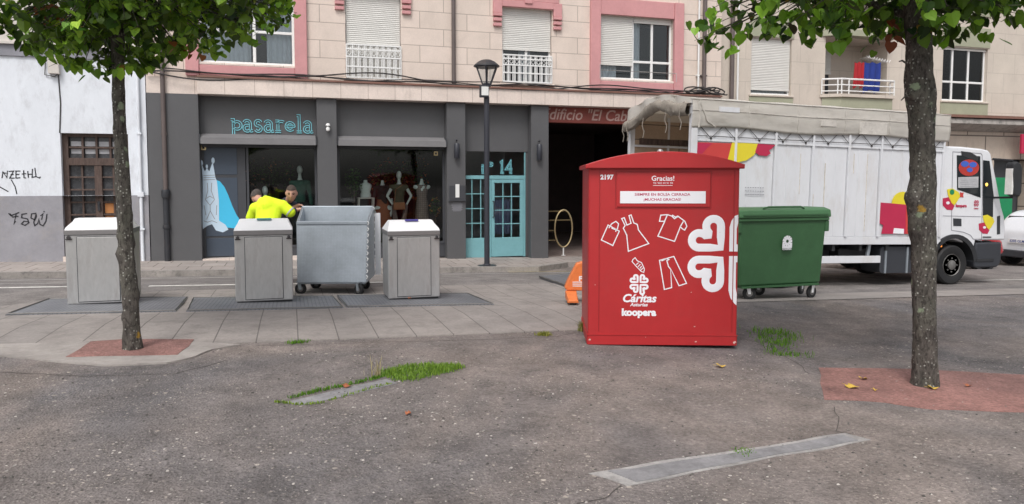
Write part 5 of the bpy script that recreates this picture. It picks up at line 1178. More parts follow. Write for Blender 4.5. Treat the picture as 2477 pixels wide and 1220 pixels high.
# side artwork
def film(px, m, nm='colour_film', v=VT, y=-.012, lay=0, th=.003):
    P = [T(*p) for p in px]; return MB().prism(P, -y, -y+th+lay*.003, frame((0, 0, 0))).build(nm, M[m], tr)
def blob(cx, cy, rx, ry, n=20, a0=0, a1=360): return [(cx+rx*math.cos(R(a0+(a1-a0)*i/n)), cy+ry*math.sin(R(a0+(a1-a0)*i/n))) for i in range(n+(0 if a1-a0 == 360 else 1))]
film([(1676, 344), (1766, 347), (1760, 372), (1750, 395), (1738, 410), (1677, 410)], 'redfilm')
film([(1676, 346), (1714, 347), (1700, 360), (1688, 375), (1677, 378)], 'magenta', lay=1)
film([(1762, 345), (1824, 348), (1826, 360), (1815, 376), (1798, 388), (1770, 395), (1750, 397)], 'yellow', lay=1)
film([(1824, 348), (1866, 351), (1858, 360), (1851, 364), (1856, 371), (1846, 378), (1828, 376), (1818, 368)], 'magenta', lay=2)
film(blob(2178, 492, 26, 28), 'yellow')
film([(2122, 490), (2150, 492), (2205, 497), (2235, 500), (2235, 566), (2128, 566), (2132, 545), (2118, 538)], 'magenta', lay=1)
film([(2186, 498), (2250, 502), (2250, 567), (2186, 566)], 'redfilm', lay=2)
film([(2158, 552), (2182, 554), (2182, 566), (2156, 565)], 'white_film', lay=2)
x, z = T(1820, 455)
mb = MB()
for j in range(3):
    for i in range(8): mb.box((x-.2+i*.05, -.014, z-.06*j), (x-.165+i*.05+.008*(j-1), -.011, z-.06*j+.012))
mb.build('small_lettering', M['band'], tr)
# under-run guard, tank, mudguards
a, b = T(1880, 628)[0], T(2132, 628)[0]; z0_, z1_ = T(2100, 637)[1], T(2100, 620)[1]
MB().box((a-1.2, .03, z0_), (b, .07, z1_)).build('side_guard', M['white_dirty'], tr, bevel=.006)
for x in (a-.6, T(2105, 600)[0]): MB().hexa([(x-.03, .08, z1_-.1), (x+.03, .08, z1_-.1), (x+.03, .12, z1_-.1), (x-.03, .12, z1_-.1), (x+.02, .08, zr0), (x+.08, .08, zr0), (x+.08, .12, zr0), (x+.02, .12, zr0)]).build('bracket', M['galv'], tr)
a, b = T(2135, 640)[0], T(2215, 640)[0]; z0_ = T(2170, 662)[1]
tk = MB().prism(rrect((b-a)/2+.0, zr0-.05-z0_, .07), .08, .55, Matrix(((1, 0, 0, (a+b)/2), (0, 0, 1, 0), (0, 1, 0, z0_), (0, 0, 0, 1)))).build('fuel_tank', M['darkgrey'], tr, smooth=30)
for x in (a+.12, b-.15): MB().box((x-.02, .06, z0_), (x+.02, .08, zr0-.06)).build('strap', M['galv'], tk)
MB().box((T(2055, 0)[0] if 0 else T(2055, 640)[0], .3, .42), (a-.05, .62, zr0-.1)).build('battery_box', M['chassis'], tr, bevel=.02)
def wheel(x, y, rad, tk_, side=-1, dz=0, name='wheel', par=None):
    C = Matrix.Translation((x, y, rad+dz)) @ Matrix.Rotation(R(90), 4, 'X')
    o = MB().lathe([(rad*.55, -tk_/2+.02), (rad*.62, -tk_/2), (rad*.92, -tk_/2), (rad, -tk_/2+.03), (rad, tk_/2-.03), (rad*.92, tk_/2), (rad*.62, tk_/2), (rad*.55, tk_/2-.02)], 36, C).build(name, M['rubber'], par or tr, smooth=1)
    m = MB().lathe([(rad*.57, tk_/2-.02), (rad*.55, tk_/2-.005), (rad*.50, tk_/2-.03), (rad*.44, tk_/2-.06), (rad*.26, tk_/2-.05), (rad*.24, tk_/2+.0), (rad*.13, tk_/2+.015), (0, tk_/2+.015)], 30, C)
    for k in range(8):
        q = k*math.pi/4; m.lathe([(.016, tk_/2-.05), (.016, tk_/2-.01), (0, tk_/2-.008)], 6, C @ Matrix.Translation((rad*.34*math.cos(q), rad*.34*math.sin(q), 0)))
    m.build('rim', M['rim'], o, smooth=1)
    hl = MB()
    for k in range(6):
        q = k*math.pi/3+.2; hl.lathe([(.0, tk_/2-.03), (.034, tk_/2-.029), (.034, tk_/2-.024), (0, tk_/2-.023)], 8, C @ Matrix.Translation((rad*.46*math.cos(q), rad*.46*math.sin(q), 0)))
    hl.build('rim_hole', M['black'], o); return o
xw = T(2307, 642)[0]; rw = .385
wheel(xw, .16, rw, .24); 
o = wheel(xw, WT-.16, rw, .24, dz=-.04)
xr = T(1890, 650)[0]
wheel(xr, .26, rw, .44, dz=0); wheel(xr, WT-.26, rw, .44, dz=-.04)
MB().tube([(xw, .2, rw), (xw, WT-.2, rw-.04)], .05, 8).tube([(xr, .2, rw), (xr, WT-.2, rw-.04)], .09, 10).build('axle', M['chassis'], tr)
# cab, profile measured in the photograph
K = lambda pts: [T(2180+x/3.296, 330+y/3.296) for x, y in pts]
XZ = Matrix(((1, 0, 0, 0), (0, 0, 1, 0), (0, 1, 0, 0), (0, 0, 0, 1)))
wa = arc(0, 0, .52, 172, 8, 12); wz = rw
cabp = K([(318, 75), (480, 82), (640, 98), (690, 110), (712, 135), (760, 340), (805, 560), (830, 640), (842, 760), (838, 830)])
xf = cabp[-1][0]; zc0 = cabp[-1][1]
cabp += [(xw+.56, zc0), (xw+.50, wz+.22), (xw+.33, wz+.42), (xw, wz+.50), (xw-.33, wz+.42), (K([(318, 745)])[0][0], zc0+.12)]
cb = MB().prism(cabp, .04, WT-.1, XZ).build('cab', M['truck_white'], tr, bevel=.035, seg=3, smooth=35)
# arch, bumper, step
o_ = [(xw+.60*math.cos(R(q)), wz+.60*math.sin(R(q))) for q in range(168, 2, -12)]; i_ = [(xw+.50*math.cos(R(q)), wz+.52*math.sin(R(q))) for q in range(6, 170, 12)]
MB().prism(o_+i_, .0, .5, XZ).build('wheel_arch', M['chassis'], tr, smooth=30)
bp = K([(600, 850), (800, 845), (800, 880), (798, 1000), (770, 1045), (590, 1050), (575, 1000)])
MB().prism(bp, .01, WT-.05, XZ).build('bumper', M['darkgrey'], tr, bevel=.03, seg=2)
MB().box((xw+.55, -.005, bp[4][1]+.12), (xw+1.0, .04, bp[4][1]+.17)).build('step', M['chassis'], tr)
MB().box((xw-1.0, .06, wz+.1), (xw-.55, .5, zr0+.0)).build('mudguard', M['chassis'], tr, bevel=.02)
x, z = K([(316, 872)])[0]; MB().cb((x, .035, z), (.07, .04, .06)).build('marker_lamp', M['amber'], tr, bevel=.01)
def cf(pts, m, nm, lay=0, th=.004, par=None): return MB().prism(K(pts), -.037+lay*.0035-.0, -.034+lay*.0035+th-.003, frame((0, 0, 0))).build(nm, M[m], par or tr)
def cabfilm(pts, m, nm, lay=0, par=None): return MB().prism(K(pts), .0405-.0035*(lay+1)-.003, .0405-.0035*lay-.003-.0003, Matrix(((1, 0, 0, 0), (0, 0, 1, 0), (0, 1, 0, 0), (0, 0, 0, 1)))).build(nm, M[m], par or tr)
mb = MB(); dl_ = K([(405, 122), (630, 135), (640, 150), (648, 500), (648, 835), (580, 820), (560, 790), (500, 765), (405, 750)]); mb.ribbon(dl_, .012, frame((0, .039, 0)), .004, closed=True); mb.build('door_gap', M['band'], tr, fix=False)
mb = MB(); mb.ribbon(K([(335, 635), (640, 642)]), .010, frame((0, .039, 0)), .004); mb.build('crease', M['band'], tr, fix=False)
dw = cabfilm([(437, 150), (625, 158), (633, 490), (500, 442), (445, 425)], 'carglass', 'door_window')
cabfilm([(648, 190), (700, 196), (740, 490), (735, 500), (735, 645), (655, 648), (652, 495)], 'carglass', 'quarter_window')
cabfilm([(768, 640), (792, 632), (795, 780), (770, 785)], 'darkgrey', 'headlamp_surround')
cabfilm([(417, 655), (483, 658), (485, 718), (420, 716)], 'darkgrey', 'handle_recess')
cabfilm(blob(534, 250, 82, 66), 'red_sticker', 'sticker', 1, dw); cabfilm(blob(500, 220, 32, 24), 'blue_sticker', 'sticker', 2, dw); cabfilm(blob(565, 226, 30, 22), 'blue_sticker', 'sticker', 2, dw); cabfilm(blob(540, 268, 24, 18), 'blue_sticker', 'sticker', 2, dw)
wp = cabfilm([(450, 326), (612, 322), (612, 410), (452, 412)], 'pane_light', 'paper_sheet', 1, dw)
mb = MB()
for i in range(5): a, b = K([(465+10*(i % 2), 338+15*i)])[0], K([(595-14*(i % 3), 344+15*i)])[0]; mb.box((a[0], .0275, b[1]), (b[0], .0285, a[1]))
mb.build('small_lettering', M['band'], wp)
x, z = K([(680, 385)])[0]; MB().ell((x, .034, z), (.035, .008, .035), 10, 6).build('dash_lamp', M['amber2'], tr)
mb = MB().prism(K([(800, 545), (806, 560), (758, 342), (722, 165), (714, 160)]), .10, WT-.16, XZ); 
MB().add([(p[0]+.006, y, p[1]) for p in K([(722, 165), (812, 570)]) for y in (.16, WT-.22)], [(0, 1, 3, 2)]).build('windscreen', M['carglass'], tr)
cabfilm([(470, 118), (545, 126), (610, 165), (600, 200), (520, 170), (475, 150)], 'chassis', 'wind_deflector', 1)
# leaf-shaped films and lettering on the door
def leaf3(cx, cy, k, f=1):
    cabfilm([(cx-k*.9, cy-k*.1), (cx-k*.2, cy-k*.25), (cx, cy+k*.35), (cx+k*.25, cy+k*.6), (cx+k*.05, cy+k), (cx-k*.45, cy+k*.95), (cx-k*.85, cy+k*.55)], 'magenta', 'colour_film', 0)
    cabfilm([(cx-k*.5, cy-k*.95), (cx, cy-k*1.05), (cx+k*.6, cy-k*.7), (cx+k*.75, cy-k*.3), (cx+k*.4, cy+k*.3), (cx+k*.2, cy+k*.55), (cx-k*.05, cy+k*.3), (cx-k*.4, cy-k*.4)], 'yellow', 'colour_film', 1)
leaf3(405, 505, 85); leaf3(690, 705, 75)
cabfilm(blob(402, 445, 18, 22), 'green_paint', 'colour_film', 2); cabfilm([(468, 445), (482, 452), (496, 448), (492, 470), (496, 488), (478, 484), (466, 488)], 'redfilm', 'colour_film', 1)
cabfilm(blob(372, 532, 14, 12), 'white_film', 'colour_film', 1); cabfilm(blob(668, 728, 12, 10), 'white_film', 'colour_film', 1)
x, z = K([(498, 555)])[0]; text('koopera', .085, frame((x-.06, .034, z)), M['magenta'], tr, bold=.003, t=.003, sx=.95)
x, z = K([(600, 548)])[0]; mb = MB()
for sx_ in (-1, 1):
    for sy_ in (-1, 1): mb.ribbon([(sx_*.012, sy_*.012), (sx_*.012, sy_*.05), (sx_*.035, sy_*.055), (sx_*.04, sy_*.035), (sx_*.055, sy_*.03), (sx_*.05, sy_*.012)], .012, frame((x, .036, z+.03)), .003, closed=True)
mb.build('emblem', M['magenta'], tr, fix=False); text('Cáritas', .04, frame((x, .034, z-.07)), M['magenta'], tr, bold=.001, t=.003)
x, z = K([(690, 805)])[0]; text('EURO 75', .05, frame((x, .034, z)), M['darkgrey'], tr, bold=.001, t=.003) if 0 else MB().box((x-.11, .031, z-.012), (x+.11, .036, z+.012)).build('badge', M['darkgrey'], tr)
# mirrors on arms
KM = lambda pts: [T(2180+x/3.296, 330+y/3.296, VT-.33) for x, y in pts]
mp = KM([(870, 200), (905, 215), (918, 255), (915, 450), (895, 485), (855, 470), (845, 300), (850, 215)])
o = MB().prism(mp, -.42, -.24, XZ).build('mirror', M['chassis'], tr, bevel=.03, seg=2)
q0 = K([(735, 180)])+KM([(900, 195)])+K([(740, 490)])+KM([(890, 488)])
MB().tube([(q0[0][0], .06, q0[0][1]), (q0[1][0]-.08, -.33, q0[1][1])], .022, 6).tube([(q0[2][0], .06, q0[2][1]), (q0[3][0]-.05, -.33, q0[3][1])], .02, 6).build('mirror_arm', M['chassis'], tr)
MB().box((mp[7][0]-.01, -.40, mp[4][1]+.05), (mp[7][0]+.03, -.26, mp[7][1]-.1)).build('mirror_glass', M['lens'], o)
# tail lift lowered to the road behind
tp = [cp(1281, 686, 12.9), cp(1392, 663, 14.6), cp(1500, 682, 12.6), cp(1425, 706, 11.7)]
tz = [Vector((p.x-U0, p.y-VT, p.z-tr.location.z)) for p in tp]
tl = [Vector((-1.9, WT-.25, 0)), Vector((-.15, WT-.25, 0)), Vector((-.15, .25, 0)), Vector((-1.9, .25, 0))]
zz = []
for p, h in zip(tl, (.03, .16, .16, .03)): p.z = G(U0+p.x, VT+p.y)-tr.location.z+h+p.x*.0246
tf = MB().hexa([p-Vector((0, 0, .02)) for p in tl]+[p+Vector((0, 0, .02)) for p in tl]).build('tail_lift', M['plate'], tr)
mb = MB(); mb.tube([p+Vector((0, 0, .02)) for p in tl], .017, 5, closed=True)
mb.build('edge_bar', M['rim'], tf)
for y in (.6, WT-.6): MB().tube([(-.15, y, tl[2].z), (.25, y, zr0-.2)], .03, 6).build('lift_arm', M['chassis'], tr)

# ------------------------------------------------------------------ the two cars beyond the lorry
def car(name, lab, loc, paint, rot=0, suv=True):
    o = thing(name, lab, 'car', loc, rot, None)
    L, Wd = 4.3, 1.78; h = 1.62 if suv else 1.46
    # section rings from rear to front: x, half width low, half width top, z low, belt, roof, roof half width
    S = [(0, .72, .62, .42, .92, .98, .50), (.06, .84, .80, .30, .95, 1.06, .60), (.28, .88, .86, .28, .98, h-.16, .60), (.55, .89, .87, .27, 1.0, h-.04, .61), (1.4, .89, .88, .26, 1.0, h, .63), (2.3, .89, .88, .26, .98, h-.03, .62),
         (2.75, .89, .88, .26, .96, h-.18, .60), (3.3, .88, .86, .26, .93, 1.02, .62), (3.9, .86, .80, .27, .86, .90, .6), (4.2, .78, .70, .32, .72, .76, .5), (4.3, .6, .5, .40, .6, .64, .4)]
    vs = []; k = 10
    for x, wl, wb, zl, zb_, zr, wr in S:
        vs += [(x, -wl*.9, zl), (x, -wl, zl+.12), (x, -wb, (zl+zb_)/2+.1), (x, -wb, zb_), (x, -wr, zr-.03), (x, -wr*.7, zr), (x, wr*.7, zr), (x, wr, zr-.03), (x, wb, zb_), (x, wb, (zl+zb_)/2+.1), (x, wl, zl+.12), (x, wl*.9, zl)]
    k = 12; fs = [(i*k+j, i*k+(j+1) % k, (i+1)*k+(j+1) % k, (i+1)*k+j) for i in range(len(S)-1) for j in range(k)]+[tuple(range(k-1, -1, -1)), tuple((len(S)-1)*k+j for j in range(k))]
    b = MB().add(vs, fs).build('body', M[paint], o, smooth=50); sb = b.modifiers.new('s', 'SUBSURF'); sb.levels = 1; sb.render_levels = 2
    # windows just proud of the shell
    MB().add([(.10, -.60, 1.00), (.10, .60, 1.00), (.27, .50, h-.22), (.27, -.50, h-.22)], [(0, 1, 2, 3)]).prism([(0, 0), (.001, 0), (.001, .001)], 0, .001).build('rear_window', M['carglass'], o)
    for s in (-1, 1):
        MB().add([(x, s*y, z) for x, y, z in ((.45, .865, 1.02), (2.9, .865, .99), (2.35, .665, h-.12), (.62, .665, h-.12))], [(0, 1, 2, 3)]).build('side_window', M['carglass'], o)
        MB().cb((.06, s*.66, .86), (.14, .26, .20)).build('tail_lamp', M['tail'], o, bevel=.03)
        for x in (.82, 3.4): 
            w_ = wheel(x, s*.79, .33, .2, par=o, name='wheel')
            MB().lathe([(.40, -.09), (.40, .09)], 24, Matrix.Translation((x, s*.80, .36)) @ Matrix.Rotation(R(90), 4, 'X')).build('arch', M['chassis'], o)
    MB().box((-.05, -.80, .26), (.10, .80, .46)).build('rear_bumper', M['darkgrey'], o, bevel=.03)
    pl = MB().box((-.035, -.26, .66), (-.01, .26, .77)).build('number_plate', M['plate_w'], o)
    text('6205 GLM', .10, Matrix(((0, 0, -1, -.036), (-1, 0, 0, 0), (0, 1, 0, .715), (0, 0, 0, 1))), M['blueink'], pl, bold=.001)
    return o
car('parked_car', 'white car seen from behind at the right edge, beyond the front of the lorry', (19.3, 15.05, G(20, 15.0)), 'carwhite')
car('parked_car', 'red car mostly hidden behind the front of the lorry', (13.2, 14.65, G(15.1, 14.6)), 'carred', 0, False)

# ------------------------------------------------------------------ the two men
def skin(name, nodes_, edges, m, parent, sub=2, extra=None, scale=1., smooth=True, thick=0, vox=.013, lat=None, it=6):
    """one continuous surface round a skeleton: tapered limbs melted together by a voxel remesh"""
    loc = rootloc(parent); mb = MB(); la = Vector(lat or CXV); n = 16
    def rad(k):
        r_ = nodes_[k][1]
        if isinstance(r_, tuple): r_ = ((r_[0]+r_[1])/2,)*2 if ('palm' in k or 'knuck' in k) else r_
        else: r_ = (r_, r_)
        return r_[0]*scale+thick, r_[1]*scale+thick
    for a, b in edges:
        p, q = Vector(nodes_[a][0])-loc, Vector(nodes_[b][0])-loc; t = (q-p)
        if t.length < 1e-5: continue
        t.normalize(); x = la-t*t.dot(la)
        if x.length < .25: x = Vector((0, 0, 1))-t*t.z
        x.normalize(); y = t.cross(x); ra, rb = rad(a), rad(b); vs = []
        R_ = []
        for k in range(5): h = math.radians(-90+18*k+1); R_.append((p+t*math.sin(h)*min(ra), ra[0]*math.cos(h), ra[1]*math.cos(h)))
        for k in range(5): h = math.radians(18*k); R_.append((q+t*math.sin(h)*min(rb), rb[0]*math.cos(h), rb[1]*math.cos(h)))
        h = math.radians(89); R_.append((q+t*min(rb), rb[0]*math.cos(h), rb[1]*math.cos(h)))
        for c, r1, r2 in R_:
            for j in range(n): e = 2*math.pi*j/n; vs.append(c+x*math.cos(e)*r1+y*math.sin(e)*r2)
        k = len(R_); mb.add(vs, [(i*n+j, i*n+(j+1) % n, (i+1)*n+(j+1) % n, (i+1)*n+j) for i in range(k-1) for j in range(n)]+[tuple(range(n-1, -1, -1)), tuple((k-1)*n+j for j in range(n))])
    if extra: mb.add([Vector(v)-loc for v in extra.v], extra.f)
    me = bpy.data.meshes.new(name); me.from_pydata(mb.v, [], mb.f); o = bpy.data.objects.new(name, me); COL.objects.link(o)
    s = o.modifiers.new('r', 'REMESH'); s.mode = 'VOXEL'; s.voxel_size = vox
    q = o.modifiers.new('q', 'SMOOTH'); q.iterations = it; q.factor = .5
    bpy.context.view_layer.update()
    m2 = bpy.data.meshes.new_from_object(o.evaluated_get(bpy.context.evaluated_depsgraph_get()))
    bpy.data.objects.remove(o); m2.name = name; m2.materials.clear(); m2.materials.append(m)
    m2.polygons.foreach_set('use_smooth', [True]*len(m2.polygons))
    return link(name, m2, parent)
CXV = Vector((math.cos(YAW), -math.sin(YAW), 0))
def head(F, s=1.):
    """head mesh in frame F: x right of the face, y up, z out of the face; height about .25*s"""
    mb = MB()
    def fn(d):
        k = 1.
        return k
    vs = []; n, m = 28, 20
    for i in range(m+1):
        th = math.pi*i/m; y = math.cos(th)
        for j in range(n):
            ph = 2*math.pi*j/n; x = math.sin(th)*math.sin(ph); z = math.sin(th)*math.cos(ph)
            X, Y, Z_ = x*.078, y*.122, z*.098
            if y < 0: X *= 1-.30*(-y)**1.4; Z_ = Z_*(1-.16*(-y)) + (.010*(-y) if z > 0 else .0)
            if y < -.55 and z > 0: Z_ += .012*(-y-.5)*2
            if z > 0:
                Z_ = Z_*.94
                f = z/math.sqrt(x*x+z*z+1e-9)
                Z_ += .030*math.exp(-(x/.13)**2-((y+.16)/.16)**2)                      # nose
                Z_ += .012*math.exp(-(x/.10)**2-((y-.02)/.18)**2)
                for sx_ in (-1, 1): Z_ -= .013*math.exp(-((x-sx_*.36)/.20)**2-((y-.05)/.11)**2)   # eye sockets
                Z_ += .007*math.exp(-(x/.55)**2-((y-.22)/.08)**2)                      # brow
                Z_ += .008*math.exp(-(x/.26)**2-((y+.48)/.05)**2)+.007*math.exp(-(x/.26)**2-((y+.60)/.05)**2)-.006*math.exp(-(x/.3)**2-((y+.54)/.03)**2)
                Z_ += .010*math.exp(-(x/.25)**2-((y+.85)/.12)**2)                      # chin
            else: Z_ *= 1.08
            vs.append((X*s, Y*s, Z_*s))
    mb.add(vs, [(i*n+j, i*n+(j+1) % n, (i+1)*n+(j+1) % n, (i+1)*n+j) for i in range(m) for j in range(n)], F)
    for sx_ in (-1, 1): mb.ell((sx_*.080*s, -.005*s, -.008*s), (.010*s, .032*s, .018*s), 10, 8, F)
    return mb
def hair(F, s, parent, m, full=False):
    mb = MB(); vs = []; n, k = 26, 9
    for i in range(k+1):
        th = (2.15 if full else 1.6)*i/k
        for j in range(n):
            ph = 2*math.pi*j/n; x = math.sin(th)*math.sin(ph); y = math.cos(th); z = math.sin(th)*math.cos(ph)
            zz = z; lim = .52 if not full else .25
            if z > 0: y = max(y, lim); 
            r_ = 1.05+.02*noise.noise((x*9, y*9, z*9))
            rr = math.sqrt(max(0, 1-y*y)); h = math.hypot(x, z) or 1
            x, z = x/h*rr, z/h*rr
            vs.append((x*.079*r_*s, y*.123*r_*s, z*(.094 if z > 0 else .106)*r_*s))
    mb.add(vs, [(i*n+j, i*n+(j+1) % n, (i+1)*n+(j+1) % n, (i+1)*n+j) for i in range(k) for j in range(n)], F)
    return mb.build('hair', M[m], parent, smooth=60, world=True, fix=False)
def hand(mb_nodes, edges, pre, wrist, dirv, upv, s=1., curl=.6):
    d = Vector(dirv).normalized(); u = Vector(upv); u = (u-d*u.dot(d)).normalized(); sd_ = d.cross(u)
    pm = wrist+d*.05*s; mb_nodes[pre+'palm'] = (pm, (.036*s, .017*s)); edges.append((pre+'wrist', pre+'palm'))
    pk = wrist+d*.085*s; mb_nodes[pre+'knuck'] = (pk, (.038*s, .014*s)); edges.append((pre+'palm', pre+'knuck'))
    for i, (o_, l) in enumerate(((-.030, .068), (-.010, .078), (.010, .073), (.029, .058))):
        a = pk+sd_*o_*s; b = a+d*l*.5*s-u*.01*s*curl; c = b+(d*(1-curl*.7)-u*curl)*l*.5*s
        for nm, p, r_ in (('a', a, .010), ('b', b, .009), ('c', c, .0075)): mb_nodes[f'{pre}f{i}{nm}'] = (p, r_*s)
        edges += [(pre+'knuck', f'{pre}f{i}a'), (f'{pre}f{i}a', f'{pre}f{i}b'), (f'{pre}f{i}b', f'{pre}f{i}c')]
    t0 = wrist+d*.03*s-sd_*.035*s; t1 = t0+(d*.6-sd_*.6)*.035*s-u*.01*s; t2 = t1+(d-u*.3)*.03*s
    for nm, p, r_ in (('ta', t0, .012), ('tb', t1, .011), ('tc', t2, .009)): mb_nodes[pre+nm] = (p, r_*s)
    edges += [(pre+'palm', pre+'ta'), (pre+'ta', pre+'tb'), (pre+'tb', pre+'tc')]
def cpx(px, py, D): return cp(px, py, D)
def gz_at(p): return G(p.x, p.y)
def person(lab, J, hf, hs, hairm, top, toplow, legs='navycloth', full=False, sc_=1.08, stripe=None, tors=None):
    pel = Vector(J['pelvis']); root = thing('person', lab, 'person', (pel.x, pel.y, gz_at(pel)))
    Nn = {'pelvis': (J['pelvis'], (.15*sc_, .11*sc_)), 'spine': (J['spine'], (.14*sc_, .10*sc_)), 'chest': (J['chest'], (.165*sc_, .115*sc_)), 'neck': (J['neck'], .058*sc_), 'head': (J['head'], .06*sc_)}
    E_ = [('pelvis', 'spine'), ('spine', 'chest'), ('chest', 'neck'), ('neck', 'head')]
    if tors:
        for k_, r_ in tors.items(): Nn[k_] = (J[k_], r_)
    for s in 'lr':
        Nn[s+'sh'] = (J[s+'sh'], .066*sc_ if not tors else .085); Nn[s+'el'] = (J[s+'el'], .045*sc_); Nn[s+'wrist'] = (J[s+'wr'], .028*sc_)
        E_ += [('chest', s+'sh'), (s+'sh', s+'el'), (s+'el', s+'wrist')]
        d = (Vector(J[s+'wr'])-Vector(J[s+'el'])).normalized(); hand(Nn, E_, s, Vector(J[s+'wr']), J.get(s+'dir', d), J.get(s+'up', (0, 0, 1)), 1.0*sc_, J.get(s+'curl', .8))
        kn = Vector(J[s+'kn']); an = Vector(J[s+'an']); Nn[s+'hip'] = (Vector(J['pelvis']).lerp(Vector(J[s+'kn']), .18), .09*sc_)
        Nn[s+'kn'] = (kn, .060*sc_); Nn[s+'an'] = (an, .042*sc_); fd = Vector(J['fwd']); Nn[s+'toe'] = (an+fd*.17+Vector((0, 0, -.045)), (.042, .03)); 
        E_ += [('pelvis', s+'hip'), (s+'hip', s+'kn'), (s+'kn', s+'an'), (s+'an', s+'toe')]
    Nb = dict(Nn)
    for k in ('pelvis', 'spine', 'chest', 'lsh', 'rsh', 'lhip', 'rhip', 'lkn', 'rkn', 'lan', 'ran', 'lel', 'rel'):
        q = Nn[k][1]; q = q if isinstance(q, tuple) else (q, q); Nb[k] = (Nn[k][0], (q[0]*.68, q[1]*.68))
    bo = skin('body', Nb, E_, M['skin'], root, 2, head(hf, hs), vox=.0065, it=2)
    hair(hf, hs, root, hairm, full)
    ey = MB()
    for sx_ in (-1, 1): ey.ell((sx_*.029*hs, .006*hs, .074*hs), (.014*hs, .0075*hs, .010*hs), 10, 6, hf)
    ey.build('eyes', M['black'], root, smooth=60, world=True)
    eb = MB()
    for sx_ in (-1, 1): eb.ribbon([(sx_*.048*hs, .024*hs), (sx_*.03*hs, .031*hs), (sx_*.012*hs, .026*hs)], .008*hs, hf @ Matrix.Translation((0, 0, .078*hs)), .012)
    eb.build('eyebrows', M[hairm], root, world=True, fix=False)
    sub = {k: Nn[k] for k in ('pelvis', 'spine', 'chest', 'neck', 'lsh', 'rsh', 'lel', 'rel')}
    sub['neck'] = (Vector(J['chest']).lerp(Vector(J['neck']), .85), .075*sc_)
    ed = [('pelvis', 'spine'), ('spine', 'chest'), ('chest', 'neck'), ('chest', 'lsh'), ('chest', 'rsh'), ('lsh', 'lel'), ('rsh', 'rel')]
    if toplow:
        for s in 'lr': sub[s+'cuff'] = (Vector(J[s+'el']).lerp(Vector(J[s+'wr']), .86), .040*sc_); ed.append((s+'el', s+'cuff'))
    else:
        for s in 'lr': sub[s+'el'] = (Vector(J[s+'sh']).lerp(Vector(J[s+'el']), .85), .064*sc_)
    skin('jacket', sub, ed, M[top], root, 2, thick=.018)
    if not toplow:
        for s in 'lr':
            a = Vector(J[s+'sh']).lerp(Vector(J[s+'el']), .7); skin('sleeve', {'a': (a, .040*sc_), 'b': (Vector(J[s+'el']), .045*sc_), 'c': (Vector(J[s+'el']).lerp(Vector(J[s+'wr']), .85), .040*sc_)}, [('a', 'b'), ('b', 'c')], M['navycloth'], root, 2, thick=.008)
    lg = {k: Nn[k] for k in ('pelvis', 'lhip', 'rhip', 'lkn', 'rkn')}
    for s in 'lr': lg[s+'an'] = (Vector(J[s+'an'])+Vector((0, 0, .03)), .052*sc_)
    skin('trousers', lg, [('pelvis', 'lhip'), ('pelvis', 'rhip'), ('lhip', 'lkn'), ('rhip', 'rkn'), ('lkn', 'lan'), ('rkn', 'ran')], M[legs], root, 2, thick=.012)
    for s in 'lr': skin('shoe', {'a': (Vector(J[s+'an'])+Vector((0, 0, -.01)), .055), 'b': Nn[s+'toe']}, [('a', 'b')], M['chassis'], root, 2, thick=.012)
    if stripe:
        for a, b, r_ in stripe:
            a, b = Vector(a), Vector(b); MB().tube([a, b], r_, 18).build('reflective_band', M['reflect'], root, world=True, smooth=1)
    return root
CX = Vector((math.cos(YAW), -math.sin(YAW), 0)); CY = Vector((math.sin(YAW), math.cos(YAW), 0)); CZ = Vector((0, 0, 1))   # camera-ward directions of the plan
# man in the dark jacket, behind the far left corner of the cart, looking over at the camera
J2 = {'pelvis': cp(672, 556, 12.75), 'spine': cp(676, 528, 12.6), 'chest': cp(686, 503, 12.45), 'neck': cp(698, 487, 12.3), 'head': cp(703, 476, 12.2),
      'lsh': cp(670, 494, 12.6), 'rsh': cp(709, 499, 12.35), 'lel': cp(680, 528, 12.35), 'rel': cp(712, 520, 12.45),
      'lwr': cp(704, 513, 12.05), 'rwr': cp(711, 502, 12.2), 'fwd': -CY*.5+CX*.8, 'ldir': CX+CZ*.35, 'rdir': CX*.9+CZ*.40,
      'lup': CZ, 'rup': CZ, 'lkn': cp(668, 610, 12.7), 'rkn': cp(684, 612, 12.6), 'lan': cp(664, 667, 12.85), 'ran': cp(684, 668, 12.75)}
z_ = (-CY*.92+CX*.30-CZ*.28).normalized()
fh = cp(705, 468, 12.08); Fh2 = frame(fh, (CX*.95+CY*.25), CZ*.95-CY*.25+CX*.12)
person('man with short dark hair in a dark jacket, leaning on the rim of the cart', J2, Fh2, 1.12, 'hair_dark', 'navycloth', True)
# man in the hi-vis top, bent forward with his back to the camera behind the middle bin post
J1 = {'pelvis': cp(642, 588, 11.75), 'spine': cp(646, 545, 11.7), 'chest': cp(652, 502, 11.85), 'neck': cp(634, 489, 12.1), 'head': cp(622, 480, 12.3),
      'lsh': cp(618, 505, 11.95), 'rsh': cp(683, 499, 11.85), 'lel': cp(606, 530, 12.0), 'rel': cp(705, 516, 11.85),
      'lwr': cp(640, 556, 12.25), 'rwr': cp(712, 508, 11.95), 'fwd': CY*.8+CX*.4, 'lkn': cp(634, 645, 11.9), 'rkn': cp(655, 645, 11.9), 'lan': cp(632, 697, 11.75), 'ran': cp(656, 697, 11.75),
      'rdir': CX*.9+CY*.35+CZ*.1}
fh = cp(620, 475, 12.35); Fh1 = frame(fh, (-CX*.95+CY*.15), CZ*.75+CY*.6)
a_ = Vector(J1['rsh']).lerp(Vector(J1['rel']), .80); b_ = Vector(J1['rsh']).lerp(Vector(J1['rel']), 1.02)
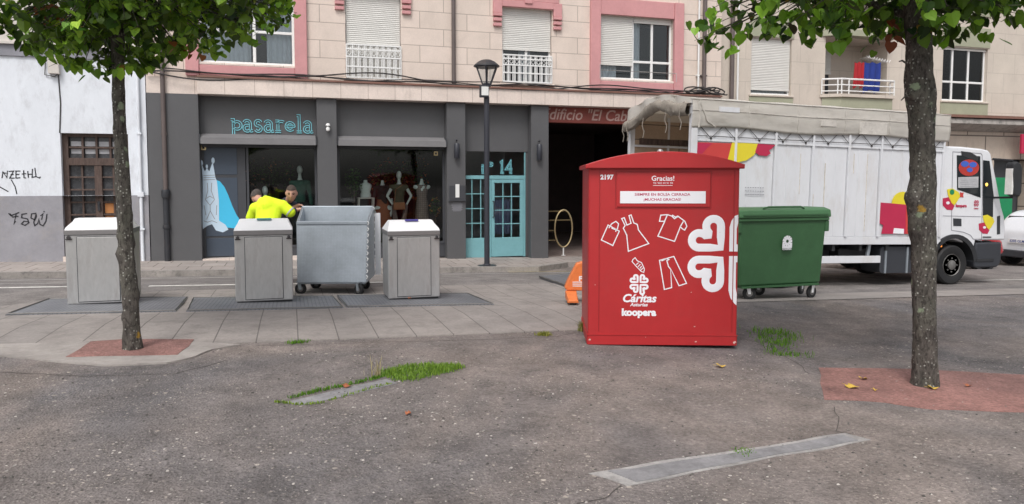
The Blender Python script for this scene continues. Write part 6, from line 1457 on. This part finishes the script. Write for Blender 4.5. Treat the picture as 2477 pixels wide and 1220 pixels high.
r1 = person('man in a bright yellow hi-vis top bending forward with his back turned', J1, Fh1, 1.02, 'hair_grey', 'hivis', False, full=True, sc_=1.1, stripe=[(a_, a_.lerp(b_, .55), .096)], tors={'pelvis': (.17, .13), 'spine': (.18, .14), 'chest': (.20, .15)})

# ------------------------------------------------------------------ the two lime trees
def leaf_mesh(name, pts, size, parent, tints, droop=.8, rng=None, m='leaf'):
    """pts (n,3) local; every leaf is a folded heart hanging by its stalk"""
    rng = rng or np.random.RandomState(3); n = len(pts)
    H = np.array([(0, 0, 0), (.22, .10, .03), (.47, -.02, .09), (.50, -.33, .10), (.30, -.70, .05), (0, -1.02, -.03), (-.30, -.70, .05), (-.50, -.33, .10), (-.47, -.02, .09), (-.22, .10, .03), (0, -.45, -.02)], float)
    F_ = [(0, 10, 2, 1), (10, 4, 3, 2), (10, 5, 4), (0, 9, 8, 10), (10, 8, 7, 6), (10, 6, 5)]
    sz = size*(.6+.65*rng.rand(n)); yaw = rng.rand(n)*2*np.pi
    tilt = np.clip(rng.normal(droop, .38, n), -.2, 1.75); roll_ = rng.normal(0, .45, n)
    # local axes: leaf x (width), y (towards stalk), z (upper face)
    ydir = np.stack([-np.cos(yaw)*np.cos(tilt), -np.sin(yaw)*np.cos(tilt), np.sin(tilt)], 1)
    xdir = np.stack([-np.sin(yaw), np.cos(yaw), np.zeros(n)], 1); zdir = np.cross(xdir, ydir)
    c, s = np.cos(roll_)[:, None], np.sin(roll_)[:, None]; xdir, zdir = xdir*c+zdir*s, zdir*c-xdir*s
    curl = 1+rng.normal(0, .8, n)
    V = pts[:, None]+sz[:, None, None]*(xdir[:, None]*H[None, :, 0:1]+ydir[:, None]*H[None, :, 1:2]+zdir[:, None]*(H[None, :, 2:3]*curl[:, None, None]))
    V = V.reshape(-1, 3); base = np.arange(n)*11
    me = bpy.data.meshes.new(name); L = []; st = []; tot = []; k = 0
    loops = np.concatenate([np.array(sum([list(f) for f in F_], []))[None]+base[:, None]], 1).reshape(-1)
    ln = np.array([len(f) for f in F_]); lt = np.tile(ln, n); ls = np.concatenate([[0], np.cumsum(lt)[:-1]])
    me.vertices.add(len(V)); me.vertices.foreach_set('co', V.astype(np.float32).ravel())
    me.loops.add(len(loops)); me.loops.foreach_set('vertex_index', loops.astype(np.int32))
    me.polygons.add(len(lt)); me.polygons.foreach_set('loop_start', ls.astype(np.int32)); me.polygons.foreach_set('loop_total', lt.astype(np.int32))
    me.update(calc_edges=True); me.validate()
    at = me.color_attributes.new('tint', 'FLOAT_COLOR', 'POINT'); T_ = np.repeat(np.concatenate([tints, np.ones((n, 1))], 1), 11, 0)
    at.data.foreach_set('color', T_.astype(np.float32).ravel())
    me.materials.append(M[m]); me.polygons.foreach_set('use_smooth', [False]*len(me.polygons)); return link(name, me, parent)
def tints(n, rng, dark, light, p=.5):
    t = np.clip(rng.beta(1.3, 1.9, n)+rng.normal(0, .08, n), 0, 1)[:, None]
    c = np.array(dark)[None]*(1-t)+np.array(light)[None]*t; return c*(1+rng.normal(0, .1, (n, 1)))
def trunk_mesh(nodes_, root, m, knots, seed):
    """nodes: (point, radius) up the stem"""
    P = [Vector(p) for p, r_ in nodes_]; n = 36; vs = []; rows = []
    path = []; 
    for i in range(len(P)-1):
        k = max(2, int((P[i+1]-P[i]).length/.035))
        for j in range(k):
            t = j/k; a = P[max(i-1, 0)]; b = P[i]; c = P[i+1]; d_ = P[min(i+2, len(P)-1)]
            q = .5*((2*b)+(c-a)*t+(2*a-5*b+4*c-d_)*t*t+(3*b-a-3*c+d_)*t*t*t)
            path.append((q, nodes_[i][1]*(1-t)+nodes_[i+1][1]*t))
    path.append((P[-1], nodes_[-1][1])); loc = root.location
    for q, r_ in path:
        for j in range(n):
            a = 2*math.pi*j/n; d = Vector((math.cos(a), math.sin(a), 0))
            k = 1+.15*noise.noise((math.cos(a)*1.6+seed, math.sin(a)*1.6, q.z*2.9))+.10*noise.noise((math.cos(a)*5+seed, math.sin(a)*5, q.z*9))+.06*noise.noise((math.cos(a)*14, math.sin(a)*14+seed, q.z*14))
            for kp_, ka, kr, kh in knots:
                dz = (q.z-kp_)/kr; da = math.atan2(math.sin(a-ka), math.cos(a-ka))/.55
                e = math.exp(-(dz*dz)-(da*da)); k += kh*e*(1+.35*noise.noise((a*9, q.z*40, 2)))
            v = q+d*r_*k; vs.append((v.x-loc.x, v.y-loc.y, v.z-loc.z))
    fs = [(i*n+j, i*n+(j+1) % n, (i+1)*n+(j+1) % n, (i+1)*n+j) for i in range(len(path)-1) for j in range(n)]+[tuple(range(n-1, -1, -1))]
    mb = MB(); mb.add(vs, fs); return mb
def lime_tree(lab, base_px, stem, edge, xr, knots, seed, lsize, dense, crown_r, top, m, dark, light, dead=None, zmin=.62):
    rng = np.random.RandomState(seed); B = g(*base_px); D = B.x*math.sin(YAW)+B.y*math.cos(YAW); B.z = G(B.x, B.y)
    root = thing('lime_tree', lab, 'tree', B); px2m = D/FPX
    nd = []
    for px_, py_, wd in stem: p = cp(px_, py_, D); nd.append((p, wd/2*px2m*.81))
    nd[0] = (Vector((nd[0][0].x, nd[0][0].y, B.z-.06)), nd[0][1]*1.06)
    last, lr = nd[-1]; nd += [(last+Vector((.02, .05, .5)), lr*.75), (last+Vector((-.03, .05, 1.2)), lr*.5), (Vector((last.x, last.y+.05, top-.5)), lr*.2)]
    tm = trunk_mesh(nd, root, m, knots, seed); loc = root.location; br = MB()
    for k in range(15):
        h = rng.rand(); src = last+Vector((0, .03, -.22+1.7*h)); a = k*2.4+rng.rand()*.5; ln = crown_r*(.95-.35*h)*(.7+.4*rng.rand())
        e = src+Vector((math.cos(a)*ln, math.sin(a)*ln, .25+.5*h+.2*rng.rand())); mid = src.lerp(e, .5)+Vector((0, 0, .14))
        tm.tube([src-loc, src.lerp(mid, .5)+Vector((0, 0, .03))-loc, mid-loc, e-loc], [lr*.34, lr*.27, lr*.17, .008], 7)
        for q in range(4):
            s0 = mid.lerp(e, rng.rand()*.8); a2 = a+rng.uniform(-1.2, 1.2); e2 = s0+Vector((math.cos(a2)*.4, math.sin(a2)*.4, rng.uniform(-.25, .15))); tm.tube([s0-loc, e2-loc], [.012, .004], 5)
    for px_, py_, ex_, ey_, rr in dead or []:
        a = cp(px_, py_, D-.07); b = cp(ex_, ey_, D-.10); tm.tube([a-loc, a.lerp(b, .5)+Vector((0, 0, .012))-loc, b-loc], [rr, rr*.8, rr*.5], 6)
    tm.build('trunk', M[m], root, smooth=60, fix=False)
    # hanging fringe that the photograph shows: leaves in bunches along drooping twigs
    xs = [e[0] for e in edge]; ys = [e[1] for e in edge]; dn = [e[2] for e in edge]
    pts = []; twg = []
    x0, x1 = xr; nb = int((x1-x0)/650*dense)
    for k in range(nb):
        px_ = rng.uniform(x0, x1); yb = np.interp(px_, xs, ys); de = np.interp(px_, xs, dn)
        u_ = rng.rand(); py_ = yb-(yb+170)*u_**.85
        fr_ = (yb-py_)/90
        if rng.rand() > de*min(1, .38+fr_*.5): continue
        if noise.noise((px_/70, py_/55, seed)) > (.34 if seed == 11 else .24): continue
        off = rng.uniform(-1, 1)*crown_r*.75*(.35+.65*min(1, fr_))
        c = np.array(cp(px_, py_, D)); c = c+np.array(CY)*off
        # keep its height on the picture
        nleaf = rng.randint(3, 8)
        dirn = rng.uniform(0, 2*np.pi)
        twg.append((c, dirn, nleaf))
        for j in range(nleaf):
            q = c+np.array([math.cos(dirn), math.sin(dirn), -.35])*(.035*(j-nleaf/2))+rng.normal(0, .035, 3)
            r3 = Vector(q); 
            pts.append(q)
    pts = np.array(pts); tw = MB(); ctr = Vector((last.x, last.y+.05, last.z+.35))
    for c_, dn_, nl_ in twg:
        c_ = Vector(c_); a_ = c_+Vector((math.cos(dn_), math.sin(dn_), -.35))*(.035*nl_/2); b_ = c_-Vector((math.cos(dn_), math.sin(dn_), -.35))*(.035*nl_/2+.03); e_ = b_.lerp(ctr, .28)+Vector((0, 0, .05))
        tw.tube([e_-loc, b_-loc, a_-loc], [.0045, .003, .0015], 4, caps=False)
    tw.build('twigs', M[m], root, fix=False)
    # crown above and behind
    nb = int(430*crown_r); P2 = []
    cz = np.array((last.x, last.y+.05, top*.5+last.z*.5+.45)); hz = (top-last.z)*.5+.1
    for k in range(nb):
        d = rng.normal(0, 1, 3); d /= np.linalg.norm(d); rr = rng.rand()**.38
        c = cz+d*np.array((crown_r, crown_r, hz))*rr*(1+.22*noise.noise(tuple(d*2.1)))
        if c[2] < last.z+zmin+.35*rng.rand(): continue
        nl = rng.randint(6, 14); P2.append(c+rng.normal(0, .10, (nl, 3)))
    pts = np.concatenate([pts]+P2)
    pts = pts-np.array(loc)
    tn = tints(len(pts), rng, dark, light)
    cn = np.array([noise.noise((p[0]*2.6+seed, p[1]*2.6, p[2]*2.6))+.5*noise.noise((p[0]*7, p[1]*7+seed, p[2]*7)) for p in pts])
    tn = np.clip(tn*np.clip(1+1.5*cn, .4, 1.7)[:, None], .008, .6)
    return root, D, pts, tn, rng, lsize
def extra(D, root, lst, rng, col, jitter=.02):
    P = []; C = []
    for px_, py_, k in lst:
        c = np.array(cp(px_, py_, D+rng.uniform(-.3, .3)))-np.array(root.location)
        for i in range(k): P.append(c+rng.normal(0, jitter, 3)); C.append(np.array(col)*(1+rng.normal(0, .12)))
    return np.array(P), np.array(C)
edgeL = [(0, 60, .0), (15, 95, .3), (45, 108, .6), (85, 118, .7), (110, 145, .6), (150, 150, .8), (190, 180, .9), (215, 165, 1), (260, 175, 1), (300, 170, 1), (340, 150, 1), (372, 150, 1), (400, 118, 1), (450, 120, 1), (500, 112, .95), (540, 95, .85), (580, 92, .7), (620, 98, .6), (645, 70, .5), (668, 20, .35), (690, -20, .2)]
root, D, pts, tn, rng, ls = lime_tree('smaller lime tree with a leaning trunk, growing left of the steel bin posts', (322, 848),
    [(323, 848, 60), (321, 835, 52), (318, 790, 45), (315, 730, 44), (312, 680, 46), (308, 640, 44), (303, 560, 40), (298, 460, 40), (294, 380, 37), (290, 300, 36), (287, 220, 33), (285, 140, 32), (284, 60, 32)], edgeL, (10, 680),
    [(.93, 3.3, .05, .45), (1.02, .2, .035, .2), (.55, .3, .04, .25), (1.55, 3.0, .05, .2), (1.28, 6.0, .05, .18), (2.05, 3.2, .04, .25), (.35, 3.4, .03, .3), (1.1, 3.3, .04, .25)], 11, .080, 1750, 1.2, 4.9, 'bark', (.032, .085, .015), (.28, .47, .05))
P_, C_ = extra(D, root, [(85, 92, 3), (60, 95, 2), (87, 133, 1), (32, 92, 1), (192, 183, 1), (165, 140, 3), (145, 120, 3), (118, 135, 2), (620, 100, 3), (598, 108, 2), (640, 60, 3), (668, 8, 1), (372, 120, 3), (360, 150, 2), (325, 158, 2)], rng, (.13, .27, .03))
P3, C3 = extra(D, root, [(100, 20, 12), (118, 35, 12), (130, 50, 7), (95, 45, 4), (440, 118, 3), (470, 125, 3), (415, 112, 2)], rng, (.26, .095, .04), .035)
leaf_mesh('crown', np.concatenate([pts, P_, P3]), ls, root, np.concatenate([tn, C_, C3]), .85, rng)
MB().lathe([(.0, 0), (.02, .01), (0, .02)], 8, Matrix.Translation(cp(303, 668, D-.09)-root.location)).build('shoot', M['yellow'] if 0 else M['green_paint'], root) if 0 else None
edgeR = [(1750, 60, .0), (1768, 105, .5), (1800, 118, .55), (1835, 88, .6), (1880, 92, .55), (1915, 62, .5), (1960, 35, .45), (2000, 60, .7), (2040, 92, .9), (2060, 60, .9), (2100, 62, .8), (2140, 70, .9), (2180, 95, 1), (2225, 100, 1), (2260, 98, 1), (2300, 78, .95), (2340, 62, .85), (2385, 72, .85), (2420, 88, .75), (2440, 75, .6), (2480, 40, .8), (2700, 40, .8)]
root, D, pts, tn, rng, ls = lime_tree('larger lime tree with a knotty lichened trunk, in front of the lorry', (2237, 932),
    [(2237, 932, 86), (2237, 915, 76), (2237, 880, 68), (2236, 800, 64), (2235, 700, 62), (2234, 600, 66), (2230, 540, 72), (2228, 480, 74), (2231, 420, 68), (2232, 350, 66), (2229, 290, 70), (2226, 230, 78), (2224, 170, 72), (2222, 110, 66), (2221, 50, 72), (2220, 0, 74)], edgeR, (1755, 2640),
    [(1.46, 3.35, .07, .75), (2.30, 3.3, .05, .45), (2.22, .3, .07, .25), (.84, .1, .04, .25), (1.18, .2, .04, .2), (2.45, 3.4, .05, .25)], 23, .092, 900, 1.5, 5.2, 'bark', (.024, .07, .013), (.22, .42, .04),
    dead=[(2205, 225, 2180, 243, .010), (2190, 152, 2175, 149, .009)])
P_, C_ = extra(D, root, [(1775, 115, 3), (1790, 88, 3), (1822, 70, 3), (1850, 45, 3), (1862, 62, 2), (1955, 50, 2), (1985, 32, 2), (2030, 100, 2), (2045, 88, 3), (2075, 42, 2), (2290, 98, 2), (2385, 85, 3), (2425, 92, 1), (2270, 60, 3), (1905, 30, 4), (1880, 52, 2)], rng, (.14, .29, .025))
P3, C3 = extra(D, root, [(2160, 95, 3), (2150, 60, 3)], rng, (.2, .06, .03), .03)
leaf_mesh('crown', np.concatenate([pts, P_, P3]), ls, root, np.concatenate([tn, C_, C3]), .9, rng)

# ------------------------------------------------------------------ grass, weeds, litter of the plaza
M['grass'] = leafmat('grass_blade', 0, 0, .3)
def tuft(name, lab, samples, n, h, seed, cols=((.05, .13, .015), (.16, .33, .03)), spread=.02):
    rng = np.random.RandomState(seed); vs = []; fs = []; cs = []
    for k in range(n):
        s = samples[rng.randint(len(samples))] if not callable(samples) else samples(rng)
        x, y = s[0]+rng.normal(0, spread), s[1]+rng.normal(0, spread); z = G(x, y)+.004; hh = h*(.35+.9*rng.rand()); a = rng.rand()*6.28; b = rng.rand()*6.28; ln = rng.rand()*.7*hh; w_ = .0028+.0025*rng.rand()
        d = (math.cos(a)*w_, math.sin(a)*w_); t = (math.cos(b)*ln, math.sin(b)*ln); q = len(vs)
        vs += [(x-d[0], y-d[1], z), (x+d[0], y+d[1], z), (x+d[0]*.7+t[0]*.4, y+d[1]*.7+t[1]*.4, z+hh*.6), (x-d[0]*.7+t[0]*.4, y-d[1]*.7+t[1]*.4, z+hh*.6), (x+t[0], y+t[1], z+hh)]
        fs += [(q, q+1, q+2, q+3), (q+3, q+2, q+4)]; c = rng.rand(); cs += [[cols[0][i]*(1-c)+cols[1][i]*c for i in range(3)]+[1]]*5
    me = bpy.data.meshes.new(name); me.from_pydata(vs, [], fs); at = me.color_attributes.new('tint', 'FLOAT_COLOR', 'POINT')
    at.data.foreach_set('color', np.array(cs, np.float32).ravel()); me.materials.append(M['grass']); o = link(name, me)
    tag(o, lab, 'grass', 'grass and weeds in the cracks', 'stuff'); return o
def line_px(pts, w_=1):
    P = [g(*p) for p in pts]
    def f(rng):
        i = rng.randint(len(P)-1); return P[i].lerp(P[i+1], rng.rand())
    return f
def area_px(poly):
    P = [g(*p) for p in poly]
    def f(rng):
        while 1:
            w_ = rng.dirichlet([.6]*len(P)); s = sum((P[i]*float(w_[i]) for i in range(len(P))), Vector((0, 0, 0))); return s
    return f
def grid_px(xs, top, bot):
    def f(rng):
        x = rng.uniform(xs[0], xs[-1]); return g(x, rng.uniform(np.interp(x, xs, top), np.interp(x, xs, bot)))
    return f
tuft('grass', 'bright green grass growing over the end of the sunken concrete slab', grid_px([928, 960, 1000, 1040, 1080, 1112], [902, 892, 885, 884, 886, 888], [908, 922, 922, 912, 902, 892]), 2300, .036, 1, spread=.026, cols=((.08, .17, .025), (.26, .40, .06)))
tuft('grass', 'thin grass along both edges of the sunken concrete slab', line_px([(700, 966), (760, 950), (800, 942), (850, 932), (905, 918), (935, 910)]), 420, .03, 2, spread=.012)
tuft('grass', 'thin grass along both edges of the sunken concrete slab', line_px([(668, 974), (690, 977), (735, 981), (780, 976), (850, 955), (900, 940), (945, 930)]), 260, .02, 3, spread=.010, cols=((.08, .16, .02), (.25, .36, .04)))
tuft('weeds', 'ragged weeds growing in a crack between the green bin and the larger tree', line_px([(1835, 800), (1860, 808), (1900, 806), (1915, 820), (1895, 835), (1880, 832)]), 430, .055, 4, spread=.075)
tuft('weeds', 'ragged weeds growing in a crack between the green bin and the larger tree', line_px([(1840, 810), (1858, 832), (1885, 860), (1945, 862)]), 330, .042, 5, spread=.06)
tuft('weeds', 'tiny green weed at the edge of the paving, in front of the middle steel plate', line_px([(700, 832), (716, 832), (730, 830), (742, 829)]), 110, .035, 6, spread=.03)
tuft('weeds', 'yellowish weeds at the foot of the red clothes bank', line_px([(1300, 813), (1320, 812), (1325, 812)]), 220, .04, 7, spread=.02, cols=((.14, .17, .03), (.34, .33, .08)))
tuft('weeds', 'yellowish weeds at the foot of the red clothes bank', line_px([(1405, 800), (1415, 803)]), 260, .10, 8, spread=.02, cols=((.10, .12, .03), (.30, .28, .09)))
tuft('weeds', 'dry straw standing beside the bright green grass', line_px([(905, 914), (915, 914)]), 26, .17, 9, spread=.02, cols=((.3, .26, .16), (.42, .36, .24)))
tuft('moss', 'moss in the middle of the long pale concrete strip', grid_px([1775, 1820], [1092, 1088], [1106, 1100]), 90, .014, 10, spread=.03)
# loose chippings scattered over the worn asphalt
def chips(name, lab, n, seed, smp, s0, s1):
    rng = np.random.RandomState(seed); vs = []; fs = []; cs = []
    for k in range(n):
        p = smp(rng)
        if p is None: continue
        x, y = p; r_ = s0+(s1-s0)*rng.rand()**3; z = G(x, y)+.001; a = rng.rand()*6.28; q = len(vs); hh = r_*(.25+.4*rng.rand())
        for j in range(5): t = a+j*1.257; rr = r_*(.7+.5*rng.rand()); vs.append((x+rr*math.cos(t), y+rr*math.sin(t)*.8, z))
        for j in range(4): t = a+j*1.57; rr = r_*(.35+.4*rng.rand()); vs.append((x+rr*math.cos(t), y+rr*math.sin(t)*.8, z+hh))
        fs += [(q, q+1, q+6, q+5), (q+1, q+2, q+6), (q+2, q+3, q+7, q+6), (q+3, q+4, q+8, q+7), (q+4, q, q+5, q+8), (q+5, q+6, q+7, q+8)]
        b = rng.choice([.08, .14, .25, .42], p=[.35, .3, .22, .13])*(.8+.4*rng.rand()); c = [b*1.06, b*.97, b*.9, 1]; cs += [c]*9
    me = bpy.data.meshes.new(name); me.from_pydata(vs, [], fs); at = me.color_attributes.new('tint', 'FLOAT_COLOR', 'POINT'); at.data.foreach_set('color', np.array(cs, np.float32).ravel())
    m, t, b = nodes('chipping'); a_ = N(t, 'ShaderNodeAttribute', attribute_name='tint'); t.links.new(a_.outputs['Color'], b.inputs['Base Color']); b.inputs['Roughness'].default_value = .85
    me.materials.append(m); o = link(name, me); tag(o, lab, 'gravel', None, 'stuff')
def smp_near(rng):
    D_ = 2.4+4.6*rng.rand()**.8; x = rng.uniform(-.80, .80)*D_; p = CX*x+CY*D_
    k = noise.noise((p.x*.8, p.y*.8, 4))+.35*noise.noise((p.x*3, p.y*3, 9))
    if p.y > 7.3 or k < rng.uniform(-.45, .45): return None
    return p.x, p.y
chips('loose_chippings', 'loose pale and dark stone chippings scattered over the worn asphalt', 21000, 5, smp_near, .0022, .012)
# fallen leaves, each its own
def dead_leaf(px_, py_, lab, m, s=.07, a=0., h=.012, cat='leaf'):
    p = g(px_, py_); o = MB(); H = [(0, 0), (.3, .12), (.5, -.1), (.45, -.5), (.2, -.8), (0, -1.05), (-.22, -.8), (-.5, -.45), (-.45, -.08), (-.25, .12)]
    c, s_ = math.cos(a), math.sin(a); vs = [((x*c-y*s_)*s, (x*s_+y*c)*s, .004+.012*abs(x)+.012*math.sin(y*5+a)) for x, y in H]+[(.45*s*s_, -.45*s*c, .002)]
    o.add(vs, [(10, i, (i+1) % 10) for i in range(10)]).tube([(0, 0, .004), (-.35*s*s_*1.5, .5*s*c, .012)], .0015, 4)
    ob = o.build('fallen_leaf', M[m], None, fix=False); ob.location = (p.x, p.y, p.z+h); tag(ob, lab, cat, 'fallen leaves'); return ob
dead_leaf(1735, 889, 'yellow fallen leaf alone on the asphalt in front of the red clothes bank', 'leaf_y', .075, 1.2)
dead_leaf(2050, 937, 'crumpled yellow-brown leaf, leftmost on the red patch under the larger tree', 'leaf_y', .10, .3)
dead_leaf(2085, 921, 'pale leaf on the red patch, left of the larger tree trunk', 'leaf_y', .07, 2)
dead_leaf(2247, 942, 'yellow leaf at the foot of the larger tree trunk', 'leaf_y', .07, 1)
dead_leaf(2337, 936, 'small orange leaf on the red patch, right of the larger tree trunk', 'leaf_o', .05, .2)
dead_leaf(2112, 947, 'tiny pale leaf fragment in the middle of the red patch', 'leaf_y', .035, .7)
dead_leaf(985, 1004, 'small red-brown leaf on the asphalt below the bright green grass', 'leaf_o', .045, .4)
dead_leaf(975, 727, 'brown dry leaf at the foot of the right-hand bin post', 'leaf_o', .10, 1.3, .055)
dead_leaf(990, 731, 'small brown leaf beside the dry leaf on the right-hand steel plate', 'leaf_o', .05, .3, .055)
dead_leaf(833, 938, 'rust-coloured leaf caught in the thin grass of the sunken slab', 'leaf_o', .06, .9)

# ------------------------------------------------------------------ figures and plants in the shop window
SF = .02                                  # level of the display floor
def mannequin(px_, py_head, v, lab, top=None, bottom=None, head_=True, arms='hips', wide=1., bag=False, dress=None, hh=None):
    x, zh = onv(px_, py_head, v); root = thing('mannequin', lab, 'mannequin', (x, v, SF)); s = .95
    H = zh-SF if head_ else zh-SF+.12
    z = lambda f: H*f
    P = lambda a, b, c: Vector((x+a*wide, v+b, SF+c))
    Nd = {'pelvis': (P(0, 0, z(.56)), (.13, .09)), 'waist': (P(0, 0, z(.68)), (.10, .075)), 'chest': (P(0, 0, z(.81)), (.135, .09)), 'neck': (P(0, 0, z(.90)), .045), 'top': (P(0, 0, z(.93)), .04),
          'lh': (P(-.08, 0, z(.50)), .08), 'rh': (P(.08, 0, z(.50)), .08), 'lk': (P(-.08, -.02, z(.28)), .055), 'rk': (P(.09, 0, z(.28)), .055), 'la': (P(-.08, 0, z(.04)), .035), 'ra': (P(.10, 0, z(.04)), .035),
          'ls': (P(-.17, 0, z(.83)), .05), 'rs': (P(.17, 0, z(.83)), .05)}
    E_ = [('pelvis', 'waist'), ('waist', 'chest'), ('chest', 'neck'), ('neck', 'top'), ('pelvis', 'lh'), ('lh', 'lk'), ('lk', 'la'), ('pelvis', 'rh'), ('rh', 'rk'), ('rk', 'ra'), ('chest', 'ls'), ('chest', 'rs')]
    if arms:
        for sg, s_ in ((-1, 'l'), (1, 'r')):
            Nd[s_+'e'] = (P(sg*(.30 if arms == 'hips' else .22), -.02, z(.70)), .035); Nd[s_+'w'] = (P(sg*(.19 if arms == 'hips' else .24), -.08, z(.59 if arms == 'hips' else .56)), .024); Nd[s_+'h'] = (P(sg*(.16 if arms == 'hips' else .24), -.10, z(.56 if arms == 'hips' else .52)), (.03, .016))
            E_ += [(s_+'s', s_+'e'), (s_+'e', s_+'w'), (s_+'w', s_+'h')]
    skin('body', Nd, E_, M['mann'], root, 2)
    if head_:
        MB().ell((0, -.01, H), (.068, .085, .115), 14, 10, None, 0, lambda d: 1-.18*max(0, -d.z)).lathe([(.035, H-.2), (.035, H-.05)], 10).build('head', M['mann'], root, smooth=1)
    if top:
        q = {k: Nd[k] for k in ('pelvis', 'waist', 'chest', 'ls', 'rs')}; ed = [('pelvis', 'waist'), ('waist', 'chest'), ('chest', 'ls'), ('chest', 'rs')]
        if arms and top[1]:
            for s_ in 'lr': q[s_+'e'] = Nd[s_+'e']; ed.append((s_+'s', s_+'e'))
            if top[1] > 1:
                for s_ in 'lr': q[s_+'w'] = Nd[s_+'w']; ed.append((s_+'e', s_+'w'))
        skin('top_garment', q, ed, M[top[0]], root, 2, thick=.022)
    if bottom:
        kind, m_ = bottom
        if kind == 'trousers':
            q = {k: Nd[k] for k in ('pelvis', 'lh', 'rh', 'lk', 'rk', 'la', 'ra')}; skin('trousers', q, [('pelvis', 'lh'), ('pelvis', 'rh'), ('lh', 'lk'), ('rh', 'rk'), ('lk', 'la'), ('rk', 'ra')], M[m_], root, 2, thick=.02)
        else:
            pr_ = [(.13*wide, z(.66)), (.17*wide, z(.55)), (.22*wide, z(.40)), (.25*wide, z(.24 if kind == 'skirt' else .08))]
            mb = MB(); n = 40; vs = [(r_*math.cos(6.283*j/n)*(1+.05*math.sin(j*6.283/5)*(i/3)), r_*.7*math.sin(6.283*j/n), zz) for i, (r_, zz) in enumerate(pr_) for j in range(n)]
            mb.add(vs, [(i*n+j, i*n+(j+1) % n, (i+1)*n+(j+1) % n, (i+1)*n+j) for i in range(3) for j in range(n)]); mb.build('skirt', M[m_], root, smooth=60, fix=False)
    if dress:
        pr_ = [(.145, z(.86)), (.15, z(.78)), (.125, z(.68)), (.155, z(.56)), (.17, z(.4)), (.18, z(.1))]
        MB().lathe(pr_, 28, Matrix.Diagonal((1, .7, 1, 1)), cap=False).build('dress', M[dress], root, smooth=1)
    if bag:
        b = MB().box((-.17, -.20, z(.50)), (.12, -.12, z(.61))).build('handbag', M['tan'], root, bevel=.02); MB().tube([(-.14, -.16, z(.61)), (-.10, -.14, z(.8)), (.06, -.12, z(.86))], .008, 5).build('strap', M['tan'], b)
    MB().lathe([(.14, 0), (.14, .012), (.01, .02)], 18).build('base', M['steel'], root, smooth=1)
    return root
vm = V0+.95
mannequin(725, 412, vm, 'white-headed mannequin in a dark green coat behind the man in the dark jacket', ('coatgreen', 2), ('trousers', 'blackcloth'), arms='down', wide=1.05)
mannequin(641, 462, vm-.35, 'mannequin of which only the white head shows, beside the grey-haired man', ('blackcloth', 1), ('trousers', 'blackcloth'), arms=None)
mannequin(965, 425, vm-.1, 'mannequin with hands on hips in an olive jacket, a tan handbag at its waist', ('olivecloth', 0), ('trousers', 'greycloth'), bag=True)
mannequin(1020, 436, vm-.25, 'headless mannequin bust in a long checked taupe dress, rightmost in the shop window', None, None, head_=False, arms=None, dress='pattern')
mannequin(925, 440, vm+.1, 'headless mannequin in a black jumper and rust-orange skirt in the shop window', ('blackcloth', 1), ('skirt', 'rustcloth'), head_=False, arms='down')
# bust in a white blouse on a pale stool
x, z = onv(884, 445, vm-.15); st = thing('stool', 'tall pale wooden stool carrying the white blouse bust in the shop window', 'stool', (x, vm-.15, SF)); zs_ = onv(884, 478, vm-.15)[1]-SF
MB().box((-.20, -.18, zs_-.03), (.20, .18, zs_)).build('seat', M['pale_wood'] if 'pale_wood' in M else M['cream_wall'], st, bevel=.01)
for a in (-1, 1):
    for b in (-1, 1): MB().tube([(a*.17, b*.15, zs_-.03), (a*.2, b*.18, 0)], .018, 6).build('leg', M['cream_wall'], st)
bu_ = thing('mannequin_bust', 'white blouse on a bust, standing on the pale stool in the shop window', 'mannequin', (x, vm-.15, SF+zs_+.002)); hb_ = z+.05-SF-zs_
MB().lathe([(.11, 0), (.125, hb_*.15), (.10, hb_*.35), (.14, hb_*.72), (.12, hb_*.85), (.045, hb_*.95), (.04, hb_*1.1), (0, hb_*1.11)], 22, Matrix.Diagonal((1.1, .75, 1, 1))).build('bust', M['mann'], bu_, smooth=1)
def shop_plant(px_, py_, v, lab, w_, h_, n, flowers, seed, col=((.012, .05, .012), (.07, .17, .03)), fcol=(.6, .18, .08), ls_=.05):
    rng = np.random.RandomState(seed); x, zc_ = onv(px_, py_, v); root = thing('shop_plant', lab, 'plant', (x, v, SF))
    d = rng.normal(0, 1, (n, 3)); d /= np.linalg.norm(d, axis=1)[:, None]; pts_ = d*np.array((w_/2, .14, h_/2))*(rng.rand(n, 1)**.4)+np.array((0, 0, zc_-SF))
    tn_ = tints(n, rng, *col); leaf_mesh('foliage', pts_, ls_, root, tn_, .5, rng)
    MB().tube([(0, 0, .2), (.02, 0, zc_-SF)], .012, 6).build('stem', M['wood_old'], root); MB().lathe([(.09, 0), (.12, .22), (.11, .22), (0, .2)], 16).build('pot', M['darkgrey'], root, smooth=1)
    if flowers:
        d = rng.normal(0, 1, (flowers, 3)); d /= np.linalg.norm(d, axis=1)[:, None]; d[:, 1] = -abs(d[:, 1]); p2 = d*np.array((w_/2, .16, h_/2))*.95+np.array((0, 0, zc_-SF))
        k = 5; P4 = np.repeat(p2, k, 0)+rng.normal(0, .018, (flowers*k, 3)); c4 = np.repeat(np.array([fcol])*(1+rng.normal(0, .35, (flowers, 1))), k, 0); leaf_mesh('blossom', P4, .038, root, np.clip(c4, .02, .8), .3, rng)
shop_plant(855, 440, vm-.35, 'dark green leafy plant at the left side of the wider shop window', .42, .75, 260, 0, 1)
shop_plant(940, 440, vm+.35, 'tall foliage with rust-coloured blossoms behind the mannequins', 1.0, 1.25, 520, 34, 2)
shop_plant(1000, 425, vm+.45, 'foliage with orange blossoms behind the headless checked dress', .8, 1.3, 380, 26, 3)
shop_plant(650, 420, vm+.3, 'dim flowering foliage at the top of the narrower shop window', 1.3, .8, 300, 22, 4, fcol=(.45, .2, .12))
shop_plant(1052, 500, vm-.45, 'low green plant with orange flowers in the right corner of the wider window', .28, .5, 130, 9, 5, fcol=(.8, .3, .08))
